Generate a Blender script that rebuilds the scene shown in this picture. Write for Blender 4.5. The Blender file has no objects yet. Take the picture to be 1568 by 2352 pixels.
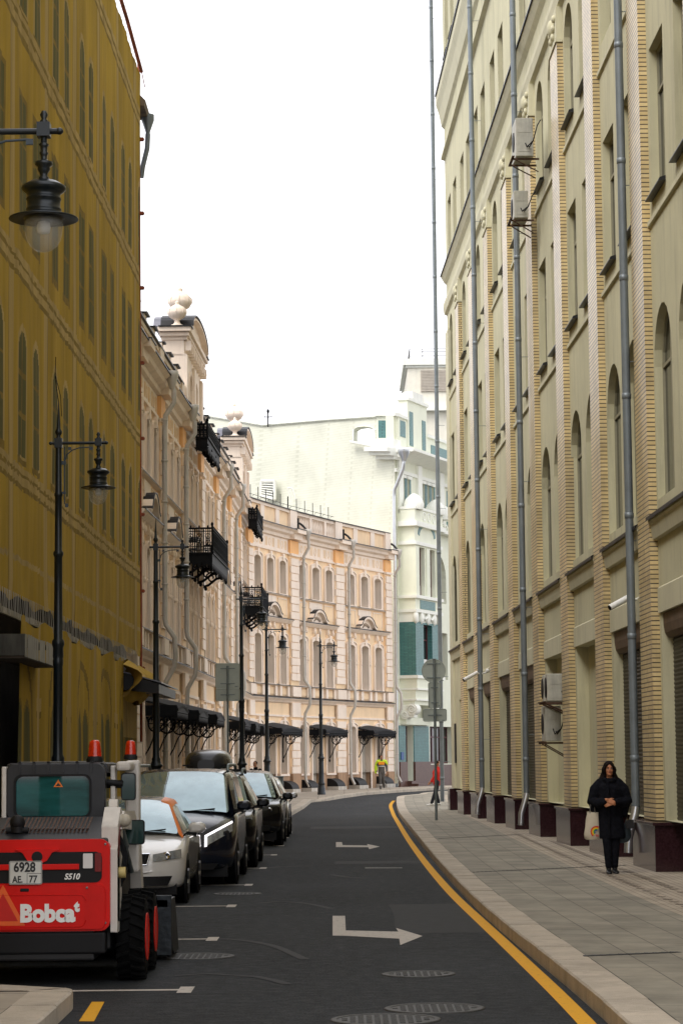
import bpy, math, random
from mathutils import Matrix, Vector
random.seed(7)
S = bpy.context.scene
COL = S.collection
PI = math.pi
# ---------------------------------------------------------------- camera model (measured from the photo)
F = 5500.0; W0 = 1568.0; H0 = 2352.0
PITCH = math.atan(573.0 / F); ROLL = -0.010; CZ = 1.95
RM = Matrix.Rotation(PI / 2 + PITCH, 3, 'X') @ Matrix.Rotation(ROLL, 3, 'Z')

def ray(u, v):
    return RM @ Vector(((u - W0 / 2) / F, -(v - H0 / 2) / F, -1.0))

def zr(Y):
    "the street rises a little towards its far end"
    return 0.0075 * (min(max(Y, 85.0), 135.0) - 85.0)

def G(u, v, z=0.0):
    "the point of the street surface (raised by z) seen at a place in the photo"
    d = ray(u, v); Y = 60.0
    for _ in range(30):
        t = (z + zr(Y) - CZ) / d.z
        Y = 0.5 * Y + 0.5 * d.y * t
    return Vector((d.x * t, d.y * t, z + zr(Y)))

def AT(u, v, Y):
    d = ray(u, v); t = Y / d.y
    return Vector((d.x * t, Y, CZ + d.z * t))

# ---------------------------------------------------------------- mesh builder
class MB:
    def __init__(s):
        s.v = []; s.f = []; s.m = []; s.sm = []; s.M = None; s.uv = None
    def add(s, vs, fs, mi=0, smooth=False):
        o = len(s.v)
        for p in vs:
            p = Vector(p)
            s.v.append(s.M @ p if s.M else p)
        for f in fs:
            s.f.append([o + i for i in f]); s.m.append(mi); s.sm.append(smooth)
        return s
    def box(s, x0, x1, y0, y1, z0, z1, mi=0):
        return s.add([(x0,y0,z0),(x1,y0,z0),(x1,y1,z0),(x0,y1,z0),(x0,y0,z1),(x1,y0,z1),(x1,y1,z1),(x0,y1,z1)],
              [(0,3,2,1),(4,5,6,7),(0,1,5,4),(1,2,6,5),(2,3,7,6),(3,0,4,7)], mi)
    def quad(s, a, b, c, d, mi=0):
        return s.add([a, b, c, d], [(0, 1, 2, 3)], mi)
    def loft(s, rings, mi=0, closed=True, cap=True, smooth=True):
        n = len(rings[0]); vs = [p for r in rings for p in r]; fs = []
        for i in range(len(rings) - 1):
            for j in range(n if closed else n - 1):
                k = (j + 1) % n
                fs.append((i*n+j, i*n+k, (i+1)*n+k, (i+1)*n+j))
        s.add(vs, fs, mi, smooth)
        if cap and closed:
            s.add(rings[0], [tuple(range(n))[::-1]], mi); s.add(rings[-1], [tuple(range(n))], mi)
        return s
    def lathe(s, prof, c=(0,0,0), n=16, mi=0, smooth=True, sx=1, sy=1):
        rings = [[(c[0]+sx*r*math.cos(2*PI*k/n), c[1]+sy*r*math.sin(2*PI*k/n), c[2]+z) for k in range(n)] for r, z in prof]
        return s.loft(rings, mi, True, True, smooth)
    def tube(s, pts, r, n=8, mi=0, round_=False, flat=1.0):
        pts = [Vector(p) for p in pts]
        rs = r if isinstance(r, (list, tuple)) else [r] * len(pts)
        if round_:
            a = (pts[0] - pts[1]).normalized(); z = (pts[-1] - pts[-2]).normalized()
            pts = [pts[0]+a*rs[0]*.95, pts[0]+a*rs[0]*.6] + pts + [pts[-1]+z*rs[-1]*.6, pts[-1]+z*rs[-1]*.95]
            rs = [rs[0]*.25, rs[0]*.8] + list(rs) + [rs[-1]*.8, rs[-1]*.25]
        rings = []
        t0 = (pts[1] - pts[0]).normalized()
        ref = Vector((0,0,1)) if abs(t0.z) < .9 else Vector((0,1,0))
        nrm = t0.cross(ref).normalized()
        for i, p in enumerate(pts):
            if i == 0: t = pts[1] - pts[0]
            elif i == len(pts) - 1: t = pts[-1] - pts[-2]
            else: t = (pts[i+1]-pts[i]).normalized() + (pts[i]-pts[i-1]).normalized()
            t = t.normalized() if t.length > 1e-9 else t0
            nrm = (nrm - t * nrm.dot(t))
            nrm = nrm.normalized() if nrm.length > 1e-6 else t.orthogonal().normalized()
            bn = t.cross(nrm)
            rings.append([p + nrm*rs[i]*math.cos(2*PI*k/n) + bn*rs[i]*flat*math.sin(2*PI*k/n) for k in range(n)])
        return s.loft(rings, mi)
    def ball(s, c, rx, ry=None, rz=None, mi=0, n=14, m=9):
        ry = ry or rx; rz = rz or rx
        rings = []
        for i in range(m + 1):
            a = -PI/2 + PI * i / m; q = max(math.cos(a), .02)
            rings.append([(c[0]+rx*q*math.cos(2*PI*k/n), c[1]+ry*q*math.sin(2*PI*k/n), c[2]+rz*math.sin(a)) for k in range(n)])
        return s.loft(rings, mi)
    def prism(s, poly, a0, a1, axis='y', mi=0, smooth=False):
        "polygon in the two other axes, extruded along axis"
        def P(p, a):
            if axis == 'y': return (p[0], a, p[1])
            if axis == 'x': return (a, p[0], p[1])
            return (p[0], p[1], a)
        n = len(poly)
        s.loft([[P(p, a0) for p in poly], [P(p, a1) for p in poly]], mi, True, True, smooth)
        return s
    def build(s, name, mats, parent=None, matrix=None, bevel=0, remesh=0, subdiv=0, smoothit=0):
        me = bpy.data.meshes.new(name)
        me.from_pydata([tuple(p) for p in s.v], [], s.f)
        mats = mats if isinstance(mats, (list, tuple)) else [mats]
        for m in mats: me.materials.append(m)
        me.polygons.foreach_set('material_index', s.m)
        me.polygons.foreach_set('use_smooth', s.sm)
        if s.uv:
            l = me.uv_layers.new(name='UVMap')
            for p in me.polygons:
                for li in p.loop_indices: l.data[li].uv = s.uv[me.loops[li].vertex_index]
        me.update()
        o = bpy.data.objects.new(name, me); COL.objects.link(o)
        if parent: o.parent = parent
        if matrix is not None: o.matrix_local = matrix
        if remesh:
            q = o.modifiers.new('Remesh', 'REMESH'); q.mode = 'VOXEL'; q.voxel_size = remesh; q.use_smooth_shade = True
        if smoothit:
            q = o.modifiers.new('Smooth', 'SMOOTH'); q.iterations = smoothit; q.factor = .5
        if bevel:
            q = o.modifiers.new('Bevel', 'BEVEL'); q.width = bevel; q.segments = 2; q.limit_method = 'ANGLE'
        if subdiv:
            q = o.modifiers.new('Sub', 'SUBSURF'); q.levels = subdiv; q.render_levels = subdiv
        return o

def islands(mb):
    par = list(range(len(mb.v)))
    def find(a):
        while par[a] != a: par[a] = par[par[a]]; a = par[a]
        return a
    for f in mb.f:
        r = find(f[0])
        for i in f[1:]: par[find(i)] = r
    out = {}
    for k, f in enumerate(mb.f): out.setdefault(find(f[0]), []).append(k)
    return list(out.values())
def build_split(mb, name, mats, parent, levels=None):
    "one object for each loose piece, or for each storey level when levels (metres) is given"
    isl = islands(mb); groups = {}
    for n, fl in enumerate(isl):
        vs = {i for k in fl for i in mb.f[k]}; z = sum(mb.v[i].z for i in vs) / len(vs)
        groups.setdefault(n if levels is None else next((q for q, l in enumerate(levels) if z < l), len(levels)), []).extend(fl)
    for fl in groups.values():
        q = MB(); mp = {}
        for k in fl:
            f = []
            for i in mb.f[k]:
                if i not in mp: mp[i] = len(q.v); q.v.append(mb.v[i])
                f.append(mp[i])
            q.f.append(f); q.m.append(mb.m[k]); q.sm.append(mb.sm[k])
        q.build(name, mats, parent)

def tag(o, label=None, cat=None, group=None, kind=None):
    if label: o['label'] = label
    if cat: o['category'] = cat
    if group: o['group'] = group
    if kind: o['kind'] = kind
    return o
def empty(name, loc=(0,0,0), rz=0, **k):
    o = bpy.data.objects.new(name, None); COL.objects.link(o)
    o.location = loc; o.rotation_euler = (0, 0, rz); o.empty_display_size = .2
    return tag(o, **k)
def copy_tree(o, parent=None):
    c = o.copy(); COL.objects.link(c); c.parent = parent
    for ch in list(o.children): copy_tree(ch, c)
    return c
def frame(p0, p1, z=0.0):
    "local x runs from p0 to p1, local y points into the wall"
    a = Vector((p0[0], p0[1], 0)); b = Vector((p1[0], p1[1], 0))
    x = (b - a).normalized(); zz_ = Vector((0,0,1)); y = zz_.cross(x)
    m = Matrix(((x.x, y.x, 0, a.x), (x.y, y.y, 0, a.y), (0, 0, 1, z), (0,0,0,1)))
    return m, (b - a).length
T = Matrix.Translation

# ---------------------------------------------------------------- materials
def newmat(name):
    m = bpy.data.materials.new(name); m.use_nodes = True
    nt = m.node_tree; b = nt.nodes['Principled BSDF']
    return m, nt, b
def mat(name, col, rough=.7, metal=0.0, var=.12, scale=2.5, stretch=(1,1,1), bump=0.0, bscale=40, spec=.5, grain=0.0, dirt=0.0, emit=None, es=0, trans=0, coat=0, alpha=1):
    m, nt, b = newmat(name); N = nt.nodes; L = nt.links
    tc = N.new('ShaderNodeTexCoord'); mp = N.new('ShaderNodeMapping'); mp.inputs['Scale'].default_value = stretch
    L.new(tc.outputs['Object'], mp.inputs[0])
    nz = N.new('ShaderNodeTexNoise'); nz.inputs['Scale'].default_value = scale; nz.inputs['Detail'].default_value = 6
    nz.inputs['Roughness'].default_value = .62
    L.new(mp.outputs[0], nz.inputs['Vector'])
    r = N.new('ShaderNodeValToRGB'); r.color_ramp.elements[0].position = .3; r.color_ramp.elements[1].position = .7
    c = Vector(col)
    lo = c * (1 - var); hi = c * (1 + var)
    r.color_ramp.elements[0].color = (*lo, 1); r.color_ramp.elements[1].color = (min(hi[0],1), min(hi[1],1), min(hi[2],1), 1)
    L.new(nz.outputs[0], r.inputs[0]); out = r.outputs[0]
    if grain:
        g = N.new('ShaderNodeTexNoise'); g.inputs['Scale'].default_value = 180; g.inputs['Detail'].default_value = 2
        L.new(tc.outputs['Object'], g.inputs['Vector'])
        mr = N.new('ShaderNodeMapRange'); mr.inputs[1].default_value = .3; mr.inputs[2].default_value = .7
        mr.inputs[3].default_value = 1 - grain; mr.inputs[4].default_value = 1 + grain
        L.new(g.outputs[0], mr.inputs[0])
        mx = N.new('ShaderNodeVectorMath'); mx.operation = 'SCALE'
        L.new(out, mx.inputs[0]); L.new(mr.outputs[0], mx.inputs['Scale']); out = mx.outputs[0]
    if dirt:   # rain streaks and grime with a shape of their own
        m2 = N.new('ShaderNodeMapping'); m2.inputs['Scale'].default_value = (2.2, 2.2, .22)
        L.new(tc.outputs['Object'], m2.inputs[0])
        d = N.new('ShaderNodeTexNoise'); d.inputs['Scale'].default_value = 1.6; d.inputs['Detail'].default_value = 8; d.inputs['Roughness'].default_value = .7
        L.new(m2.outputs[0], d.inputs['Vector'])
        dr = N.new('ShaderNodeMapRange'); dr.inputs[1].default_value = .5; dr.inputs[2].default_value = .78; dr.inputs[3].default_value = 0; dr.inputs[4].default_value = dirt
        L.new(d.outputs[0], dr.inputs[0])
        mx = N.new('ShaderNodeMix'); mx.data_type = 'RGBA'; L.new(dr.outputs[0], mx.inputs['Factor'])
        L.new(out, mx.inputs[6]); mx.inputs[7].default_value = (*(c * .35), 1); out = mx.outputs[2]
    L.new(out, b.inputs['Base Color'])
    b.inputs['Roughness'].default_value = rough; b.inputs['Metallic'].default_value = metal
    b.inputs['Specular IOR Level'].default_value = spec
    if coat: b.inputs['Coat Weight'].default_value = coat; b.inputs['Coat Roughness'].default_value = .04
    if trans: b.inputs['Transmission Weight'].default_value = trans; b.inputs['IOR'].default_value = 1.12
    if emit: b.inputs['Emission Color'].default_value = (*emit, 1); b.inputs['Emission Strength'].default_value = es
    if bump:
        bn = N.new('ShaderNodeTexNoise'); bn.inputs['Scale'].default_value = bscale; bn.inputs['Detail'].default_value = 4
        L.new(tc.outputs['Object'], bn.inputs['Vector'])
        bb = N.new('ShaderNodeBump'); bb.inputs['Strength'].default_value = bump; bb.inputs['Distance'].default_value = .02
        L.new(bn.outputs[0], bb.inputs['Height']); L.new(bb.outputs[0], b.inputs['Normal'])
    return m
def brickmat(name, c1, c2, cm, bw, bh, ms, rough=.6, use_uv=False, off=.5, bump=.4, var=.25, spec=.5, vscale=1.3, rot=0):
    m, nt, b = newmat(name); N = nt.nodes; L = nt.links
    tc = N.new('ShaderNodeTexCoord')
    if use_uv:
        vec = tc.outputs['UV']
        if rot:
            mp = N.new('ShaderNodeMapping'); mp.inputs['Rotation'].default_value = (0, 0, rot); L.new(vec, mp.inputs[0]); vec = mp.outputs[0]
    else:
        sp = N.new('ShaderNodeSeparateXYZ'); L.new(tc.outputs['Object'], sp.inputs[0])
        ad = N.new('ShaderNodeMath'); ad.operation = 'ADD'; L.new(sp.outputs[0], ad.inputs[0]); L.new(sp.outputs[1], ad.inputs[1])
        cb = N.new('ShaderNodeCombineXYZ'); L.new(ad.outputs[0], cb.inputs[0]); L.new(sp.outputs[2], cb.inputs[1]); vec = cb.outputs[0]
    bt = N.new('ShaderNodeTexBrick'); L.new(vec, bt.inputs['Vector'])
    bt.inputs['Color1'].default_value = (*c1, 1); bt.inputs['Color2'].default_value = (*c2, 1); bt.inputs['Mortar'].default_value = (*cm, 1)
    bt.inputs['Scale'].default_value = 1; bt.inputs['Mortar Size'].default_value = ms; bt.inputs['Mortar Smooth'].default_value = .2
    bt.inputs['Brick Width'].default_value = bw; bt.inputs['Row Height'].default_value = bh; bt.inputs['Bias'].default_value = 0
    bt.offset = off
    nz = N.new('ShaderNodeTexNoise'); nz.inputs['Scale'].default_value = vscale; nz.inputs['Detail'].default_value = 8; nz.inputs['Roughness'].default_value = .65
    L.new(tc.outputs['Object'], nz.inputs['Vector'])
    mr = N.new('ShaderNodeMapRange'); mr.inputs[1].default_value = .3; mr.inputs[2].default_value = .7; mr.inputs[3].default_value = 1 - var; mr.inputs[4].default_value = 1 + var * .6
    L.new(nz.outputs[0], mr.inputs[0])
    sc = N.new('ShaderNodeVectorMath'); sc.operation = 'SCALE'; L.new(bt.outputs[0], sc.inputs[0]); L.new(mr.outputs[0], sc.inputs['Scale'])
    L.new(sc.outputs[0], b.inputs['Base Color']); b.inputs['Roughness'].default_value = rough; b.inputs['Specular IOR Level'].default_value = spec
    if bump:
        bb = N.new('ShaderNodeBump'); bb.inputs['Strength'].default_value = bump; bb.inputs['Distance'].default_value = .01; bb.invert = True
        L.new(bt.outputs['Fac'], bb.inputs['Height']); L.new(bb.outputs[0], b.inputs['Normal'])
    return m

MT = {}
MT['asphalt'] = None
def asphalt():
    m, nt, b = newmat('asphalt'); N = nt.nodes; L = nt.links
    tc = N.new('ShaderNodeTexCoord')
    def noise(sc, det, st=(1,1,1)):
        mp = N.new('ShaderNodeMapping'); mp.inputs['Scale'].default_value = st; L.new(tc.outputs['Object'], mp.inputs[0])
        n = N.new('ShaderNodeTexNoise'); n.inputs['Scale'].default_value = sc; n.inputs['Detail'].default_value = det; n.inputs['Roughness'].default_value = .65
        L.new(mp.outputs[0], n.inputs['Vector']); return n.outputs[0]
    def ramp(src, a, b_, lo, hi):
        r = N.new('ShaderNodeMapRange'); r.inputs[1].default_value = a; r.inputs[2].default_value = b_; r.inputs[3].default_value = lo; r.inputs[4].default_value = hi
        L.new(src, r.inputs[0]); return r.outputs[0]
    def mul(a, b_):
        r = N.new('ShaderNodeMath'); r.operation = 'MULTIPLY'; L.new(a, r.inputs[0]); L.new(b_, r.inputs[1]); return r.outputs[0]
    patch = ramp(noise(.35, 8, (1, .35, 1)), .3, .7, .65, 1.4)
    mott = ramp(noise(7.5, 9), .3, .7, .66, 1.36)
    gran = ramp(noise(48, 3), .34, .66, .40, 1.75)
    streak = ramp(noise(1.1, 5, (.25, 2.2, 1)), .56, .75, 1.0, .62)
    spk = ramp(noise(120, 1), .70, .76, 1.0, 2.4)
    f = mul(mul(mul(patch, mott), mul(gran, streak)), spk)
    sc = N.new('ShaderNodeVectorMath'); sc.operation = 'SCALE'; sc.inputs[0].default_value = (.022, .0245, .027); L.new(f, sc.inputs['Scale'])
    L.new(sc.outputs[0], b.inputs['Base Color']); L.new(ramp(mott, .8, 1.2, .68, .9), b.inputs['Roughness'])
    b.inputs['Specular IOR Level'].default_value = .18
    bb = N.new('ShaderNodeBump'); bb.inputs['Strength'].default_value = .5; bb.inputs['Distance'].default_value = .006; L.new(gran, bb.inputs['Height']); L.new(bb.outputs[0], b.inputs['Normal'])
    return m
MT['asphalt'] = asphalt()
def painted(name, col, wear=.5):
    "road paint, worn through in places"
    m, nt, b = newmat(name); N = nt.nodes; L = nt.links
    tc = N.new('ShaderNodeTexCoord'); n = N.new('ShaderNodeTexNoise'); n.inputs['Scale'].default_value = 14; n.inputs['Detail'].default_value = 8; n.inputs['Roughness'].default_value = .75
    L.new(tc.outputs['Object'], n.inputs['Vector'])
    r = N.new('ShaderNodeValToRGB'); e = r.color_ramp.elements
    e[0].position = .30 + .12 * wear; e[0].color = (.08, .08, .075, 1); e[1].position = e[0].position + .10; e[1].color = (*col, 1)
    L.new(n.outputs[0], r.inputs[0]); L.new(r.outputs[0], b.inputs['Base Color']); b.inputs['Roughness'].default_value = .75
    b.inputs['Specular IOR Level'].default_value = .2
    return m
MT.update(
 paint_white=painted('road_paint_white', (.52,.48,.43), .35), paint_yellow=painted('road_paint_yellow', (.72,.36,.015), .1),
 kerb=mat('granite_kerb', (.44,.38,.30), .8, var=.22, scale=1.6, grain=.2, dirt=.45, bump=.3),
 slab=brickmat('grey_slabs', (.235,.215,.165), (.285,.255,.195), (.10,.09,.07), .80, .40, .007, .75, True, .5, .25, .42),
 paver=brickmat('beige_pavers', (.42,.355,.265), (.37,.31,.235), (.14,.12,.095), .20, .10, .006, .8, True, .5, .2, .3),
 iron=mat('cast_iron', (.045,.044,.041), .55, .3, var=.3, scale=12, bump=.5, bscale=60),
 rwall=mat('olive_render', (.575,.545,.365), .9, var=.10, scale=.7, dirt=.42, grain=.07, bump=.08),
 rtrim=mat('cream_render', (.61,.58,.41), .85, var=.06, scale=1.5, dirt=.3),
 rbrick=brickmat('yellow_brick', (.72,.57,.30), (.64,.49,.24), (.035,.02,.013), 1.9, .076, .0095, .33, bump=.35, var=.32, spec=.6),
 granite=mat('dark_red_granite', (.036,.014,.017), .16, var=.35, scale=30, grain=.3, dirt=.25),
 blackmetal=mat('black_sheet_metal', (.012,.012,.014), .45, .4, var=.2),
 shutter=mat('dark_shutter', (.05,.042,.03), .5, .5, var=.15),
 shbox=mat('brown_shutter_box', (.13,.085,.055), .6, var=.25, scale=4, dirt=.4),
 glass=mat('window_glass', (.014,.017,.016), .08, var=.3, scale=.8, spec=.5),
 rframe=mat('beige_window_frame', (.30,.28,.19), .6),
 pipe_grey=mat('grey_painted_pipe', (.20,.23,.25), .42, .25, var=.15, dirt=.35),
 pipe_pale=mat('pale_painted_pipe', (.50,.47,.42), .5, .1, var=.1, dirt=.35),
 zinc=mat('bare_zinc', (.62,.64,.66), .3, .85, var=.1),
 pwhite=mat('pale_pink_stucco', (.88,.75,.63), .85, var=.06, scale=1.2, dirt=.30, bump=.05),
 ppeach=mat('peach_stucco', (.90,.67,.43), .85, var=.08, scale=1.5, dirt=.25),
 porange=mat('orange_stucco', (.88,.50,.22), .85, var=.10, scale=1.5, dirt=.2),
 pbase=mat('brown_stone_base', (.40,.25,.15), .85, var=.2, scale=2, dirt=.4),
 pframe=mat('pale_sash_frame', (.42,.38,.32), .6),
 wiron=mat('wrought_iron', (.005,.006,.008), .6, .0, var=.2, spec=.15),
 gwall=mat('pale_green_render', (.77,.79,.65), .85, var=.04, scale=1.0, dirt=.12),
 gparty=brickmat('pale_green_painted_brick', (.78,.79,.67), (.76,.77,.65), (.68,.69,.57), .5, .15, .012, .85, var=.13, bump=.3, vscale=.5),
 gwhite=mat('white_green_trim', (.84,.85,.78), .8, var=.04, dirt=.15),
 teal=brickmat('teal_glazed_brick', (.055,.17,.165), (.075,.21,.20), (.035,.10,.10), .26, .09, .008, .35, var=.15),
 crimson=mat('crimson_window_frame', (.075,.012,.018), .45),
 whitesheet=mat('white_sheet', (.8,.8,.76), .6),
 beigewall=mat('distant_beige_wall', (.80,.77,.66), .85, var=.05, dirt=.2),
 lampmetal=mat('dark_green_black_lamp_paint', (.0075,.013,.017), .32, .2, var=.2, spec=.6),
 steel=mat('galvanised_steel', (.20,.235,.235), .45, .5, var=.15),
 signback=mat('sign_back', (.40,.44,.39), .45, .3, var=.10, dirt=.1),
 blackroof=mat('black_sheet_roof', (.010,.010,.012), .85, .0, var=.3, scale=5),
 roofgrey=mat('grey_roof_sheet', (.17,.17,.20), .4, .5, var=.15),
 net_gold=mat('gold_netting', (.42,.28,.042), .95, var=.26, scale=.6, stretch=(1.4,1.4,.30), grain=.16, bump=.2, bscale=60, spec=.1),
 net_tan=mat('tan_printed_netting', (.43,.31,.115), .95, var=.26, scale=1.0, stretch=(1.8,1.8,.16), grain=.14, bump=.2, bscale=60, spec=.1),
 net_win=mat('grey_green_printed_netting', (.13,.12,.045), .95, var=.22, scale=1.2, stretch=(1.8,1.8,.16), grain=.12, spec=.1),
 net_line=mat('dark_printed_netting', (.24,.165,.04), .95, var=.2, scale=2, spec=.1),
 corr=mat('weathered_corrugated_sheet', (.26,.25,.22), .5, .5, var=.4, scale=4, stretch=(3,3,.5)),
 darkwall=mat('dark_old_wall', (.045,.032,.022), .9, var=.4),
 scaffold=mat('rusty_scaffold', (.30,.07,.03), .7, .2, var=.4, scale=6),
 board=mat('pale_boards', (.42,.38,.30), .8, var=.3),
 skin=mat('skin', (.56,.23,.11), .5, var=.06), black_cloth=mat('black_wool', (.008,.0085,.012), .95, var=.4, scale=14, spec=.1, bump=1.0, bscale=16),
 hair=mat('dark_brown_hair', (.008,.004,.003), .75, spec=.15, var=.4, scale=30, stretch=(1,1,.2)),
 tote=mat('cream_canvas', (.62,.55,.42), .9, var=.08, scale=8),
 boot=mat('black_leather', (.006,.006,.007), .5, var=.2),
 tyre=mat('tyre_rubber', (.004,.004,.004), .9, spec=.12, var=.3, scale=20),
 rubber=mat('black_plastic', (.007,.007,.008), .6, spec=.3, var=.2),
 chrome=mat('chrome', (.75,.76,.78), .12, 1.0, var=.03),
 lamp_glass=mat('headlight_glass', (.32,.34,.35), .08, .3, var=.4, scale=14, spec=.8),
 autoglass=mat('windscreen_glass', (.27,.37,.39), .03, .6, var=.25, scale=1.5, spec=1.0, coat=1),
 sideglass=mat('tinted_side_glass', (.010,.013,.011), .05, .0, var=.2, spec=.7),
)
def asglass(name, tint, rough=.02, a=.25):
    m, nt, b = newmat(name); N = nt.nodes; L = nt.links
    b.inputs['Base Color'].default_value = (*tint, 1); b.inputs['Roughness'].default_value = rough
    b.inputs['Alpha'].default_value = a; b.inputs['Specular IOR Level'].default_value = .7
    return m
MT['globe'] = asglass('clear_lamp_globe', (.55,.55,.50), .06, .30)
# ================================================================= camera, light
cam = bpy.data.cameras.new('camera'); cam.sensor_fit = 'HORIZONTAL'; cam.sensor_width = 36; cam.lens = 36 * F / W0
cam.clip_end = 2000; cam.clip_start = .5
co = bpy.data.objects.new('camera', cam); COL.objects.link(co)
co.matrix_world = T((0, 0, CZ)) @ RM.to_4x4(); S.camera = co
SUN_EL, SUN_AZ = math.radians(50), math.radians(222)     # azimuth of the sun, clockwise from +Y
wd = bpy.data.worlds.new('World'); S.world = wd; wd.use_nodes = True
N = wd.node_tree.nodes; L = wd.node_tree.links
sky = N.new('ShaderNodeTexSky'); sky.sky_type = 'NISHITA'; sky.sun_disc = False
sky.sun_elevation = SUN_EL; sky.sun_rotation = SUN_AZ; sky.air_density = 1; sky.dust_density = 4; sky.ozone_density = 1
bg = N['Background']; bg.inputs['Strength'].default_value = .15
# overcast: a bright even cloud sheet over the sky, a little uneven
tc = N.new('ShaderNodeTexCoord'); nz = N.new('ShaderNodeTexNoise'); nz.inputs['Scale'].default_value = 1.6; nz.inputs['Detail'].default_value = 5
L.new(tc.outputs['Generated'], nz.inputs['Vector'])
cr = N.new('ShaderNodeValToRGB'); cr.color_ramp.elements[0].position = .3; cr.color_ramp.elements[1].position = .7
cr.color_ramp.elements[0].color = (7.6, 7.55, 8.0, 1); cr.color_ramp.elements[1].color = (9.2, 9.15, 9.35, 1)
L.new(nz.outputs[0], cr.inputs[0])
mx = N.new('ShaderNodeMix'); mx.data_type = 'RGBA'; mx.inputs['Factor'].default_value = .93
L.new(sky.outputs[0], mx.inputs[6]); L.new(cr.outputs[0], mx.inputs[7]); L.new(mx.outputs[2], bg.inputs[0])
sl = bpy.data.lights.new('sun', 'SUN'); sl.energy = 1.5; sl.angle = math.radians(28); sl.color = (1, .95, .88)
so = bpy.data.objects.new('sun', sl); COL.objects.link(so)
sd = Vector((math.sin(SUN_AZ) * math.cos(SUN_EL), math.cos(SUN_AZ) * math.cos(SUN_EL), math.sin(SUN_EL)))
so.rotation_euler = (-sd).to_track_quat('-Z', 'Y').to_euler()
S.view_settings.view_transform = 'Standard'; S.view_settings.look = 'None'; S.view_settings.exposure = 0.42; S.view_settings.gamma = 1

# ================================================================= ground, road, kerbs, pavements
def sheet(name, z, ys, xl, xr, m, nx=1):
    b = MB(); rows = []
    for y in ys:
        rows.append([(xl + (xr - xl) * i / nx, y, z + zr(y)) for i in range(nx + 1)])
    b.loft(rows, 0, closed=False, cap=False, smooth=False)
    return tag(b.build(name, m), kind='structure')
sheet('ground', -.02, [-300, 0, 85, 95, 105, 115, 125, 135, 900], -400, 400, MT['asphalt'])
sheet('road', 0.0, [4, 40, 85, 90, 95, 100, 105, 110, 115, 120, 125, 130, 135, 175], -6.5, 40, MT['asphalt'])

def z3(x, y): return (689 + .5606 * x, 1665 + .5606 * y)
def z1(x, y): return (.4394 * x, 1665 + .4394 * y)
def resample(pts, step):
    out = [pts[0].copy()]
    # Catmull-Rom for a smooth kerb line
    P = [pts[0]] + list(pts) + [pts[-1]]
    for i in range(1, len(P) - 2):
        n = max(1, int((P[i+1] - P[i]).length / step))
        for k in range(1, n + 1):
            t = k / n; a, b, c, d = P[i-1], P[i], P[i+1], P[i+2]
            out.append(.5 * ((2*b) + (c - a)*t + (2*a - 5*b + 4*c - d)*t*t + (3*b - a - 3*c + d)*t**3))
    return out
def offset(pts, d):
    "shift a polyline sideways, to the right of its direction when d > 0"
    out = []
    for i, p in enumerate(pts):
        t = pts[min(i+1, len(pts)-1)] - pts[max(i-1, 0)]; t.z = 0; t.normalize()
        out.append(p + Vector((t.y, -t.x, 0)) * d)
    return out
def ribbon(name, pts, w, z, m):
    a = offset(pts, -w/2); c = offset(pts, w/2); b = MB()
    b.loft([[(p.x, p.y, z + zr(p.y)), (q.x, q.y, z + zr(q.y))] for p, q in zip(a, c)], 0, closed=False, cap=False, smooth=False)
    return tag(b.build(name, m), kind='structure')
KW = .34
def kerb(name, pts, side, z=.15, step=1.0, zf=None):
    "granite kerb stones laid end to end; side +1 when the pavement is to the right of the line"
    b = MB(); n = len(pts); inn = offset(pts, side * KW)
    ln = 0
    for i in range(n - 1):
        p, q, r, s_ = pts[i], pts[i+1], inn[i+1], inn[i]
        t = (q - p); l = t.length; t = t / l * .006
        def Z(v): return (zf(v) if zf else z) + zr(v.y)
        c = .015; d1 = (s_ - p).normalized() * c
        jit = random.uniform(-.004, .004)
        rings = []
        for A, B_ in ((p + t, s_ + t), (q - t, r - t)):
            za = Z(A) + jit
            rings.append([(A.x, A.y, -.05 + zr(A.y)), (A.x, A.y, za - c), (A.x + d1.x, A.y + d1.y, za), (B_.x, B_.y, za), (B_.x, B_.y, -.05 + zr(A.y))])
        b.loft(rings, 0, True, True, False)
    b.f = b.f; return tag(b.build(name, MT['kerb']), kind='structure')

# right-hand kerb line, near to far, then round the corner
RK = [G(*z3(*p), .15) for p in [(1340,1215),(1240,1125),(1100,1010),(970,910),(815,790),(690,680),(560,545),(460,425),(400,345),(395,300),(412,291),(480,285),(545,275)]]
for p in RK: p.z = 0
d0 = (RK[0] - RK[1]).normalized()
RK = [RK[0] + d0 * 9] + RK + [Vector((9, 128, 0)), Vector((20, 140, 0)), Vector((32, 152, 0))]
RKs = resample(RK, 1.0)
kerb('kerb_right', RKs, 1)
def Xf(Y):
    "front of the plinth of the right-hand building"
    if Y < 39: return 4.92 - .015 * (Y - 39)
    return 4.92 - .020 * (Y - 39) - .0001 * (Y - 39) ** 2
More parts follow.
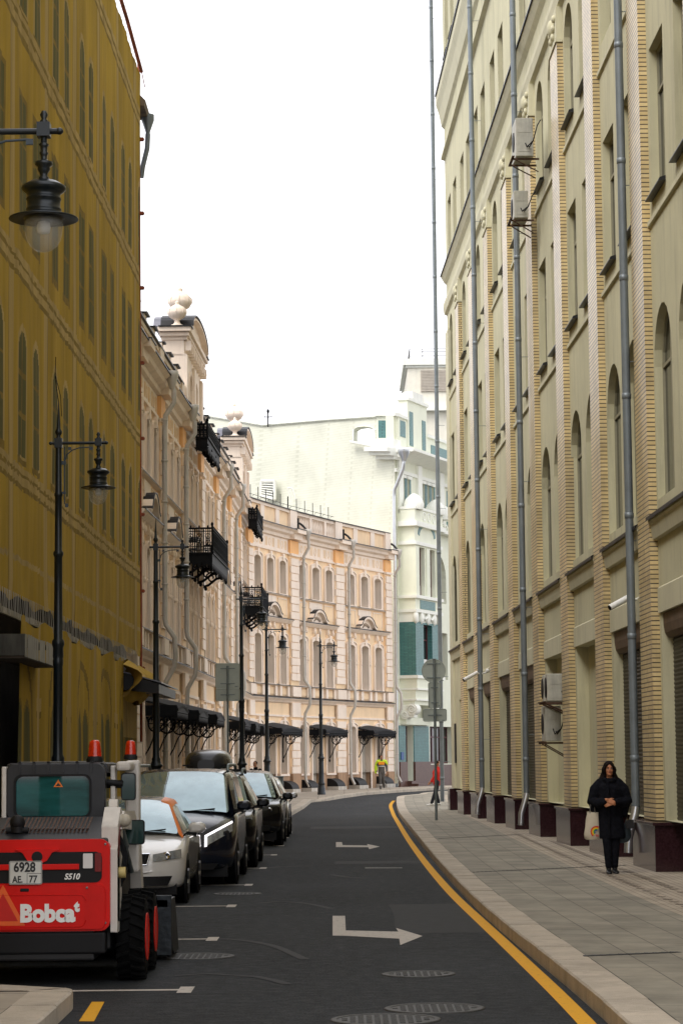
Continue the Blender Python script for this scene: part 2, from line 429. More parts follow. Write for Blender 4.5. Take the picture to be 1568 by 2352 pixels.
# pavement right: strips from kerb to building, UV in metres
def pavement(name, line, far, z, m, w0, w1=None, n=1):
    b = MB(); b.uv = []; s = 0; rows = []
    for i, (p, q) in enumerate(zip(line, far)):
        if i: s += (line[i] - line[i-1]).length
        rows.append([(p.x, p.y, z + zr(p.y)), (q.x, q.y, z + zr(q.y))]); b.uv += [(s, 0), (s, (q - p).length)]
    b.loft(rows, 0, closed=False, cap=False, smooth=False)
    return tag(b.build(name, m), kind='structure')
k1 = offset(RKs, KW); k2 = offset(RKs, KW + 1.75)
def farside(p):
    if p.y < 87: return Vector((Xf(p.y) + 1.0, p.y, 0))
    if p.y < 100: return Vector((Xf(87) + 1.0 + (p.y - 87) * .9, 87 + (p.y - 87) * .2, 0))
    return Vector((Xf(87) + 12 + (p.y - 100) * .7, 90 + (p.y - 100) * .6, 0))
k3 = [farside(p) for p in k2]
pavement('pavement_right_slabs', k1, k2, .150, MT['slab'], 0)
pavement('pavement_right_pavers', k2, k3, .150, MT['paver'], 0)
tag(MB().box(4.6, 60, 60, 122, .02, .12 ).build('pavement_right_base', MT['paver']), kind='structure')
# brown dots in the pavers and thin drain gratings across the pavement
db = MB()
# regular rows of dark inset stones
for r in range(9):
    ln = offset(RKs, KW + 2.05 + r * .42)
    acc = 0
    for i in range(1, len(ln)):
        p = ln[i]
        if p.y > 60 or p.y < 16 or p.x > Xf(p.y) - .05: continue
        for k in range(2):
            c = ln[i-1].lerp(p, (k + .25 * (r % 2) * 2) / 2 + .1); t = (p - ln[i-1]).normalized(); nn = Vector((t.y, -t.x, 0)); z = .154 + zr(c.y)
            h = .062
            db.quad(*[(v.x, v.y, z) for v in (c - t*h - nn*h, c + t*h - nn*h, c + t*h + nn*h, c - t*h + nn*h)])
tag(db.build('pavement_inset_stones', mat('brown_inset_stone', (.085,.05,.03), .8, var=.4)), kind='structure')
def grate(uva, uvb):
    a = G(*uva, .15); c = G(*uvb, .15); b = MB(); t = (c - a); l = t.length; t.normalize(); nn = Vector((t.y, -t.x, 0)); k = 0
    b.quad(*[(v.x, v.y, .153 + zr(v.y)) for v in (a - nn*.055, c - nn*.055, c + nn*.055, a + nn*.055)])
    while k < l - .06:
        p_ = a + t*k; b.box(p_.x-.02, p_.x+.02, p_.y-.05, p_.y+.05, .153+zr(p_.y), .157+zr(p_.y), 1); k += .09
    return b.build('drain_grating', [mat('drain_black', (.008,.008,.008), .8), MT['iron']])
for i, (a, c, lb) in enumerate([((1344,2197),(1560,2188),'nearest thin iron drain grating across the right pavement'),
                        ((1087,2004.5),(1440,1988),'thin iron drain grating across the pavement at the walking woman\'s feet'),
                        ((1008,1927),(1200,1917),'farthest thin iron drain grating across the pavement beyond the woman')]):
    tag(grate(a, c), lb, 'drain grating', 'thin drain gratings across the right pavement')
ribbon('yellow_line_right', resample([Vector((p.x, p.y, 0)) for p in [G(*z3(*q)) for q in
      [(1230,1290),(1160,1212),(1040,1090),(930,985),(830,890),(730,797),(640,712),(570,636),(500,550),(440,466),(403,405),(378,358),(371,330),(384,312)]]], 1.0), .14, .004, MT['paint_yellow'])

# left kerb: bulb-out at the camera, parking bays, bulge, then the far corner
LK = [Vector(p) for p in [(-2.12,6,0),(-2.18,19.3,0),(-2.19,19.5,0),(-2.25,19.62,0),(-2.85,20.0,0),(-4.15,20.9,0),(-4.15,30,0),(-4.15,45,0),(-4.15,60,0),(-4.15,70,0),(-3.6,74,0),(-2.4,79,0),(-1.97,84.6,0),(-1.62,96,0),(-1.45,106,0),(-.71,109,0),(-.08,113.5,0),(.98,119.5,0),(2.7,125,0),(5.2,131,0),(10,139,0),(20,150,0)]]
def lin(pts, step):
    out = [pts[0]]
    for a, c in zip(pts, pts[1:]):
        n = max(1, round((c - a).length / step))
        for k in range(1, n + 1): out.append(a.lerp(c, k / n))
    return out
LKs = lin(LK, 1.0)
def ldip(p): return .06 if 106.2 < p.y < 108.6 else .15
kerb('kerb_left', LKs, -1, zf=ldip)
li = offset(LKs, -KW)
lb_ = MB(); lb_.uv = []; rows = []; s = 0
for i, p in enumerate(li):
    q = Vector((-9, p.y, 0)) if p.y < 115 else Vector((-9 + (p.y - 115) * .9, 115 + (p.y - 115) * 1.3, 0))
    z = ldip(LKs[i]) + zr(p.y)
    rows.append([(p.x, p.y, z), (q.x, q.y, .15 + zr(q.y))]); lb_.uv += [(p.y, p.x), (q.y, q.x)]
lb_.loft(rows, 0, closed=False, cap=False, smooth=False)
tag(lb_.build('pavement_left', brickmat('left_slabs', (.36,.31,.24), (.33,.285,.225), (.12,.10,.08), 1.2, 1.2, .012, .8, True, .0, .25, .22)), kind='structure')
ribbon('yellow_line_left', [G(662,1871), G(690,1856), G(716,1841)], .14, .004, MT['paint_yellow'])
ribbon('yellow_line_far', [Vector((p.x, p.y, 0)) for p in lin([G(*z3(*q)) for q in [(130,301),(190,293),(300,284),(430,274),(560,264)]], 1.0)], .14, .004, MT['paint_yellow'])
def flatpoly(name, uvs, m, z=.004):
    b = MB(); ps = [G(*p) for p in uvs]
    b.add([(p.x, p.y, z + zr(p.y)) for p in ps], [tuple(range(len(ps)))]); return tag(b.build(name, m), kind='structure')
flatpoly('yellow_mark', [(211,2303),(240,2303),(216,2348),(181,2348)], MT['paint_yellow'])
# bay lines with square ends
for u, v in [(443,2275),(501,2158),(542,2082),(580,2033.5),(612,1995),(636,1964.5),(652,1943.5),(663,1925),(671,1912)]:
    p = G(u, v); b = MB(); x1 = p.x
    b.add([(x1 - 2.6, p.y - .06, .004), (x1 - .125, p.y - .06, .004), (x1 - .125, p.y + .06, .004), (x1 - 2.6, p.y + .06, .004)], [(0,1,2,3)])
    b.add([(x1 - .125, p.y - .28, .004), (x1, p.y - .28, .004), (x1, p.y + .28, .004), (x1 - .125, p.y + .28, .004)], [(0,1,2,3)])
    tag(b.build('bay_line', MT['paint_white']), kind='structure')
for pl in ([(133,785),(184,785),(187,845),(402,850),(393,835),(501,868),(410,905),(406,879),(187,867),(133,866)],
           [(147,482),(171,482),(174,494.5),(277,496),(274,490),(326,500.5),(283,511),(279,503),(174,502.5),(147,502.5)]):
    flatpoly('arrow_marking', [z3(*p) for p in pl], MT['paint_white'])
flatpoly('faint_line_marking', [z3(*p) for p in [(266,585.5),(418,586),(418,589.5),(266,590.5)]], mat('worn_paint', (.16,.16,.155), .8, var=.5, scale=20))
# tar seams / tyre scuffs as darker strips
scuff = mat('rubber_scuff', (.018,.0195,.0215), .8, var=.5, scale=9, grain=.4)
for P_ in ([(700,2205),(620,2172),(520,2158),(430,2160)], [(660,2262),(590,2245),(480,2238),(400,2243)], [(760,2088),(700,2076),(640,2072),(590,2076)],
           [(560,2002),(640,1992),(720,1990)], [(760,2010),(800,2016),(840,2018)]):
    ribbon('tyre_mark', resample([Vector((p.x, p.y, 0)) for p in (G(*q) for q in P_)], .3), .10, .0035, scuff)
crk = mat('crack_dark', (.008,.008,.008), .9)
rnd = random.Random(5)
for x0, y0, a0, n_ in ():
    P_ = []; x, y, a = x0, y0, a0
    for k in range(n_): P_.append(Vector((x, y, 0))); a += rnd.uniform(-.5, .5); a = a0 + (a-a0)*.8; x += .22*math.cos(a); y += .28*math.sin(a)
    ribbon('road_crack', P_, rnd.uniform(.005, .009), .003, crk)
pat = mat('asphalt_repair', (.020,.0215,.023), .75, var=.25, scale=6, grain=.35, spec=.2)
for X0, X1, Y0, Y1 in ((-.2, 2.1, 46.0, 47.3), (.6, 1.7, 27.5, 33.0), (-1.0, 1.9, 70, 72.5)):
    b = MB(); b.loft([[(X0 + rnd.uniform(-.02,.02), Y0+(Y1-Y0)*k/6, .002), (X1 + rnd.uniform(-.02,.02), Y0+(Y1-Y0)*k/6, .002)] for k in range(7)], 0, False, False, False); tag(b.build('asphalt_repair', pat), kind='structure')
# manhole covers
def manhole(u, v, r, label):
    p = G(u, v); root = empty('manhole_cover', (p.x, p.y, zr(p.y)), label=label, cat='manhole cover', group='manhole covers in the carriageway')
    b = MB(); n = 32
    b.loft([[(rr*math.cos(2*PI*k/n), rr*math.sin(2*PI*k/n), z) for k in range(n)] for rr, z in ((r, -.01), (r, .006), (r-.012, .010), (r-.05, .010), (r-.055, .004))], 0, True, False)
    b.build('rim', MT['iron'], root)
    b = MB(); b.loft([[(rr*math.cos(2*PI*k/n), rr*math.sin(2*PI*k/n), .005) for k in range(n)] for rr in (r-.055, .01)], 0, True, False, False)
    st = .062
    k = int(r / st)
    for i in range(-k, k+1):
        for j in range(-k, k+1):
            x, y = i*st, j*st
            if x*x + y*y < (r-.09)**2: b.box(x-.021, x+.021, y-.014, y+.014, .005, .011)
    b.build('lid', MT['iron'], root)
for u, v, r, lb in [(z3(485,1024)[0], z3(485,1024)[1], .34, 'round iron manhole cover in the lane below the large arrow'),
          (z3(550,1165)[0], z3(550,1165)[1], .40, 'round iron manhole cover with dark rim, right one of the lowest pair'),
          (z3(350,1211)[0], z3(350,1211)[1], .42, 'round iron manhole cover cut by the bottom edge of the photo'),
          (z1(1240,886)[0], z1(1240,886)[1], .36, 'round manhole cover beside the bay line in front of the white sedan'),
          (z1(1020,1214)[0], z1(1020,1214)[1], .40, 'round manhole cover beside the bucket of the red loader')]:
    manhole(u, v, r, lb)
# ================================================================= wall tools
def arc_pts(cx, w, zs, r, n=10):
    return [(cx + w/2*math.cos(PI - PI*k/n), zs + r*math.sin(PI*k/n)) for k in range(n + 1)]
def outline(w, h, r, n=10):
    "open line from the bottom left of an opening over its head to the bottom right, centred on x=0"
    if r <= 0: return [(-w/2, 0), (-w/2, h), (w/2, h), (w/2, 0)]
    return [(-w/2, 0)] + arc_pts(0, w, h - r, r, n) + [(w/2, 0)]
def seg_arc(w, h, r, n=8):
    return outline(w, h, r, n)
def wallp(b, x0, x1, z0, z1, holes, y=0.0, dep=.35, mi=0, mr=None, n=10):
    "a wall face with openings (cx, w, z0, z1, r); r is the rise of the arched head"
    mr = mi if mr is None else mr
    xs = sorted({x0, x1, *[h[0]-h[1]/2 for h in holes], *[h[0]+h[1]/2 for h in holes]})
    zs = sorted({z0, z1, *[h[2] for h in holes], *[h[3] for h in holes]})
    for a, c in zip(xs, xs[1:]):
        if c - a < 1e-5: continue
        run = None
        for e, g in zip(zs, zs[1:]):
            mx, mz = (a+c)/2, (e+g)/2
            inside = any(abs(mx-h[0]) < h[1]/2 and h[2] < mz < h[3] for h in holes)
            if not inside: b.quad((a,y,e),(c,y,e),(c,y,g),(a,y,g), mi)
    for cx, w, h0, h1, r in holes:
        l, rr = cx-w/2, cx+w/2; sp = h1 - r
        b.quad((l,y,h0),(l,y+dep,h0),(l,y+dep,sp),(l,y,sp), mr)
        b.quad((rr,y,h0),(rr,y,sp),(rr,y+dep,sp),(rr,y+dep,h0), mr)
        b.quad((l,y,h0),(rr,y,h0),(rr,y+dep,h0),(l,y+dep,h0), mr)
        if r <= 0: b.quad((l,y,h1),(l,y+dep,h1),(rr,y+dep,h1),(rr,y,h1), mr)
        else:
            P = arc_pts(cx, w, sp, r, n)
            for p, q in zip(P, P[1:]):
                b.quad((p[0],y,p[1]),(q[0],y,q[1]),(q[0],y,h1),(p[0],y,h1), mi)
                b.quad((p[0],y,p[1]),(p[0],y+dep,p[1]),(q[0],y+dep,q[1]),(q[0],y,q[1]), mr)
def band(b, pts, t, y0, y1, mi=0, cx=0, cz=0):
    "a moulding of width t laid round the outside of an open outline, from y0 (front) to y1"
    n = len(pts); out = []
    for i, p in enumerate(pts):
        def nr(a, c):
            dx, dz = c[0]-a[0], c[1]-a[1]; l = math.hypot(dx, dz) or 1; return (-dz/l, dx/l)
        n1 = nr(pts[i-1], p) if i else nr(p, pts[1]); n2 = nr(p, pts[i+1]) if i < n-1 else n1
        sx, sz = n1[0]+n2[0], n1[1]+n2[1]; k = 2/(sx*sx+sz*sz) if sx*sx+sz*sz > .3 else 1
        out.append((p[0]+sx*k*t, p[1]+sz*k*t))
    rings = []
    for p, q in zip(pts, out):
        rings.append([(cx+p[0], y1, cz+p[1]), (cx+p[0], y0, cz+p[1]), (cx+q[0], y0, cz+q[1]), (cx+q[0], y1, cz+q[1])])
    b.loft(rings, mi, True, True, False)
def sash(b, w, h, r, y, t=.06, mi=0, transom=.68, mull=True):
    band(b, [(x*(w-2*t)/w, max(z, t) if z < t else z - t*(z/h)) for x, z in outline(w, h, r)], t, y, y+.05, mi)
    b.box(-w/2, w/2, y, y+.05, 0, t, mi)
    if mull: b.box(-t*.45, t*.45, y, y+.045, t, h - .02, mi)
    if transom: b.box(-w/2+t*.5, w/2-t*.5, y+.002, y+.043, h*transom, h*transom+t*.8, mi)
def pane(w, h, r, y, name, m, parent, matrix=None):
    b = MB(); o = outline(w, h, r); b.add([(x, y, z) for x, z in o], [tuple(range(len(o)))]); return b.build(name, m, parent, matrix)
def strip(b, x0, x1, prof, mi=0):
    "a moulding running along x: profile of (y, z) corners"
    b.loft([[(x0, y, z) for y, z in prof], [(x1, y, z) for y, z in prof]], mi, True, True, False)
CAST = {}
def put_window(key, make, parent, matrix, name='window'):
    "the first of a kind is built, the rest are copies of it and of its parts"
    if key not in CAST:
        CAST[key] = make(parent, matrix); return CAST[key]
    c = copy_tree(CAST[key], parent); c.matrix_local = matrix; return c
def pipe_mats(): pass

# ================================================================= right-hand building
RB = tag(empty('office_building'), 'tall olive rendered building with yellow brick pilasters and arched windows along the right pavement', 'building')
JY = [15.7, 21.7, 27.7, 33.7, 39.7, 45.7, 51.5, 57.5, 63.7, 69.7, 75.5, 81.1, 87.3]
Z_TOP = 32.5
def zvis(Y): return CZ + 1749.0 / F * Y
wall_b = MB(); corn_b = MB()
LV = dict(ar=(6.0, 9.1), re=(11.0, 13.5), a2=(15.4, 17.9), r3=(19.85, 22.2), r4=(27.6, 30.2))
def rwin(kind, w, h, r):
    def mk(parent, mtx):
        b = MB(); sash(b, w, h, r, .13, .07, 0, .7)
        o = b.build('window', MT['rframe'], parent, mtx)
        pane(w, h, r, .165, 'pane', MT['glass'], o)
        return o
    return mk
def rsill(parent, mtx):
    b = MB(); b.prism([(-.10, .0), (-.12, -.05), (.06, -.05), (.06, .05)], -.76, .76, 'x')
    return b.build('sill', MT['blackmetal'], parent, mtx)
frames_r = []
for i in range(len(JY) - 1):
    yn, yf = JY[i], JY[i+1]
    p_far = (Xf(yf) + .25, yf); p_near = (Xf(yn) + .25, yn)
    M, Wd = frame(p_far, p_near, .15); frames_r.append((M, Wd, yn, yf))
    wall_b.M = M; corn_b.M = M
    last = i == len(JY) - 2
    c1, c2 = Wd/2 - 1.30, Wd/2 + 1.30
    def ww(k): return 1.85 if k == 'ar' else 1.5
    def rr_(k): return .90 if k == 'ar' else .74 if k == 'a2' else 0
    holes = []
    zz0 = .80
    if not last: holes.append((Wd/2, Wd - 1.75, zz0, 4.15, 0))
    else: holes.append((Wd*.62, 1.6, zz0, 3.9, 0))
    for k, (a, c) in LV.items():
        holes += [(c1, ww(k), a, c, rr_(k)), (c2, ww(k), a, c, rr_(k))]
    # ground-floor opening deeper than the windows above
    wallp(wall_b, 0, Wd, .8, 5.0, [h for h in holes if h[2] < 1], 0, .26, 0)
    wallp(wall_b, 0, Wd, 5.0, Z_TOP, [h for h in holes if h[2] > 1], 0, .20, 0)
    # recessed bay field framed by string courses
    corn_b.prism([(0,4.15),(-.03,4.15),(-.03,4.55),(0,4.58)][::-1], .72, Wd-.72, 'x', 0) if not last else None
    # ground floor cornice between the pilasters with its sheet-metal cap
    strip(corn_b, .66, Wd-.66, [(0,5.35),(-.08,5.36),(-.10,5.46),(-.12,5.60),(-.15,5.64),(-.15,5.72),(0,5.80)], 0)
    strip(corn_b, .63, Wd-.63, [(.0,5.804),(-.185,5.724),(-.185,5.66),(-.155,5.70),(-.14,5.735),(0,5.82)], 1)
    strip(corn_b, .66, Wd-.66, [(0,10.55),(-.05,10.56),(-.05,10.64),(0,10.66)], 0)
    strip(corn_b, .66, Wd-.66, [(0,14.85),(-.05,14.86),(-.05,14.94),(0,14.96)], 0)
    # upper mouldings run through
    strip(corn_b, 0, Wd, [(0,18.15),(-.10,18.2),(-.14,18.4),(-.14,18.55),(0,18.6)], 0)
    strip(corn_b, 0, Wd, [(0,19.3),(-.1,19.4),(-.20,19.58),(-.20,19.64),(0,19.70)], 0)
    strip(corn_b, 0, Wd, [(0,19.706),(-.24,19.645),(-.24,19.59),(-.205,19.65),(0,19.72)], 1)
    strip(corn_b, 0, Wd, [(0,24.0),(-.14,24.05),(-.14,24.15),(0,24.2)], 0)
    strip(corn_b, 0, Wd, [(0,25.2),(-.1,25.3),(-.2,25.8),(-.3,26.1),(-.3,26.5),(0,26.7)], 0)
    strip(corn_b, 0, Wd, [(0,26.705),(-.34,26.505),(-.34,26.4),(-.305,26.46),(0,26.73)], 1)
    strip(corn_b, 0, Wd, [(0,31.6),(-.4,31.9),(-.6,32.2),(-.6,32.5),(0,32.6)], 0)
    wall_b.box(0, Wd, .27, 9, Z_TOP-.25, Z_TOP, 0)
    # windows
    for k, (a, c) in LV.items():
        r = rr_(k)
        if CZ + 0 + a > zvis(yf) + .5: continue
        for cx in (c1, c2):
            put_window('rw' + k, rwin(k, ww(k), c - a, r), RB, M @ T((cx, 0, a)))
            if k not in ('ar',): put_window('rsill', rsill, RB, M @ T((cx, 0, a - .02)))
    # shutter or door behind the ground opening
    if not last:
        b = MB(); b.M = M
        x0, x1 = .88, Wd - .88
        if yn > 45 and yn < 52: b.quad((x0,.255,.8),(x1,.255,.8),(x1,.255,4.15),(x0,.255,4.15), 2)
        else:
            k = 0; z = .8
            while z < 3.75:
                b.loft([[(x, .19, z), (x, .175, z+.035), (x, .19, z+.068), (x, .25, z+.068), (x, .25, z)] for x in (x0, x1)], 0, True, True, False); z += .07
            b.M = None; o = b.build('shutter', [MT['shutter'], MT['shbox'], MT['rwall']], RB)
            q = MB(); q.M = M
            q.prism([(.03, 4.14), (.03, 3.96), (.05, 3.82), (.10, 3.74), (.17, 3.74), (.17, 4.14)], x0+.01, x1-.01, 'x')
            q.M = None; q.build('housing', MT['shbox'], o)
            b = None
        if b: b.M = None; b.build('recess_wall', [MT['rwall'], MT['rwall'], MT['rwall']], RB)
    else:
        b = MB(); b.M = M; b.box(Wd*.62-.8, Wd*.62+.8, .20, .25, .8, 3.9); b.M = None; o = b.build('door', MT['rtrim'], RB)
        b = MB(); b.M = M; b.tube([(Wd*.62-.6,.17,1.75),(Wd*.62-.3,.17,1.75)], .018); b.M = None; b.build('handle', MT['steel'], o)
        b = MB(); b.M = M; b.box(1.15, 1.55, -.05, -.01, 1.7, 3.1); b.M = None; b.build('notice_board', MT['blackmetal'], RB)
# end wall and back of the building
Mx = frames_r[-1][0]
wall_b.M = Mx
wall_b.box(-.02, 0, 0.0, 12, .1, Z_TOP, 0)
wall_b.M = None
wall_b.add([(Xf(15.7)+.26, 15.7, .1), (Xf(15.7)+12, 15.7, .1), (Xf(15.7)+12, 15.7, Z_TOP), (Xf(15.7)+.26, 15.7, Z_TOP)], [(0,1,2,3)], 0)
wall_b.add([(Xf(15.7)+12, 15.7, .1), (Xf(87)+12, 87, .1), (Xf(87)+12, 87, Z_TOP), (Xf(15.7)+12, 15.7, Z_TOP)], [(0,1,2,3)], 0)
wall_b.build('wall', MT['rwall'], RB)
corn_b.M = None
build_split(corn_b, 'cornice', [MT['rtrim'], MT['blackmetal']], RB, [5.2, 8, 12, 17, 18.9, 22, 24.8, 29])
# pilasters, their stone ornaments, plinth blocks
for j, Y in enumerate(JY):
    M, Wd, yn, yf = frames_r[min(j, len(frames_r)-1)]
    i2 = max(j-1, 0)
    Mj = frames_r[i2][0].copy(); Wj = frames_r[i2][1]
    # pilaster sits on the joint: origin moved there
    base = T((Xf(Y)+.25, Y, .15)) @ Mj.to_3x3().to_4x4()
    vis = zvis(Y) > 0
    b = MB(); b.M = base
    hw = .68
    if j == len(JY) - 1:
        b.box(-.2, 1.1, -.06, .05, .8, 17.5, 0); b.M = None; b.build('corner_pier', MT['rtrim'], RB)
    else:
        b.box(-hw, hw, -.135, .05, .80, 17.35, 0)
        b.box(-hw-.03, hw+.03, -.165, -.002, 17.35, 17.43, 1)
        b.M = None; b.build('pilaster', [MT['rbrick'], MT['rtrim']], RB)
        if Y > 44:
            b = MB(); b.M = base
            b.box(-hw, hw, -.14, .0, 17.43, 18.15, 0)
            for s in (-1, 1):
                for q in range(3): b.ball((s*(.18+.12*q), -.16, 17.6+.17*q), .11, .06, .09, 0, 8, 5)
            b.ball((0, -.17, 17.85), .16, .10, .2, 0, 10, 6)
            b.M = None; b.build('capital', MT['rtrim'], RB)
    b = MB(); b.M = T((Xf(Y)+.25, Y, 0)) @ Mj.to_3x3().to_4x4()
    ph = .93
    if j < len(JY) - 1:
        b.box(-1.32, 1.32, -.25, .30, .10, ph - .05); b.box(-1.36, 1.36, -.285, .32, ph - .05, ph)
    else: b.box(-.4, .6, -.2, .3, .1, ph)
    b.M = None; b.build('plinth', MT['granite'], RB, bevel=.006)
# low wall and ledge under the openings
b = MB()
for M, Wd, yn, yf in frames_r:
    b.M = M; b.box(1.33, Wd-1.33, .32, .5, -.05, .74); b.box(1.37, Wd-1.37, .25, .58, .745, .795)
b.M = None; b.build('base_wall', MT['granite'], RB)
# downpipes
def downpipe(parent, name, x, y, z0, z1, r, m, kick=True, m2=None, step=3.1, lean=0):
    b = MB(); b.tube([(x, y, z1), (x, y, z0 + .75)], r, 12)
    z = z0 + 1.6
    while z < z1:
        b.lathe([(r, z-.05), (r+.008, z-.045), (r+.008, z+.045), (r, z+.05)], (x, y, 0), 12); z += step/1.5
    o = b.build(name, m, parent)
    b = MB(); z = z0 + 2.2
    while z < z1: b.tube([(x, y, z), (x + .28, y - .01, z)], .008, 5); z += step
    b.build('wall_clip', MT['steel'], o)
    if kick:
        b = MB(); b.tube([(x, y, z0+.78), (x - .02, y-.02, z0+.66), (x - .14, y-.12, z0+.30), (x - .16, y-.13, z0+.02)], r*1.02, 12)
        b.build('outlet', m2 or m, o)
    return o
for (u, Y) in ((1456, 40.75), (1206.5, 58.45), (1105, 70.65), (1013.5, 87.9)):
    x = AT(u, 1700, Y).x
    zb = .35 if Y < 80 else -.3
    downpipe(RB, 'drainpipe', x, Y, zb, 31, .072 if Y < 80 else .075, MT['pipe_grey'], Y < 80, MT['zinc'])
# air conditioners on brackets
def aircon(pos, mtx, label, w=.82, h=.62, d=.32, group='air conditioner units on the right-hand building', dx=0):
    root = empty('air_conditioner', label=label, cat='air conditioner', group=group); root.matrix_world = T(pos) @ mtx
    cm = mat('aged_white_casing', (.50,.49,.42), .55, var=.15, scale=5, dirt=.5)
    b = MB(); b.box(-w/2, w/2, -d, 0, 0, h); b.build('casing', cm, root, bevel=.015)
    b = MB(); b.lathe([(.01, 0), (.22, 0), (.235, -.015), (.22, -.03), (.01, -.03)], (0,0,0), 20)
    b.build('fan_grille', MT['rubber'], root, T((-.1, -d-.004, h/2)) @ Matrix.Rotation(-PI/2, 4, 'X') @ T((0,0,.02)))
    b = MB(); b.box(w/2-.002, w/2+.006, -d+.05, -.05, h*.12, h*.5); b.box(w/2-.002, w/2+.006, -d+.05, -.05, h*.62, h*.9); b.build('side_panel', cm, root)
    b = MB()
    for k in range(2):
        b.tube([(w/2, -.12-.06*k, h*.28+.05*k), (w/2+.12, -.1-.06*k, h*.2), (w/2+.18, -.02, h*.35), (w/2+.15, .08, h*.75), (w/2+.14, .16, h*.9)], .014, 6)
    b.build('hose', MT['rubber'], root)
    b = MB()
    for s in (-1, 1):
        b.box(s*w*.36-.02, s*w*.36+.02, -d-.08, .14, -.06, -.02); b.tube([(s*w*.36, -d, -.06), (s*w*.36, .12, -.34)], .015, 6)
    b.box(-w/2-.05, w/2+.05, -d-.10, -d-.04, -.022, .0)
    b.build('bracket', mat('dull_rusty_iron', (.10,.055,.035), .7, .2, var=.5, scale=9), root)
    return root
R3 = frames_r[6][0].to_3x3().to_4x4()
def on_wall(Y, z, out=0.0): return Vector((Xf(Y) + .25 - out, Y, z))
aircon(on_wall(54.3, 15.75, .36), R3, 'upper white air conditioner with black hoses beside the second drainpipe', .85, .9, .40)
aircon(on_wall(56.2, 14.75, .30), R3, 'smaller white air conditioner just below the hosed one high on the wall', .78, .66, .34)
aircon(on_wall(52.9, 3.22, -.10), R3, 'air conditioner on the upper shelf in the open bay, nearer the camera', .30, .60, .5)
aircon(on_wall(53.6, 3.22, -.10), R3, 'air conditioner on the upper shelf in the open bay, farther from the camera', .30, .60, .5)
aircon(on_wall(53.9, 2.35, .02), R3, 'large yellowed air conditioner hanging below the two shelf units in the bay', .78, .78, .36)
# surveillance cameras on arms
def cctv(u, v, Y, label, L=.42):
    p = AT(u, v, Y); root = empty('security_camera', p, 0, label=label, cat='security camera', group='security cameras on the right-hand building')
    b = MB(); a = Vector((-.30, -.12, -.16)).normalized(); q = a * L
    b.tube([(0,0,0), q], .055, 8); b.build('housing', MT['whitesheet'], root)
    b = MB(); b.tube([q*.98, q*1.03], .045, 10); b.build('lens', MT['rubber'], root)
    b = MB(); b.tube([(0,0,-.03), (.12, .02, -.04), (.34, .04, .03)], .025, 8); b.build('arm', MT['whitesheet'], root); b = MB(); b.ball((.30,.03,.05), .06); b.build('wall_mount', MT['whitesheet'], root)
cctv(1444, 1372, 41.3, 'white security camera on the brick pilaster above the woman')
cctv(1096, 1545, 70.6, 'white security camera beside the third drainpipe, far along the wall', .5)
# ================================================================= netting-wrapped building on the left
NB = tag(empty('wrapped_building'), 'tall building under gold printed construction netting, dark gap above the lower sheet, left side', 'building')
K = .938
def zz(z): return (z - CZ) * K + CZ
def Xn(Y): return -5.24 - .0084 * (62 - Y)
NY0, NY1 = 30.0, 62.0
ZB, ZT, ZL = 4.70, 20.15, 4.42
bandz = [(zz(6.9), .40), (zz(10.7), .45), (zz(15.2), .5), (zz(19.8), .5)]
PER = 4.6 * K
def arch_in(du, w, z, z0, z1, r):
    if abs(du) > w/2 or z < z0 or z > z1: return False
    if r and z > z1 - r:
        q = (z - (z1 - r)) / r
        return abs(du) < w/2 * math.sqrt(max(0, 1 - q*q))
    return True
def pat_upper(Y, z):
    "material of the printed sheet: 0 gold, 1 tan, 2 window grey, 3 dark line"
    for bz, h in bandz:
        if bz - .0 < z < bz + h:
            f = (z - bz) / h
            return 3 if f < .22 or .55 < f < .72 else 1
    u = (Y - 53.2 * K + 100 * PER) % PER    # 0 = middle of a pair
    u = u if u < PER/2 else u - PER
    if abs(abs(u) - PER/2) < .30: return 3 if abs(abs(abs(u) - PER/2) - .27) < .03 else 1
    if z < zz(6.0):
        return 1 if abs(z - zz(5.6)) < .05 else 0
    for z0, z1, r in ((zz(7.5), zz(9.8), .38), (zz(11.7), zz(14.1), 0), (zz(15.8), zz(18.1), .38), (zz(5.0), zz(6.4), 0)):
        if z0 < zz(5.5): continue
        for s in (-1, 1):
            du = u - s * .86
            if arch_in(du, .78, z, z0, z1, r):
                if abs(du) < .035 or abs(z - (z0 + (z1-z0)*.33)) < .04 or abs(z - (z0 + (z1-z0)*.66)) < .04: return 3
                return 2
            if arch_in(du, 1.02, z, z0 - .02, z1 + .13, r * 1.25): return 1 if r else 3
            if arch_in(du, 1.06, z, z0 - .14, z0, 0): return 3
    return 0
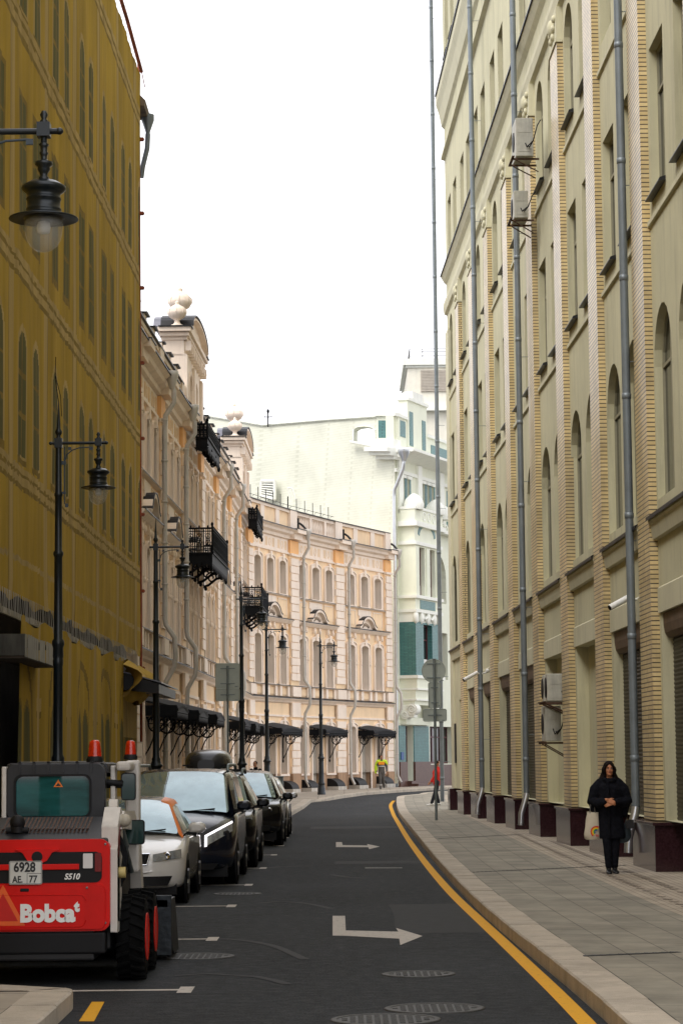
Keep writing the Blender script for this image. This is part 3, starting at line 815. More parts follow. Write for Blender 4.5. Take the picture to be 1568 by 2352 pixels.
def net(name, y0, y1, z0f, z1f, pat, dy, dz, amp, mats, folds=1.0, out=0.0):
    b = MB(); ny = int((y1-y0)/dy); rows = []
    zt = max(z1f(y0), z1f(y1)); nz = int((zt - 3.0) / dz) if False else None
    zlo = min(z0f(y0), z0f(y1)); nz = int((zt - zlo) / dz)
    vs = []; fs = []; ms = []
    for i in range(ny + 1):
        Y = y0 + (y1-y0)*i/ny; a, c = z0f(Y), z1f(Y)
        for k in range(nz + 1):
            z = a + (c-a)*k/nz; e = min(1, 1.2*(z - a)+.2, 1.2*(c-z)+.2)
            d = amp * (math.sin(Y*5.1*folds + .6*math.sin(z*.9)) * .45 + math.sin(Y*13.7*folds + z*.35) * .22 + math.sin(Y*1.7 + z*.8) * .6) * (1.2 - .5*e)
            d += amp*1.5*math.sin(Y * 2.2) * max(0, .35 - (z - a)) * 2
            vs.append((Xn(Y) + out + d, Y, z))
    for i in range(ny):
        for k in range(nz):
            Y = y0 + (y1-y0)*(i+.5)/ny; a, c = z0f(Y), z1f(Y); z = a + (c-a)*(k+.5)/nz
            o = i*(nz+1)+k; fs.append((o, o+nz+1, o+nz+2, o+1)); ms.append(pat(Y, z))
    b.v = vs; b.f = fs; b.m = ms; b.sm = [True]*len(fs)
    return b.build(name, mats, NB)
NM = [MT['net_gold'], MT['net_tan'], MT['net_win'], MT['net_line']]
net('upper_netting', NY0, NY1, lambda Y: ZB + .05*math.sin(Y*1.9) + .03*math.sin(Y*4.3), lambda Y: ZT + (.9 if Y > 59 else 0)*0, pat_upper, .07, .05, .018, NM)
def pat_lower(Y, z):
    u = (Y - 52.0*K + 100 * PER) % PER; u = u if u < PER/2 else u - PER
    if abs(abs(u) - PER/2) < .20: return 1
    if abs(abs(u) - PER/2) < .32 and 2.75 < z < 3.1: return 1 if z > 2.85 else 3
    big = arch_in(u, 2.3, z, 0, 4.05, 1.15); inn = arch_in(u, 2.0, z, 0, 3.85, 1.0)
    if big and not inn and z > 1.7: return 3
    for s in (-1, 1):
        du = u - s*.52
        if arch_in(du, .66, z, .5, 2.95, .33): return 3 if abs(z - 1.75) < .05 else 2
        if arch_in(du, .84, z, .4, 3.05, .42): return 3
    return 0
for a, c in ((30, 36.4), (39.6, 57.2)):
    net('lower_netting', a, c, lambda Y: .35, lambda Y: ZL - .06*math.sin(Y*2.3) - .05*abs(math.sin(Y*1.1)), pat_lower, .085, .06, .045, NM, .6, .06)
net('lower_netting', 57.2, 61.6, lambda Y: .35, lambda Y: 3.7, lambda Y, z: (0 if (int(Y*1.3)) % 2 else 2) if z < 2.6 else 1, .1, .1, .05, [MT['net_line'], MT['net_tan'], MT['net_win'], MT['net_line']], .6, -.05)
# bunched-up cloth over the far canopy
b = MB(); rows = []
for i in range(26):
    t = i/25; Y = 57.0 + 4.4*t; r_ = []
    for k in range(9):
        q = k/8
        r_.append((Xn(Y) + .05 + .42*math.sin(q*PI)*(.6+.4*math.sin(t*19+q*2)) + .12*math.sin(t*31+q*5), Y, ZL - .12 - .78*q + .10*math.sin(t*14) + .06*math.sin(t*27+q*4)))
    rows.append(r_)
b.loft(rows, 0, closed=False, cap=False); b.build('bunched_cloth', mat('gold_cloth', (.48,.31,.05), .75, var=.25), NB)
# dark wall behind the sheets
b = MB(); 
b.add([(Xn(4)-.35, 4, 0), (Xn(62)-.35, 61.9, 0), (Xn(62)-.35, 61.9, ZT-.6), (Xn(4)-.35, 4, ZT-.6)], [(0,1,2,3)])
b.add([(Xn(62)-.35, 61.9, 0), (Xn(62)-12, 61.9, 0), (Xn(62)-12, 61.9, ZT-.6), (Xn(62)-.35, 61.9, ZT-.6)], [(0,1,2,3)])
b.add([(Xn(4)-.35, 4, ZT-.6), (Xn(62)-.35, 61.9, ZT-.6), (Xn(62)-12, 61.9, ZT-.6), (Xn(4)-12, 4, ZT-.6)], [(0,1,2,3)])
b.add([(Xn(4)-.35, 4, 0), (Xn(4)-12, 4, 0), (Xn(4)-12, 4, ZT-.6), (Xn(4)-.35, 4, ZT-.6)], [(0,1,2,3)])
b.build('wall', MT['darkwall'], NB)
b = MB()
b.add([(Xn(4)-.02, 4, 0), (Xn(30)-.02, 30, 0), (Xn(30)-.02, 30, ZT), (Xn(4)-.02, 4, ZT)], [(0,1,2,3)]); b.build('near_netting', MT['net_gold'], NB)
# pale boards and lacing cords in the gap
b = MB(); y = NY0
while y < 61:
    l = random.uniform(2.2, 3.4); h = random.uniform(.10, .15); b.box(Xn(y)-.12, Xn(y)-.07, y, min(y+l-.05, 61.5), 4.40, 4.40+h); y += l
b.build('boards', MT['board'], NB)
b = MB(); y = NY0 + .1
while y < 61:
    x = Xn(y) + .02; b.tube([(x, y, ZB+.08), (x + .02, y + random.uniform(-.07,.07), ZL-.05)], .006, 4); y += random.uniform(.16, .30)
tag(b.build('lacing_cords', mat('pale_cord', (.45,.42,.36), .8), NB), kind='stuff')
# scaffold standards and roof edge at the far end
b = MB(); Xe = Xn(62)
b.tube([(Xe+.02, 62.05, 2.5), (Xe-.03, 62.05, ZT+.3)], .035, 8)
b.tube([(Xe-.9, 62.05, 0.1), (Xe-.9, 62.05, ZT-.4)], .035, 8)
z = 4.4
while z < 20:
    b.box(Xe-.02, Xe+.10, 61.98, 62.12, z-.04, z+.04); b.tube([(Xe-.9, 62.05, z), (Xe+.12, 62.05, z)], .03, 6); z += 2.0
b.build('scaffold_pole', MT['scaffold'], NB)
b = MB(); pts = [(Xn(Y) + .05 + (0), Y, ZT + .08 + .22*(1 if Y < 58 else (62-Y)/4*.9)) for Y in [30 + 2*k for k in range(17)]]
b.tube(pts, .05, 6)
for p in pts[::1]: b.tube([(p[0], p[1], p[2]+.02), (p[0]+.06, p[1]+.4, p[2]-.32)], .012, 4)
b.build('roof_rail', MT['scaffold'], NB)
b = MB()
b.lathe([(.06, 0), (.06, .1), (.17, .42), (.17, .58)], (Xe+.12, 63.2, ZT-1.35), 12)
b.tube([(Xe+.12, 63.2, ZT-1.3), (Xe+.10, 63.2, ZT-1.7), (Xe-.02, 63.2, ZT-2.2), (Xe-.06, 63.2, ZT-2.5)], .07, 10)
b.build('rainwater_head', MT['pipe_grey'], NB)
b = MB(); b.prism([(Xe-3, ZT-.5), (Xe-.05, ZT-.5), (Xe+.16, ZT-.72), (Xe+.12, ZT-.86), (Xe-3, ZT-.9)], 61.95, 63.4, 'y'); b.build('eave', mat('old_eave', (.18,.14,.10), .8, var=.4), NB)
# corrugated canopy, with the dark entrance under it
CA = empty('corrugated_canopy'); CA.parent = NB
b = MB(); x0, x1, y0, y1 = Xn(40)-.1, -5.0, 37.7, 41.8
n = 60
for i in range(n):   # front fascia, corrugated
    a = x0 + (x1-x0)*i/n; c = x0 + (x1-x0)*(i+1)/n; d = .012*(1 if i % 2 else -1)
    b.quad((a, y0+d, 3.66), (c, y0-d, 3.66), (c, y0-d, 4.0), (a, y0+d, 4.0))
b.build('fascia', MT['corr'], CA)
b = MB(); k = 14
for i in range(k):
    a = y0 + (y1-y0)*i/k; c = y0 + (y1-y0)*(i+1)/k; s = random.uniform(-.008, .008); e = .06*math.sin(i*.9)
    b.quad((x1+s, a, 3.64), (x1+s, c-.01, 3.64), (x1+s, c-.01, 4.0+e*.3), (x1+s, a, 4.0))
b.build('side_fascia', MT['corr'], CA)
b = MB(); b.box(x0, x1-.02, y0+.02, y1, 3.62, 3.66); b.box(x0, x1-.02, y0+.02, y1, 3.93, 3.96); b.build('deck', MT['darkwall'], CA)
FC = empty('dark_canopy'); FC.parent = NB
b = MB(); x0, x1, y0, y1 = Xn(60)-.1, -4.42, 57.6, 63.3
b.add([(x0,y0,3.72),(x1+.0,y0,3.62),(x1,y1,3.62),(x0,y1,3.72),(x0,y0,4.14),(x1,y0,3.84),(x1,y1,3.84),(x0,y1,4.14)],
      [(0,3,2,1),(4,5,6,7),(0,1,5,4),(1,2,6,5),(2,3,7,6),(3,0,4,7)]); b.build('roof_slab', MT['blackmetal'], FC)
b = MB(); b.add([(x0,y0-.05,4.15),(x1+.06,y0-.05,3.86),(x1+.06,y1+.05,3.86),(x0,y1+.05,4.15),(x0,y0-.05,4.18),(x1+.06,y0-.05,3.89),(x1+.06,y1+.05,3.89),(x0,y1+.05,4.18)],
      [(0,3,2,1),(4,5,6,7),(0,1,5,4),(1,2,6,5),(2,3,7,6),(3,0,4,7)]); b.build('roof_sheet', MT['roofgrey'], FC)

# ================================================================= peach stucco building
PB = tag(empty('stucco_building'), 'ornate peach stucco building curving round the bend, with gables and black balconies', 'building')
def Xp(Y):
    t = [(52, -5.98), (59.4, -5.87), (66.35, -5.67), (73.3, -5.47), (80.25, -5.27), (87.2, -5.07), (94.15, -4.88), (101.1, -4.68), (108.05, -4.56), (115, -4.47)]
    for (a, x), (c, y) in zip(t, t[1:]):
        if Y <= c + 1e-6: return x + (y - x) * (Y - a) / (c - a) - .16
PJ = [(Xp(Y), Y) for Y in (59.4, 66.35, 73.3, 80.25, 87.2, 94.15, 101.1, 108.05, 115)] + [(-2.58, 121.66), (-.28, 127.8), (2.62, 134.6)]
Z = {k: zz(v) for k, v in dict(base=1.3, g0=1.25, g1=3.95, b0=4.45, b1=5.05, c1=5.12, c1t=5.42, s2=6.02, w20=6.07, w21=8.63, p2=9.35, p2t=9.62, pn0=9.75, s3=10.85, w30=10.9, w31=12.7, f0=13.22, f1=13.9, c3=13.95, c3t=14.5, par=15.55).items()}
GAB = (3, 7)         # bays with a gable
BALU = (9,)          # bay with a balustrade in the parapet
WX = lambda Wd: [Wd*.5 - 1.93, Wd*.5, Wd*.5 + 1.93]
WW = .98
def pwin(kind, h, r):
    def mk(parent, mtx):
        b = MB(); o_ = outline(WW, h, r)
        band(b, o_, .16, -.07, .02, 0); band(b, [(x*1.34, z + (.16 if z > 0 else 0)) for x, z in o_], .05, -.11, .0, 0)
        b.box(-.12, .12, -.14, 0, h - .02, h + .34, 0)       # keystone
        if kind == 'tall':
            for s in (-1, 1): b.box(s*.66-.05, s*.66+.05, -.13, 0, h*.62, h*.80, 0); b.ball((s*.66, -.1, h*.58), .06, .05, .10, 0, 8, 5)
        b.box(-WW/2-.22, WW/2+.22, -.12, .02, -.10, -.0, 0)
        w = b.build('window', MT['pwhite'], parent, mtx)
        q = MB(); sash(q, WW, h, r, .33, .06, 0, .66); q.build('sash', MT['pframe'], w)
        pane(WW, h, r, .36, 'pane', MT['glass'], w)
        return w
    return mk
def canopy(parent, mtx):
    c = empty('canopy'); c.parent = parent; c.matrix_local = mtx
    b = MB(); w = 1.6; n = 14; rings = []
    # shallow barrel roof sloping out from the wall
    for y, dz in ((.0, .26), (-.45, .19), (-1.02, .05), (-1.06, -.02)):
        rings.append([(-w + 2*w*k/n, y, dz + .14*math.sin(PI*k/n)) for k in range(n+1)] + [(w - 2*w*k/n, y, dz - .06 + .14*math.sin(PI - PI*k/n)) for k in range(n+1)])
    b.loft(rings, 0, True, True, False); b.build('roof', MT['blackroof'], c)
    b = MB(); b.box(-w, w, -1.04, -1.0, -.10, .06)
    for s in (-1, 1): b.box(s*w-.02, s*w+.02, -1.02, 0, -.20, .10)
    for k in range(34):
        x = -w + .06 + k*(2*w-.12)/33
        b.prism([(x-.045, -.12), (x, -.26 - .05*(k % 2)), (x+.045, -.12)], -1.035, -1.015, 'y')
    for s in (-1, 1):
        for k in range(9):
            y = -.98 + k*.115; b.prism([(y-.05, -.22), (y, -.38), (y+.05, -.22)], s*w-.01, s*w+.01, 'x')
    b.build('valance', MT['wiron'], c)
    for s in (-1, 1):
        b = MB(); x = s*(w-.12)
        b.tube([(x, -.04, -.15), (x, -.04, -1.45)], .03, 6); b.tube([(x, -.04, -1.4), (x, -.22, -1.1), (x, -.34, -.8), (x, -.62, -.42), (x, -.98, -.2)], .024, 6)
        b.tube([(x, -.42+.24*math.cos(a), -.42+.24*math.sin(a)) for a in [2*PI*k/14 for k in range(15)]], .026, 5)
        for k in range(4): a = PI*k/4; b.tube([(x, -.42-.23*math.cos(a), -.42-.23*math.sin(a)), (x, -.42+.23*math.cos(a), -.42+.23*math.sin(a))], .013, 4)
        b.tube([(x, -.86+.12*math.cos(a), -.22+.09*math.sin(a)) for a in [2*PI*k/10 for k in range(11)]], .018, 5)
        b.ball((x, -.04, -1.5), .05, .05, .09, 0, 8, 5)
        b.build('bracket', MT['wiron'], c)
    return c
def scroll(b, x, y, z, r, s=1, t=.016, plane='xz', turns=1.6, n=16):
    P = []
    for k in range(n+1):
        a = turns*2*PI*k/n; q = r*(1 - .8*k/n)
        P.append((x + s*q*math.cos(a), y, z + q*math.sin(a)) if plane == 'xz' else (x, y + s*q*math.cos(a), z + q*math.sin(a)))
    b.tube(P, t, 4)
def balcony(parent, mtx, w, d, hr, name='balcony', drop=1.1):
    c = empty(name); c.parent = parent; c.matrix_local = mtx
    b = MB(); b.box(-w/2, w/2, -d, .0, -.10, 0); b.box(-w/2-.05, w/2+.05, -d-.05, .0, -.03, .02); b.build('floor_slab', MT['wiron'], c)
    def side(p0, p1, cnt):
        b = MB(); p0 = Vector(p0); p1 = Vector(p1); ax = (p1-p0); L_ = ax.length; ax.normalize()
        for z, t in ((hr, .035), (hr-.10, .018), (.10, .02), (.22, .014)): b.tube([p0+Vector((0,0,z)), p1+Vector((0,0,z))], t, 6)
        for k in range(cnt*4+1):
            p = p0 + ax*L_*k/(cnt*4); b.tube([p+Vector((0,0,0)), p+Vector((0,0,hr))], .012 if k % 4 else .022, 4)
        for k in range(cnt):
            p = p0 + ax*L_*(k+.5)/cnt; r = min(L_/cnt*.3, .14)
            for zc in (hr*.42, hr*.68):
                b.tube([p + ax*(r*math.cos(a)) + Vector((0,0,zc + r*math.sin(a))) for a in [2*PI*q/10 for q in range(11)]], .013, 4)
            b.tube([p + ax*(r*math.cos(a)*.5) + Vector((0,0,hr*.55 + r*1.5*math.sin(a))) for a in [2*PI*q/10 for q in range(11)]], .010, 4)
            b.ball(p + Vector((0,0,hr+.05)), .035, .035, .06, 0, 6, 4)
        for p in (p0, p1): b.tube([p, p+Vector((0,0,hr+.08))], .035, 6); b.ball(p+Vector((0,0,hr+.13)), .05, .05, .08, 0, 8, 5)
        b.build('railing', MT['wiron'], c)
    side((-w/2, -.02, 0), (-w/2, -d, 0), 3); side((-w/2, -d, 0), (w/2, -d, 0), int(w/.36)); side((w/2, -.02, 0), (w/2, -d, 0), 3)
    b = MB(); b.box(-w/2, w/2, -d, -d+.03, -.34, -.08); b.box(-w/2, -w/2+.03, -d, 0, -.34, -.08)
    n = int(w/.2)
    for k in range(n+1):
        x = -w/2 + w*k/n; b.prism([(x-.08, -.34), (x, -.52-.06*(k % 2)), (x+.08, -.34)], -d+.0, -d+.02, 'y')
    for k in range(5):
        y = -d + d*(k+.5)/5; b.prism([(y-.09, -.34), (y, -.50), (y+.09, -.34)], -w/2, -w/2+.02, 'x')
    b.build('apron', MT['wiron'], c)
    for x in ([-w/2+.12, -w/6, w/6, w/2-.12] if w > 3 else [-w/2+.1, w/2-.1]):
        b = MB(); b.box(x-.06, x+.06, -.06, 0, -drop, -.1)
        b.tube([(x, -.05, -drop+.05), (x, -.25*d, -drop*.85), (x, -.55*d, -drop*.55), (x, -.95*d, -.3)], .05, 6)
        scroll(b, x, -.38*d, -.35, .22*min(1, drop/.7), 1, .03, 'yz'); scroll(b, x, -.75*d, -.28, .12, -1, .025, 'yz')
        b.ball((x, -.12, -drop-.02), .06, .06, .08, 0, 8, 5); b.ball((x, -d*.95, -.48), .06, .06, .12, 0, 8, 5)
        b.build('bracket', MT['wiron'], c)
    return c
wall = MB(); trim = MB(); corn = MB(); roof = MB(); base = MB()
fr = []
for i in range(len(PJ) - 1):
    M, Wd = frame(PJ[i], PJ[i+1], 0)
    fr.append((M, Wd)); Mz = T((0, 0, -zr(PJ[i][1])*.0))
    for q in (wall, trim, corn, roof, base): q.M = M
    xs = WX(Wd); last = i == len(PJ) - 2
    rg = .16
    holes = [(x, WW, Z['g0'], Z['g1'], rg) for x in xs]
    holes += [(x, WW, Z['w20'], Z['w21'], .16) for x in xs] + [(x, WW, Z['w30'], Z['w31'], .16) for x in xs]
    doorbay = True
    if doorbay: holes[1] = (xs[1], 1.25, .0, Z['g1'], rg)
    wallp(wall, 0, Wd, Z['base'], Z['c3'], [(h[0], h[1], max(h[2], Z['base']), h[3], h[4]) for h in holes], 0, .38, 0, 1)
    b_h = [(xs[1], 1.25, 0.0, Z['base'], 0)] if doorbay else []
    wallp(base, 0, Wd, -.6, Z['base'], [(xs[1], 1.25, -.6, Z['base'], 0)], -.06, .36, 0, 0)
    base.box(0, xs[1]-.625, -.06, 0.0, Z['base']-.001, Z['base']+.03); base.box(xs[1]+.625, Wd, -.06, 0.0, Z['base']-.001, Z['base']+.03)
    P0, P1 = .55, Wd-.55
    # ground-floor white piers between the openings, with orange joints
    # peach band, string cornice
    trim.box(P0, P1, -.03, 0, Z['b0'], Z['b1'], 1)
    trim.box(P0, P1, -.06, 0, Z['b0']-.10, Z['b0']-.002, 0)
    strip(corn, 0, Wd, [(0,Z['c1']-.06),(-.12,Z['c1']),(-.16,Z['c1']+.06),(-.30,Z['c1']+.16),(-.30,Z['c1']+.22),(0,Z['c1t'])], 0)
    strip(corn, 0, Wd, [(0,Z['c1t']+.004),(-.33,Z['c1']+.224),(-.33,Z['c1']+.19),(-.302,Z['c1']+.20),(0,Z['c1t']+.03)], 1)
    # apron with balusters panels under the first-floor windows
    for x in xs:
        trim.box(x-.42, x+.42, -.05, 0, Z['c1t']+.10, Z['s2']-.14, 1)
        for s in (-1, 1): trim.box(x+s*.6-.16, x+s*.6+.16, -.14, 0, Z['c1t']+.02, Z['s2']-.06, 0)
    strip(corn, 0, Wd, [(0,Z['s2']-.06),(-.20,Z['s2']-.03),(-.20,Z['s2']),(0,Z['s2']+.035)], 0)
    strip(corn, 0, Wd, [(0,Z['s2']+.04),(-.22,Z['s2']+.004),(-.22,Z['s2']-.02),(-.202,Z['s2']-.0),(0,Z['s2']+.055)], 1)
    # brackets and cornice with arched pediment over the middle window
    for x in xs:
        for s in (-1, 1): trim.box(x+s*.36-.09, x+s*.36+.09, -.15, 0, Z['w21']+.36, Z['p2']-.04, 0); trim.ball((x+s*.36, -.14, Z['w21']+.42), .08, .07, .12, 0, 8, 5)
        trim.box(x-.22, x+.22, -.05, 0, Z['w21']+.42, Z['p2']-.08, 1)
    strip(corn, P0, Wd-P0, [(0,Z['p2']-.05),(-.14,Z['p2']),(-.30,Z['p2']+.14),(-.30,Z['p2']+.20),(0,Z['p2t'])], 0)
    strip(corn, P0, Wd-P0, [(0,Z['p2t']+.004),(-.33,Z['p2']+.204),(-.33,Z['p2']+.17),(-.302,Z['p2']+.185),(0,Z['p2t']+.03)], 1)
    ar = [(xs[1] + 1.02*math.cos(PI*.86 - PI*.72*k/12), Z['p2t'] - .26 + .80*math.sin(PI*.86 - PI*.72*k/12)) for k in range(13)]
    ar = [(xs[1]-1.15, Z['p2t']-.02)] + ar + [(xs[1]+1.15, Z['p2t']-.02)]
    band(corn, ar, .13, -.30, .0, 0); band(corn, [(x, z+.132) for x, z in ar], .03, -.33, .0, 1)
    corn.add([(x, -.08, z) for x, z in ar], [tuple(range(len(ar)))], 0)
    for k in range(5): corn.ball((xs[1]-.4+.2*k, -.10, Z['p2t']+.14+.10*math.sin(PI*k/4)), .11, .06, .09, 3, 8, 5)
    # panels between the storeys
    for q, x in enumerate(xs):
        if q != 1: trim.box(x-.62, x+.62, -.02, 0, Z['pn0']+.05, Z['s3']-.22, 1); band(trim, [(-.62,0),(-.62,Z['s3']-.27-Z['pn0']),(.62,Z['s3']-.27-Z['pn0']),(.62,0)], .05, -.045, 0, 0, x, Z['pn0']+.05)
        else: trim.prism([(x-.9, Z['s3']-.12), (x-.9, Z['s3']-.45), (x-.7, Z['s3']-.45), (x-.7, Z['s3']-.62), (x+.7, Z['s3']-.62), (x+.7, Z['s3']-.45), (x+.9, Z['s3']-.45), (x+.9, Z['s3']-.12)], -.05, 0, 'y', 0)
    strip(corn, P0, Wd-P0, [(0,Z['s3']-.08),(-.16,Z['s3']-.05),(-.16,Z['s3']-.01),(0,Z['s3']+.02)], 0)
    strip(corn, P0, Wd-P0, [(0,Z['s3']+.024),(-.18,Z['s3']-.006),(-.18,Z['s3']-.03),(-.162,Z['s3']-.01),(0,Z['s3']+.04)], 1)
    # frieze: white field with raised peach rings and bars
    trim.box(P0, P1, -.03, 0, Z['f0'], Z['f1'], 0)
    trim.box(P0-.02, P1+.02, -.09, 0, Z['f0']-.10, Z['f0']-.002, 0)
    n = 3
    for x in xs:
        zc = (Z['f0']+Z['f1'])/2
        R = .20
        band(trim, [(x+R*.8*math.cos(PI*2*k/12), zc+R*math.sin(-PI*2*k/12)) for k in range(13)][::-1], .035, -.045, -.02, 1)
        for k in (-5, -4, -3, 3, 4, 5):
            xx = x + k*.135 + (.0); trim.box(xx-.022, xx+.022, -.045, -.02, zc-.22, zc+.22, 1)
    # main cornice
    strip(corn, 0, Wd, [(0,Z['c3']-.04),(-.14,Z['c3']),(-.16,Z['c3']+.14),(-.34,Z['c3']+.22),(-.38,Z['c3']+.34),(-.52,Z['c3']+.42),(-.52,Z['c3']+.48),(0,Z['c3t'])], 0)
    strip(corn, 0, Wd, [(0,Z['c3t']+.004),(-.56,Z['c3']+.484),(-.56,Z['c3']+.44),(-.522,Z['c3']+.455),(0,Z['c3t']+.05)], 1)
    # parapet
    if i not in GAB:
        if i in BALU or i == 0:
            wall.box(0, Wd, .25, .45, Z['c3t'], Z['par'], 0)
            for a, c in ((.55, 2.5), (2.8, 4.6), (4.9, Wd-.35)):
                k = a + .15
                while k < c - .1:
                    trim.lathe([(.05,0),(.07,.05),(.05,.1),(.095,.3),(.06,.5),(.045,.62),(.07,.7),(.05,.74)], (k, .06, Z['c3t']+.12), 8, 0); k += .24
                trim.box(c, c+.30, -.06, .25, Z['c3t'], Z['par'], 0)
            trim.box(.1, Wd-.1, -.04, .25, Z['c3t'], Z['c3t']+.12, 0); trim.box(.1, Wd-.1, -.05, .25, Z['par']-.16, Z['par'], 0)
        else:
            wall.box(0, Wd, 0.02, .45, Z['c3t'], Z['par'], 0)
            for x in (.0, Wd*.34, Wd*.67): trim.box(max(x-.28, .0), x+.28, -.06, .02, Z['c3t'], Z['par']-.02, 0)
            trim.box(0, Wd, -.08, .03, Z['par']-.14, Z['par'], 0)
        strip(roof, -.02, Wd+.02, [(-.16, Z['par']+.004), (.55, Z['par']+.02), (.55, Z['par']+.06), (-.16, Z['par']+.045)], 1)
        if i < 8:   # little raised caps along the edge
            for x in (.0, Wd*.34, Wd*.67):
                trim.box(max(0, x-.34), x+.34, -.12, .3, Z['par']+.05, Z['par']+.22, 0); strip(roof, max(0,x-.42), x+.42, [(-.2, Z['par']+.222), (.4, Z['par']+.222), (.4, Z['par']+.28), (-.22, Z['par']+.26)], 1)
    # roof behind
    roof.quad((0,.5,Z['par']), (Wd,.5,Z['par']), (Wd+.3,5,Z['par']+(1.8 if i < 8 else .7)), (-.3,5,Z['par']+(1.8 if i < 8 else .7)), 0)
    wall.quad((-.2,8,0),(Wd+.2,8,0),(Wd+.2,8,Z['par']),(-.2,8,Z['par']), 0)
    roof.quad((-.3,5,Z['par']+(1.8 if i < 8 else .7)),(Wd+.3,5,Z['par']+(1.8 if i < 8 else .7)),(Wd+.3,8,Z['par']),(-.3,8,Z['par']), 0)
for q in (wall, trim, corn, roof, base): q.M = None
# ends
e = PJ[-1]; M, Wd = fr[-1]
wall.M = M; wall.quad((Wd,0,0),(Wd,8,0),(Wd,8,Z['par']),(Wd,0,Z['par']), 0); wall.M = fr[0][0]; wall.quad((0,0,0),(0,8,0),(0,8,Z['par']),(0,0,Z['par']), 0); wall.M = None
wall.build('wall', [MT['ppeach'], MT['pwhite']], PB); base.build('stone_base', MT['pbase'], PB)
trim.build('stucco_ornament', [MT['pwhite'], MT['ppeach'], MT['porange']], PB)
corn.build('cornice', [MT['pwhite'], MT['blackmetal'], MT['blackmetal'], mat('grey_relief', (.35,.27,.2), .9, var=.3)], PB); roof.build('roof', [MT['roofgrey'], MT['blackmetal']], PB)
for i, (M, Wd) in enumerate(fr):
    if i == 0: continue
    xs = WX(Wd)
    for q, x in enumerate(xs):
        put_window('pw2', pwin('tall', Z['w21']-Z['w20'], .16), PB, M @ T((x, 0, Z['w20'])))
        put_window('pw3', pwin('top', Z['w31']-Z['w30'], .16), PB, M @ T((x, 0, Z['w30'])))
        if q != 1: put_window('pwg', pwin('ground', Z['g1']-Z['base'], .16), PB, M @ T((x, 0, Z['base'])))
        else:
            def mkdoor(parent, mtx):
                b = MB(); band(b, outline(1.25, Z['g1'], .16), .16, -.07, .02, 0); d = b.build('doorway', MT['pwhite'], parent, mtx)
                b = MB(); b.box(-.62, .62, .24, .30, -.5, Z['g1']-.7, 0); b.box(-.02, .02, .225, .25, 0, Z['g1']-.7, 0)
                for s in (-1, 1):
                    for z0, z1 in ((.15,.9),(1.05,2.2)): b.box(s*.31-.2, s*.31+.2, .225, .245, z0, z1, 0)
                b.build('door_leaf', MT['pframe'], d); b = MB(); b.quad((-.62,.27,Z['g1']-.7),(.62,.27,Z['g1']-.7),(.62,.27,Z['g1']-.03),(-.62,.27,Z['g1']-.03)); b.build('pane', MT['glass'], d)
                return d
            put_window('door', mkdoor, PB, M @ T((x, 0, 0)))
    if i != 4: put_window('canopy', canopy, PB, M @ T((Wd*.5 + .35, 0, Z['b0']-.80)))
    # basement light-well hoods with their pale kerbs
    for x in (xs[0], xs[2]):
        def mkhood(parent, mtx):
            b = MB(); n = 8
            b.loft([[(-.55, -.62*math.cos(PI/2*k/n)-.05, .18+.42*math.sin(PI/2*k/n)) for k in range(n+1)] + [(-.55, -.05, .18)], [(.55, -.62*math.cos(PI/2*k/n)-.05, .18+.42*math.sin(PI/2*k/n)) for k in range(n+1)] + [(.55, -.05, .18)]], 0, True, True, False)
            o = b.build('light_well_hood', MT['rubber'], parent, mtx)
            b = MB(); b.box(-.62, .62, -.72, 0, -.3, .18); b.build('kerb_block', mat('pale_concrete', (.5,.46,.4), .9, var=.15, dirt=.3), o)
            return o
        put_window('hood', mkhood, PB, M @ T((x, 0, .15 + zr(PJ[i][1] + (PJ[i+1][1]-PJ[i][1])*x/Wd))))
# pilasters with rusticated blocks
for j, p in enumerate(PJ):
    if j < 1: continue
    M, Wd = fr[min(j, len(fr)-1)]; Mb = fr[max(j-1, 0)][0]
    R = M.to_3x3().to_4x4(); R2 = Mb.to_3x3().to_4x4()
    o = T((p[0], p[1], M.translation.z))
    b = MB()
    segs = [(o @ R, 0, .62)] + [(o @ R2, -.62, 0)]
    if j == len(PJ)-1: segs = [(o @ R2, -.9, 0.0)]
    for Mm, xa, xb in segs:
        b.M = Mm
        b.box(xa, xb, -.13, .0, Z['base']-1.9, Z['f0']-.1, 1)
        b.box(xa, xb, -.22, .0, -.6, Z['base'], 2)
        z = Z['base'] + .02; k = 0
        while z < Z['f0'] - .5:
            if not (Z['b0']-.30 < z < Z['s2']-.05) :
                ins = 0 if k % 2 == 0 else .07
                b.box(xa + (ins if xa < 0 else 0), xb - (ins if xb > 0 else 0), -.20, -.10, z, z+.355, 0)
            k += 1; z += .39
        b.box(xa, xb, -.22, 0, Z['b0']-.1, Z['c1'], 0); b.box(xa, xb, -.26, 0, Z['c1t']+.02, Z['s2']-.05, 0)
        b.box(xa, xb, -.24, .0, Z['f0']-.16, Z['f0']-.04, 0)
        c = xa*.5 + xb*.5
        b.box(xa + (.0), xb, -.16, 0, Z['f0']-.038, Z['f1'], 3)
        b.box(xa, xb, -.60, 0, Z['c3']+.30, Z['c3']+.50, 0); b.box(xa, xb, -.40, 0, Z['c3']+.0, Z['c3']+.298, 0)
        b.box(xa, xb, -.63, 0, Z['c3']+.503, Z['c3']+.54, 4)
        b.box(xa*.8, xb*.8, -.14, .3, Z['c3t'], Z['par']+.02, 0)
    b.M = None; b.build('pilaster', [MT['pwhite'], MT['ppeach'], MT['pbase'], MT['porange'], MT['blackmetal']], PB)
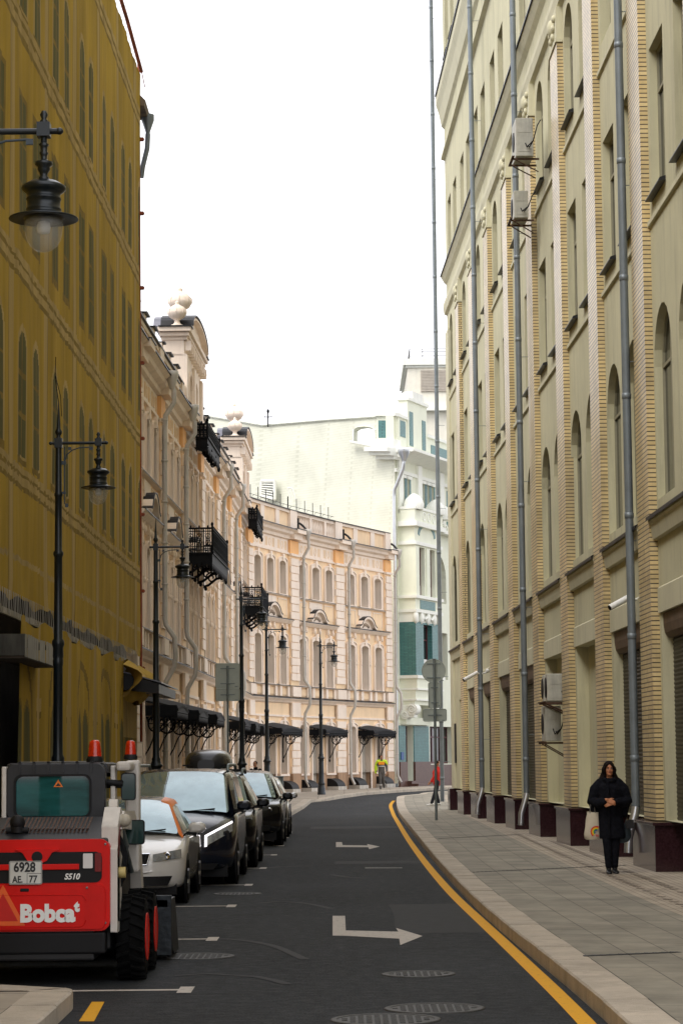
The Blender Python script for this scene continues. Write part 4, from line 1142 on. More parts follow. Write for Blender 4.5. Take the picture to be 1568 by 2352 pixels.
# gables with urns
def urn(parent, mtx, s, name='urn'):
    b = MB(); b.lathe([(r*s, z*s) for r, z in [(.34,0),(.34,.06),(.22,.10),(.16,.2),(.14,.32),(.2,.36),(.42,.5),(.52,.68),(.53,.8),(.5,.84),(.5,.88),(.42,1.0),(.26,1.12),(.12,1.2),(.10,1.26),(.13,1.31),(.06,1.38),(.02,1.42)]], (0,0,0), 20)
    for k in range(8):
        a = 2*PI*k/8; b.tube([(s*.50*math.cos(a)*q, s*.50*math.sin(a)*q, z*s) for q, z in ((.55,.42),(1.04,.68),(1.06,.86),(.6,1.10))], .022*s, 5)
    return b.build(name, MT['pwhite'], parent, mtx)
for i in GAB:
    M, Wd = fr[i]; g = empty('gable'); g.parent = PB; g.matrix_local = M
    z0 = Z['c3t']; z1 = zz(17.25); D = .60
    b = MB(); h = [(Wd*.5-1.0, 1.05, z0+.25, z1-.85, .5), (Wd*.5+1.0, 1.05, z0+.25, z1-.85, .5)]
    wallp(b, .3, Wd-.3, z0, z1, h, -.12, .3, 0, 0)
    for s, e_ in ((.3, -1), (Wd-.3, 1)): b.quad((s,-.12,z0),(s,D,z0),(s,D,z1),(s,-.12,z1), 0)
    b.quad((.3,D,z0),(Wd-.3,D,z0),(Wd-.3,D,z1),(.3,D,z1), 0)
    for x in (.3, Wd*.5-.25, Wd-.3-.5): b.box(x, x+.5, -.22, -.12, z0, z1-.5, 0)
    for x in (.3, Wd-.8): b.box(x, x+.5, -.20, D+.02, z1-.55, z1-.48, 0)
    for h_ in h: b.quad((h_[0]-.55,.17,h_[2]),(h_[0]+.55,.17,h_[2]),(h_[0]+.55,.17,h_[3]),(h_[0]-.55,.17,h_[3]), 0)
    b.build('attic_wall', MT['pwhite'], g)
    for hx in h:
        q = MB(); band(q, [(x, z) for x, z in outline(1.05, hx[3]-hx[2], .5)], .10, -.17, -.10, 0); q.build('niche_frame', MT['pwhite'], g, T((hx[0], 0, hx[2])))
    b = MB()
    for x in [.45 + k*(Wd-.9)/9 for k in range(10)]:
        b.box(x-.09, x+.09, -.34, -.12, z1-.36, z1-.02); b.ball((x, -.30, z1-.40), .09, .08, .12, 0, 8, 5)
    build_split(b, 'console', [MT['pwhite']], g) if False else None
    for x in [.45 + k*(Wd-.9)/9 for k in range(10)]:
        b = MB(); b.loft([[(x-.09,-.34,z1-.36),(x+.09,-.34,z1-.36),(x+.09,-.12,z1-.36),(x-.09,-.12,z1-.36)],[(x-.09,-.36,z1-.2),(x+.09,-.36,z1-.2),(x+.09,-.12,z1-.2),(x-.09,-.12,z1-.2)],[(x-.09,-.34,z1-.02),(x+.09,-.34,z1-.02),(x+.09,-.12,z1-.02),(x-.09,-.12,z1-.02)]],0,True,True,False); b.build('console', MT['pwhite'], g)
    b = MB()
    for q in ((0,-.2),(.12,-.34),(.26,-.5)):
        b.box(.3+q[1]+.15, Wd-.3-q[1]-.15, -.12+q[1]*.5, D-q[1]*.3, z1+q[0], z1+q[0]+.12 if q[0] < .2 else z1+.40)
    b.build('attic_cornice', MT['pwhite'], g)
    # arched pediment and its dark sheet cap
    b = MB(); cx = Wd/2; n = 16; half = Wd/2 - .55; hgt = zz(18.35) - (z1+.4)
    arcp = [(cx - half*math.cos(PI*k/n), z1+.40 + hgt*math.sin(PI*k/n)**.8) for k in range(n+1)]
    b.prism(arcp, -.22, D-.1, 'y', 0); b.build('pediment', MT['pwhite'], g)
    b = MB(); band(b, arcp[::1], .12, -.36, D+.05, 0); band(b, [(x, z) for x, z in arcp], .06, -.42, -.36, 0)
    b.build('pediment_cornice', MT['pwhite'], g)
    b = MB(); ap2 = [(cx + (x-cx)*1.02, z + .125) for x, z in arcp]; band(b, ap2, .04, -.44, D+.1, 0)
    b.box(-.12, .62, -.42, D+.12, z1+.405, z1+.44); b.box(Wd-.62, Wd+.12, -.42, D+.12, z1+.405, z1+.44)
    b.build('sheet_cap', MT['blackmetal'], g)
    # curved grey roof behind
    b = MB(); b.loft([[(x, D+.0, z) for x, z in ap2], [(x, D+.35, z) for x, z in ap2]], 0, True, True, False)
    b.loft([[(-.3, D-.2+1.3*math.sin(a), z0 + 1.3 - 1.3*math.cos(a)+.2) for a in [PI/2*k/8 for k in range(9)]] + [(-.3, D+1.1, z0)], [(.3, D-.2+1.3*math.sin(a), z0+1.3-1.3*math.cos(a)+.2) for a in [PI/2*k/8 for k in range(9)]] + [(.3, D+1.1, z0)]], 0, True, True, False)
    b.build('curved_roof', MT['roofgrey'], g)
    q = MB(); q.box(cx-.32, cx+.32, .0, .64, z1+.4+hgt-.1, z1+.4+hgt+.30); q.build('urn_pedestal', MT['pwhite'], g)
    urn(g, T((cx, .32, z1+.4+hgt+.30)), .80, 'urn')
    for x in (.12, Wd-.12): urn(g, T((x, .1, z1+.44)), .62, 'urn')
    # balconies: lower one on brackets at the second floor, upper one at the eaves
    balcony(PB, M @ T((Wd/2, -.16, zz(9.45))), Wd-.4, .90, .84, 'balcony', .72)
    balcony(PB, M @ T((Wd/2, -.45, zz(13.75))), Wd-1.8, .40, .46, 'roof_balcony', .25)
# downpipes of the peach building
def pp_pipe(x, y, zb, out, zt=None):
    "hopper, swan-neck, long pipe, jog round the string course, outlet; out = direction away from the wall"
    o = Vector((out[0], out[1], 0)).normalized(); p = Vector((x, y, 0)); zt = zt or zz(14.37)
    b = MB(); a = p + o*.56
    b.lathe([(.07, 0), (.09, .05), (.20, .42), (.20, .55), (.18, .56)], (a.x, a.y, zt-.35), 10); r = b.build('drainpipe', MT['pipe_pale'], PB)
    q = lambda d, z: (p.x + o.x*d, p.y + o.y*d, z)
    b = MB(); b.tube([q(.62, zt-.33), q(.62, zt-.75), q(.36, zt-1.15), q(.33, zt-1.5), q(.33, zz(6.55)), q(.36, zz(6.35)), q(.62, zz(5.95)), q(.64, zz(5.3)), q(.60, zz(5.0)), q(.36, zz(4.55)), q(.34, zz(4.3)), q(.34, zb+.75), q(.36, zb+.5), q(.55, zb+.12)], .076, 10)
    z = zz(13)
    while z > zb + 1:
        b.lathe([(.088, z-.03), (.10, z-.025), (.10, z+.025), (.088, z+.03)], q(.33, 0), 10) if z > zz(6.6) or z < zz(4.2) else None; z -= 1.25
    b.build('pipe', MT['pipe_pale'], r)
    b = MB(); b.tube([q(.12, zt+.55), q(.3, zt+.42), q(.66, zt+.02)], .06, 6); b.box(p.x-.1, p.x+.1, p.y-.1, p.y+.1, zt+.2, zt+.8); b.build('gutter_spout', MT['blackmetal'], r)
for j, dx in ((2, -1.3), (3, -1.3), (5, .8), (6, .8), (9, .85), (10, .85), (11, .12)):
    M = fr[min(j, len(fr)-1)][0]; x = M.col[0]; n_ = -M.col[1].to_3d()
    p = Vector((PJ[j][0], PJ[j][1], 0)) + x.to_3d()*dx
    pp_pipe(p.x, p.y, .15 + zr(p.y) + .1, (n_.x, n_.y))
# snow guard on the far roof
b = MB()
for i in (8, 9):
    b.M = fr[i][0]; Wd = fr[i][1]; x = 0
    for z in (.12, .30): b.tube([(0,.15,Z['par']+z), (Wd,.15,Z['par']+z)], .012, 4)
    while x < Wd: b.tube([(x,.15,Z['par']+.03),(x,.15,Z['par']+.75)], .02, 4); b.tube([(x,.15,Z['par']+.05),(x+.55,.15,Z['par']+.32)], .010, 4); x += 1.15
b.M = None; b.build('snow_guard', MT['wiron'], PB)
# ================================================================= pale green building beyond the bend
GB = tag(empty('green_building'), 'pale green building with teal brick bay window, white mouldings and blank side wall', 'building')
C0 = AT(913, 1700, 137.8); C0 = (C0.x, 137.8); C1 = AT(1022, 1700, 145.5); C1 = (C1.x, 145.5)
Mg, Wg = frame(C0, C1, .5)
def gz(v, Y=140.0): return CZ - .5 + (1747 - v) / F * Y     # height above the facade foot
R_ = dict(corn=gz(1045), top=gz(940))
b = MB(); b.M = Mg; t = MB(); t.M = Mg; k_ = MB(); k_.M = Mg; c_ = MB(); c_.M = Mg
L_ = 24.0
topwin = [(x, .42, gz(1172), gz(1100), 0) for x in (1.5, 2.3, 5.0, 5.8, 6.6, 9.6, 10.4, 11.2)]
big = [(7.1, 3.5, gz(1375), gz(1255), 1.5), (7.1, 3.7, gz(1556), gz(1445), 0), (7.6, 4.2, gz(1755), gz(1668), 0), (13.2, 3.4, gz(1375), gz(1255), 1.5), (13.2, 3.6, gz(1556), gz(1445), 0), (13.2, 4.2, gz(1755), gz(1668), 0), (1.9, 1.3, .2, gz(1668), 0)]
wallp(b, 0, L_, 0, gz(1035), topwin + big, 0, .45, 0, 0)
# parapet with blocks and teal brick panels
b.box(0, .0+2.2, 0, .5, gz(1035), gz(962), 0); b.box(2.2, 5.6, -.05, .5, gz(1035), gz(915), 0); b.box(5.6, L_, 0, .5, gz(1035), gz(985), 0)
t.box(.0, 2.25, -.12, .6, gz(962), gz(955), 0); t.box(2.1, 5.7, -.16, .6, gz(915), gz(908), 0); t.box(3.0, 4.9, -.1, .5, gz(908), gz(890), 0); t.box(5.6, L_, -.12, .6, gz(985), gz(978), 0)
c_.box(.5, 1.9, -.03, 0, gz(1005), gz(968), 0); c_.box(2.5, 3.1, -.08, -.05, gz(1020), gz(940), 0); c_.box(4.7, 5.3, -.08, -.05, gz(1020), gz(950), 0); c_.box(6.4, 9.4, -.03, 0, gz(1030), gz(1000), 0); c_.box(10.2, 13.4, -.03, 0, gz(1030), gz(1000), 0)
strip(t, 0, L_, [(0, gz(1062)), (-.5, gz(1056)), (-1.0, gz(1050)), (-1.25, gz(1046)), (-1.25, gz(1040)), (0, gz(1034))], 0)
t.M = Mg
# return of the cornice on the side facing the camera
t.box(-.1, 0.0, -1.2, 0, gz(1048), gz(1040), 0)
t.box(0, L_, -.12, 0, gz(1092), gz(1084), 0)
for x in (.35, 3.6, 7.6, 12.2): t.box(x, x+.7, -.18, 0, gz(1185), gz(1062), 0)
for x in (1.9, 5.8, 10.4): c_.box(x-1.1 if x < 3 else x-1.3, x+1.1 if x < 3 else x+1.3, -.02, .0, gz(1186), gz(1174), 0)
for h in topwin:
    for s in (-1, 1): c_.box(h[0]+s*.33-.12, h[0]+s*.33+.12, -.02, .012, h[2], h[3], 0)
    t.box(h[0]-.5, h[0]+.5, -.1, 0, h[3], h[3]+.18, 0)
# balcony parapet over the bay
t.box(.2, 5.4, -1.25, 0, gz(1216), gz(1205), 0); b.box(.35, 5.2, -1.1, 0, gz(1205), gz(1176), 0); t.box(.3, 5.25, -1.16, 0, gz(1177), gz(1171), 0)
t.box(5.2, L_, -.5, 0, gz(1210), gz(1203), 0)
for x in (.9, 4.6, 7.5, 10.5): t.lathe([(.55, 0), (.6, .3), (.5, .6), (.25, .85), (.05, .95)], (x, -.85 if x < 5 else -.3, gz(1177)), 14, 0)
for x in (1.9, 2.75, 3.6): band(t, [(x+.28*math.cos(2*PI*k/10), gz(1190)+.28*math.sin(-2*PI*k/10)) for k in range(11)][::-1], .07, -1.14, -1.1, 0)
for x in (6.2, 7.4, 8.6, 9.8): band(t, [(x+.34*math.cos(2*PI*k/10), gz(1196)+.34*math.sin(-2*PI*k/10)) for k in range(11)][::-1], .08, -.16, -.0, 0)
# the bay itself, stage by stage:  (z0, z1, out, material builder)
def stage(q, v0, v1, out, ex=0.0, x0=.5, x1=5.0): q.box(x0-ex, x1+ex, -out-ex, 0, gz(v0), gz(v1), 0)
stage(b, 1250, 1216, 1.0); stage(t, 1258, 1250, 1.0, .12); 
band(c_, [(2.6+1.25*math.cos(PI-PI*k/12), gz(1236)+.62*math.sin(PI*k/12)) for k in range(13)], .30, -1.02, -1.0, 0)
wallb = [(1.75, .9, gz(1372), gz(1262), 0), (3.6, .9, gz(1372), gz(1262), 0)]
wallp(b, .5, 4.7, gz(1376), gz(1258), wallb, -1.0, .3, 0, 0); b.quad((.5,-1,gz(1376)),(.5,0,gz(1376)),(.5,0,gz(1258)),(.5,-1,gz(1258)), 0); b.quad((4.7,-1,gz(1376)),(4.7,0,gz(1376)),(4.7,0,gz(1258)),(4.7,-1,gz(1258)), 0)
for x in (.5, 2.35, 4.2): b.box(x, x+.5, -1.08, -1.0, gz(1376), gz(1262), 0)
stage(t, 1380, 1373, 1.0, .14); stage(b, 1405, 1380, 1.0); c_.box(1.3, 3.9, -1.03, -1.0, gz(1403), gz(1383), 0)
stage(t, 1412, 1405, 1.0, .10); stage(t, 1434, 1412, .92)
for x in (.55, 1.5, 2.6, 3.7, 4.6): t.ball((x, -1.0, gz(1424)), .22, .16, .36, 0, 10, 6)
for x in (2.05, 3.15): t.tube([(x-.4,-1.0,gz(1420)),(x,-1.04,gz(1426)),(x+.4,-1.0,gz(1420))], .09, 6)
wallc = [(2.6, 1.5, gz(1556), gz(1438), 0)]
wallp(c_, .5, 4.7, gz(1556), gz(1434), wallc, -1.0, .35, 0, 0); c_.quad((.5,-1,gz(1556)),(.5,0,gz(1556)),(.5,0,gz(1434)),(.5,-1,gz(1434)), 0); c_.quad((4.7,-1,gz(1556)),(4.7,0,gz(1556)),(4.7,0,gz(1434)),(4.7,-1,gz(1434)), 0)
stage(t, 1562, 1555, 1.0, .15); stage(b, 1585, 1562, 1.05); stage(t, 1588, 1584, 1.05, .05); stage(b, 1608, 1588, .95); stage(t, 1612, 1608, .95, .08); stage(b, 1622, 1612, .9)
# scrolled consoles under the bay
for x in (.75, 4.45):
    t.box(x-.28, x+.28, -.85, 0, gz(1650), gz(1622), 0)
    for y, v, r in ((-.72, 1632, .34), (-.30, 1645, .24)):
        q = t; n = 14
        q.loft([[(x-.34, y+r*math.cos(2*PI*k/n), gz(v)+r*math.sin(2*PI*k/n)) for k in range(n)], [(x+.34, y+r*math.cos(2*PI*k/n), gz(v)+r*math.sin(2*PI*k/n)) for k in range(n)]], 0)
        scroll(q, x-.36, y, gz(v), r*.8, 1, .04, 'yz')
stage(b, 1666, 1650, .35)
# ground floor: teal piers and brown granite foot
for x0, x1 in ((.1, 1.2), (2.6, 5.2), (9.6, 11.0)): c_.box(x0, x1, -.06, 0, gz(1750), gz(1668), 0); k_.box(x0-.05, x1+.05, -.14, 0, -.2, gz(1750), 0)
k_.box(5.2, 9.6, -.05, 0, -.2, gz(1757), 0); k_.box(11, L_, -.05, 0, -.2, gz(1757), 0); k_.box(1.2, 2.6, -.8, 0, -.2, .12, 0); k_.box(1.2, 2.6, -.4, 0, .12, .28, 0)
# side (party) wall with its uneven roofline
pw = MB()
pts = [(913, 1800, 137.9), (913, 958, 137.9), (880, 958, 138.8), (746, 967, 142.6), (603, 979, 146.8), (540, 968, 148.8), (463, 955, 151.5), (440, 955, 152.3), (440, 1800, 152.3)]
P = [AT(u, v, Y) for u, v, Y in pts]; Pb = [p + Vector((4.2, 11.8, 0)) for p in P]
# opening near the top right through which the sky shows
o3 = [AT(u, v, Y) for u, v, Y in ((810, 1018, 140.8), (812, 986, 140.75), (820, 981, 140.5), (835, 979, 140.1), (850, 981, 139.7), (860, 986, 139.4), (862, 1026, 139.35), (810, 1018, 140.8))]
def lerp_top(u):
    T_ = [(440,955),(463,955),(540,968),(603,979),(746,967),(880,958),(913,958)]
    for (a, c), (e, g) in zip(T_, T_[1:]):
        if u <= e: return c + (g-c)*(u-a)/(e-a)
    return 958
def YY(u): return 137.9 + (913-u)/(913-440)*(152.3-137.9)
cols = [440, 463, 540, 603, 700, 746, 810, 812, 820, 835, 850, 860, 862, 880, 913]
vt = {810: 1018, 812: 986, 820: 981, 835: 979, 850: 981, 860: 986, 862: 986}
for u0, u1 in zip(cols, cols[1:]):
    def q_(va0, vb0, va1, vb1): pw.add([AT(u0, va0, YY(u0)), AT(u1, va1, YY(u1)), AT(u1, vb1, YY(u1)), AT(u0, vb0, YY(u0))], [(0,1,2,3)])
    if 810 <= u0 < 862:
        q_(vt[u0] if u0 != 810 else 986, lerp_top(u0), vt[u1], lerp_top(u1)); q_(1800, 1018+(u0-810)*.15, 1800, 1018+(u1-810)*.15)
    else: q_(1800, lerp_top(u0), 1800, lerp_top(u1))
def facebox(q, u0, v0, u1, v1, near, mi=0, thick=.3):
    A_ = [AT(u0,v1,YY(u0)), AT(u1,v1,YY(u1)), AT(u1,v0,YY(u1)), AT(u0,v0,YY(u0))]; dv = Vector((-.62,-.78,0))
    f_ = [p + dv*near for p in A_]; k2 = [p - dv*thick for p in A_]
    q.add(f_ + k2, [(0,1,2,3),(7,6,5,4),(0,4,5,1),(1,5,6,2),(2,6,7,3),(3,7,4,0)], mi)
pw.build('side_wall', MT['gparty'], GB)
fb = MB(); facebox(fb, 868, 952, 911, 1040, .12); fb.build('corner_pier', MT['gwall'], GB)
fb = MB(); facebox(fb, 872, 966, 904, 1006, .15, 0, .0); fb.build('teal_panel', MT['teal'], GB)
fb = MB(); facebox(fb, 866, 948, 914, 956, .3); facebox(fb, 868, 1010, 913, 1032, .45); facebox(fb, 862, 1030, 915, 1040, 1.1); facebox(fb, 866, 1040, 915, 1048, .8); facebox(fb, 872, 1048, 914, 1056, .4); build_split(fb, 'cornice_return', [MT['gwhite']], GB)
q = MB(); edge = [AT(u, lerp_top(u)-2, YY(u)) for u in (440, 463, 540, 603, 746, 880, 905)]
q.tube([(p.x, p.y-.1, p.z) for p in edge], .07, 6); q.build('roof_edge', mat('pale_roof_edge', (.66,.68,.60), .6), GB)
q = MB(); w0 = [AT(*a) for a in ((806,1017.5,140.7),(866,1029,139.1),(866,1024,139.1),(806,1012.5,140.7))]; q.add(w0 + [p + Vector((-.1,-.35,0)) for p in w0], [(0,1,2,3),(4,5,6,7),(3,2,6,7),(0,1,5,4)]); 
op = [AT(u, v, Y) for u, v, Y in ((811,1014,140.75),(812, 986, 140.75), (820, 981, 140.5), (835, 979, 140.1), (850, 981, 139.7), (860, 986, 139.4), (862, 1022, 139.35))]
q.loft([[p for p in op], [p + Vector((.25, .9, 0)) for p in op]], 0, False, False, False)
q.build('opening_surround', MT['gwhite'], GB)
# barred window and small metal frame on the side wall
wv = empty('barred_window'); wv.parent = GB
q = MB(); A = [AT(600,1140,146.7), AT(631,1148,145.9), AT(631,1105,145.9), AT(600,1106,146.7)]
q.add([p + Vector((0,-.12,0)) for p in A], [(0,1,2,3)]); q.build('pane', mat('dull_glass', (.25,.27,.27), .3), wv)
q = MB()
for k in range(7): q.tube([A[0].lerp(A[3], (k+.5)/7) + Vector((0,-.2,0)), A[1].lerp(A[2], (k+.5)/7) + Vector((0,-.2,0))], .05, 4)
for a, c in ((0,1),(1,2),(2,3),(3,0)): q.tube([A[a] + Vector((0,-.15,0)), A[c] + Vector((0,-.15,0))], .11, 4)
q.build('grille', MT['gwhite'], wv)
q = MB(); B_ = [AT(660,1123,144), AT(664,1147,144)]; q.tube([AT(661,1124,145)+Vector((0,-.6,0)), AT(668,1148,145)+Vector((0,-.6,0))], .05, 5); q.tube([AT(661,1124,145)+Vector((0,-.6,0)), AT(671,1124,145)+Vector((0,-.6,0)), AT(680,1150,145)+Vector((0,-.6,0))], .05, 5); q.build('metal_bracket', MT['gwhite'], GB)
b.M = t.M = k_.M = c_.M = None
b.build('wall', MT['gwall'], GB); t.build('white_moulding', MT['gwhite'], GB); build_split(c_, 'teal_panel', [MT['teal']], GB); k_.build('granite_foot', mat('brown_granite', (.11,.055,.04), .4, var=.3, scale=8), GB)
def gwin(cx, w, z0, z1, r, y, mull=2, tr=.7, blind=0, name='window'):
    q = MB(); q.M = None; h = z1-z0
    q_ = Mg @ T((cx, y, z0))
    sash(q, w, h, r, .0, .10, 0, tr, mull == 2)
    if mull == 3:
        for s in (-1, 1): q.box(s*w/6-.05, s*w/6+.05, 0, .05, .1, h-.05)
    o = q.build(name, MT['crimson'], GB, q_); pane(w, h, r, .045, 'pane', MT['glass'], o)
    if blind:
        s_ = MB(); s_.box(-w/2+.1, w/2-.1, .02, .035, .1, h*blind); s_.build('white_blind', MT['whitesheet'], o)
for h in topwin[:5]: gwin(h[0], h[1], h[2], h[3], 0, .3, 1, 0)
for h in big[:3]: gwin(h[0], h[1], h[2], h[3], h[4], .36, 3)
gwin(1.9, 1.3, .2, gz(1668), 0, .36, 1, .8, 0, 'doorway')
for h in wallb: gwin(h[0], h[1], h[2], h[3], 0, -.75, 1, .62, .22)
gwin(2.6, 1.5, gz(1556), gz(1438), 0, -.7, 2, .7, .34)
q = MB(); q.M = Mg; q.box(.30, .75, -.10, -.07, gz(1745), gz(1728)); q.M = None; q.build('blue_plate', mat('blue_plate', (.02,.08,.25), .4), GB)
# zinc downpipe of the green building
q = MB(); p0 = Vector((C0[0], C0[1]-.25, 0))
hp = AT(927, 1040, 137.0); q.lathe([(.12,0),(.14,.1),(.34,.5),(.34,.7)], (hp.x, hp.y, hp.z-.5), 10)
q.tube([(hp.x, hp.y, hp.z-.45), (hp.x-.05, hp.y, hp.z-.9), (p0.x-.02, p0.y, hp.z-2.1), (p0.x-.05, p0.y, hp.z-2.5), (p0.x-.05, p0.y, 1.2)], .10, 10)
q.build('drainpipe', MT['zinc'], GB)
# beige rooftop block behind, with a thin railing
BB = tag(empty('rear_building'), 'pale beige building block with louvred window and thin rooftop railing behind the green building', 'building')
A = AT(935, 826, 200); b = MB(); b.box(A.x, A.x+16, 200, 214, 0, A.z, 0); b.build('wall', MT['beigewall'], BB)
b = MB()
for v, e, h in ((826, .35, .5), (838, .15, .25)): b.box(A.x-e, A.x+16, 200-e, 214, AT(935, v, 200).z-h, AT(935, v, 200).z+.04)
zc = AT(953, 945, 200).z; b.box(A.x+.8, A.x+16, 199.4, 200, zc, zc+.25); b.box(A.x-.2, A.x+16, 199.6, 200, AT(953, 938, 200).z, AT(953, 938, 200).z+.1); b.build('cornice', MT['gwhite'], BB)
a = AT(966, 900, 200); c = AT(1015, 850, 200); b = MB(); b.box(a.x, c.x+2, 199.9, 200.0, a.z, c.z, 0)
for k in range(14): z = a.z+.06+k*(c.z-a.z)/14; b.box(a.x+.05, c.x+1.95, 199.84, 199.9, z, z+.07)
b.build('louvred_window', mat('beige_louvre', (.52,.47,.40), .7), BB)
b = MB(); z = A.z
for h in (.35, .7, .95): b.tube([(A.x+.2, 200.2, z+h), (A.x+15, 200.2, z+h)], .03, 4); b.tube([(A.x+.2, 200.2, z+h), (A.x+.2, 212, z+h)], .03, 4)
for k in range(14): b.tube([(A.x+.2+k*1.1, 200.2, z), (A.x+.2+k*1.1, 200.2, z+.97)], .03, 4)
b.build('railing', mat('dark_thin_rail', (.08,.08,.08), .6), BB)
# far mast on the roof
mast = tag(empty('roof_aerial', AT(615.5, 973, 146.5)), 'thin cross-shaped aerial standing on the roofline behind the peach building', 'aerial')
b = MB(); b.tube([(0,0,-.2),(0,0,.75)], .045, 5); b.ball((0,0,.78), .09, .09, .14, 0, 6, 4); b.build('mast', MT['wiron'], mast)
b = MB(); b.tube([(-.22,0,.42),(.22,0,.42)], .03, 5); b.tube([(-.22,0,.38),(-.22,0,.50)], .02, 4); b.tube([(.22,0,.38),(.22,0,.50)], .02, 4); b.build('crossbar', MT['wiron'], mast)

# ================================================================= street lamps
def lamp_head(root):
    "hung from (0.73, 0, 0), everything below the arm"
    hd = empty('lantern'); hd.parent = root; hd.matrix_local = T((.66, 0, 7.1))
    b = MB(); b.lathe([(.0,.24),(.02,.235),(.035,.20),(.02,.165),(.035,.15),(.04,.12),(.04,.06)], (0,0,-.06), 12)
    b.box(-.055,.055,-.055,.055,-.05,.07)
    b.lathe([(.028,-.05),(.028,-.10),(.045,-.115),(.03,-.135),(.03,-.175),(.04,-.19),(.028,-.21),(.028,-.24),(.04,-.255),(.075,-.265),(.075,-.29),(.05,-.31),(.055,-.33),(.035,-.36),(.032,-.385),(.045,-.40),(.045,-.44)], (0,0,0), 14)
    b.build('hanger', MT['lampmetal'], hd)
    b = MB(); b.lathe([(.03,-.42),(.12,-.435),(.16,-.46),(.185,-.475),(.188,-.50),(.165,-.52),(.14,-.54),(.14,-.57),(.147,-.575),(.147,-.59),(.14,-.595),(.14,-.66),(.150,-.668),(.150,-.68),(.145,-.69),(.152,-.705),(.17,-.715),(.288,-.745),(.292,-.755),(.285,-.758),(.18,-.745),(.16,-.75),(.16,-.77),(.155,-.775),(.02,-.77)], (0,0,0), 28)
    b.build('shade', MT['lampmetal'], hd)
    b = MB(); b.lathe([(.162,-.765),(.163,-.80),(.157,-.86),(.140,-.93),(.11,-.985),(.065,-1.02),(.02,-1.033),(.002,-1.034)], (0,0,0), 24); b.build('globe', MT['globe'], hd)
    b = MB(); b.lathe([(.02,-.77),(.05,-.78),(.06,-.83),(.05,-.87),(.01,-.88)], (0,0,0), 12); b.build('bulb', MT['whitesheet'], hd)
def lamp_proto():
    r = empty('street_lamp')
    b = MB()
    b.lathe([(.20,-.02),(.20,.10),(.185,.12),(.185,.32),(.16,.34),(.165,.40),(.15,.42),(.15,.48),(.165,.50),(.165,.54),(.135,.60),(.125,1.0),(.118,1.55),(.112,1.58),(.125,1.62),(.12,1.66),(.13,1.70),(.165,1.72),(.17,1.75),(.13,1.78),(.105,1.86),(.11,1.90),(.085,1.95),(.08,2.2),(.078,3.4),(.085,3.42),(.088,3.5),(.08,3.52),(.09,3.56),(.085,3.7),(.105,3.76),(.10,3.82),(.075,3.85),(.068,4.6),(.066,5.2),(.085,5.24),(.085,5.28),(.062,5.31),(.058,6.2),(.07,6.22),(.07,6.26),(.056,6.28),(.052,7.02)], (0,0,0), 20)
    b.box(-.062,.062,-.062,.062,7.02,7.18)
    b.lathe([(.05,7.18),(.03,7.22),(.055,7.26),(.06,7.30),(.035,7.34),(.03,7.42),(.02,7.58),(.006,7.80)], (0,0,0), 12)
    b.build('pole', MT['lampmetal'], r)
    b = MB(); b.tube([(-.10,0,7.1),(.78,0,7.1)], .026, 10); b.ball((.79,0,7.1), .035, .03, .03)
    b.ball((-.13,0,7.1), .035, .03, .03)
    for x in (.19, .57): b.lathe([(.03,-.02),(.042,-.012),(.042,.012),(.03,.02)], (0,0,0), 10)
    b.build('arm', MT['lampmetal'], r)
    b = MB(); P = [(.10,0,6.78),(.13,0,6.90),(.22,0,6.98),(.34,0,7.02),(.53,0,7.03)]
    b.tube(P, .011, 6); b.box(.51,.57,-.012,.012,6.985,7.035); b.box(.16,.21,-.012,.012,6.985,7.035); b.tube([(.10,0,7.04),(.10,0,6.1),(.13,0,6.07)], .010, 6); b.box(.05,.12,-.012,.012,6.74,6.80); b.box(.05,.12,-.012,.012,6.25,6.29); b.box(.11,.16,-.012,.012,6.03,6.09)
    b.build('scroll_bracket', mat('grey_blue_lamp_bracket', (.05,.07,.09), .5), r)
    lamp_head(r); return r
lp = lamp_proto()
LAMPS = [((100-73*0, 0), None)]
spec = [(-3.13, 19.7, 'dark street lamp whose big lantern hangs over the top left, nearest the camera'),
        (AT(133,1700,39.4).x, 39.4, 'dark street lamp with a thin wire on its tip, in front of the gold netting'),
        (AT(358.5,1700,58.8).x, 58.8, 'dark street lamp whose base stands behind the black van, at the end of the netting'),
        (AT(555.5,1700,78).x, 78, 'dark street lamp rising against the farther large balcony'),
        (AT(613,1700,98).x, 98, 'dark street lamp behind the black SUV, between the balcony and the bend'),
        (AT(738,1800,115).x, 115, 'farthest dark street lamp, standing at the kerb of the bend with its base visible')]
for i, (x, y, lb) in enumerate(spec):
    o = lp if i == 0 else copy_tree(lp)
    hh = 1.0
    o.location = (x, y, .15 + zr(y)); tag(o, lb, 'street lamp', 'street lamps along the left pavement')
    if i == 1:
        b = MB(); b.tube([(0,0,7.78),(-.06,0,8.2),(-.05,0,8.55)], .006, 4); b.tube([(.05,0,7.55),(.03,0,7.9),(-.06,0,8.25)], .006, 4); b.build('loose_wire', MT['wiron'], o)

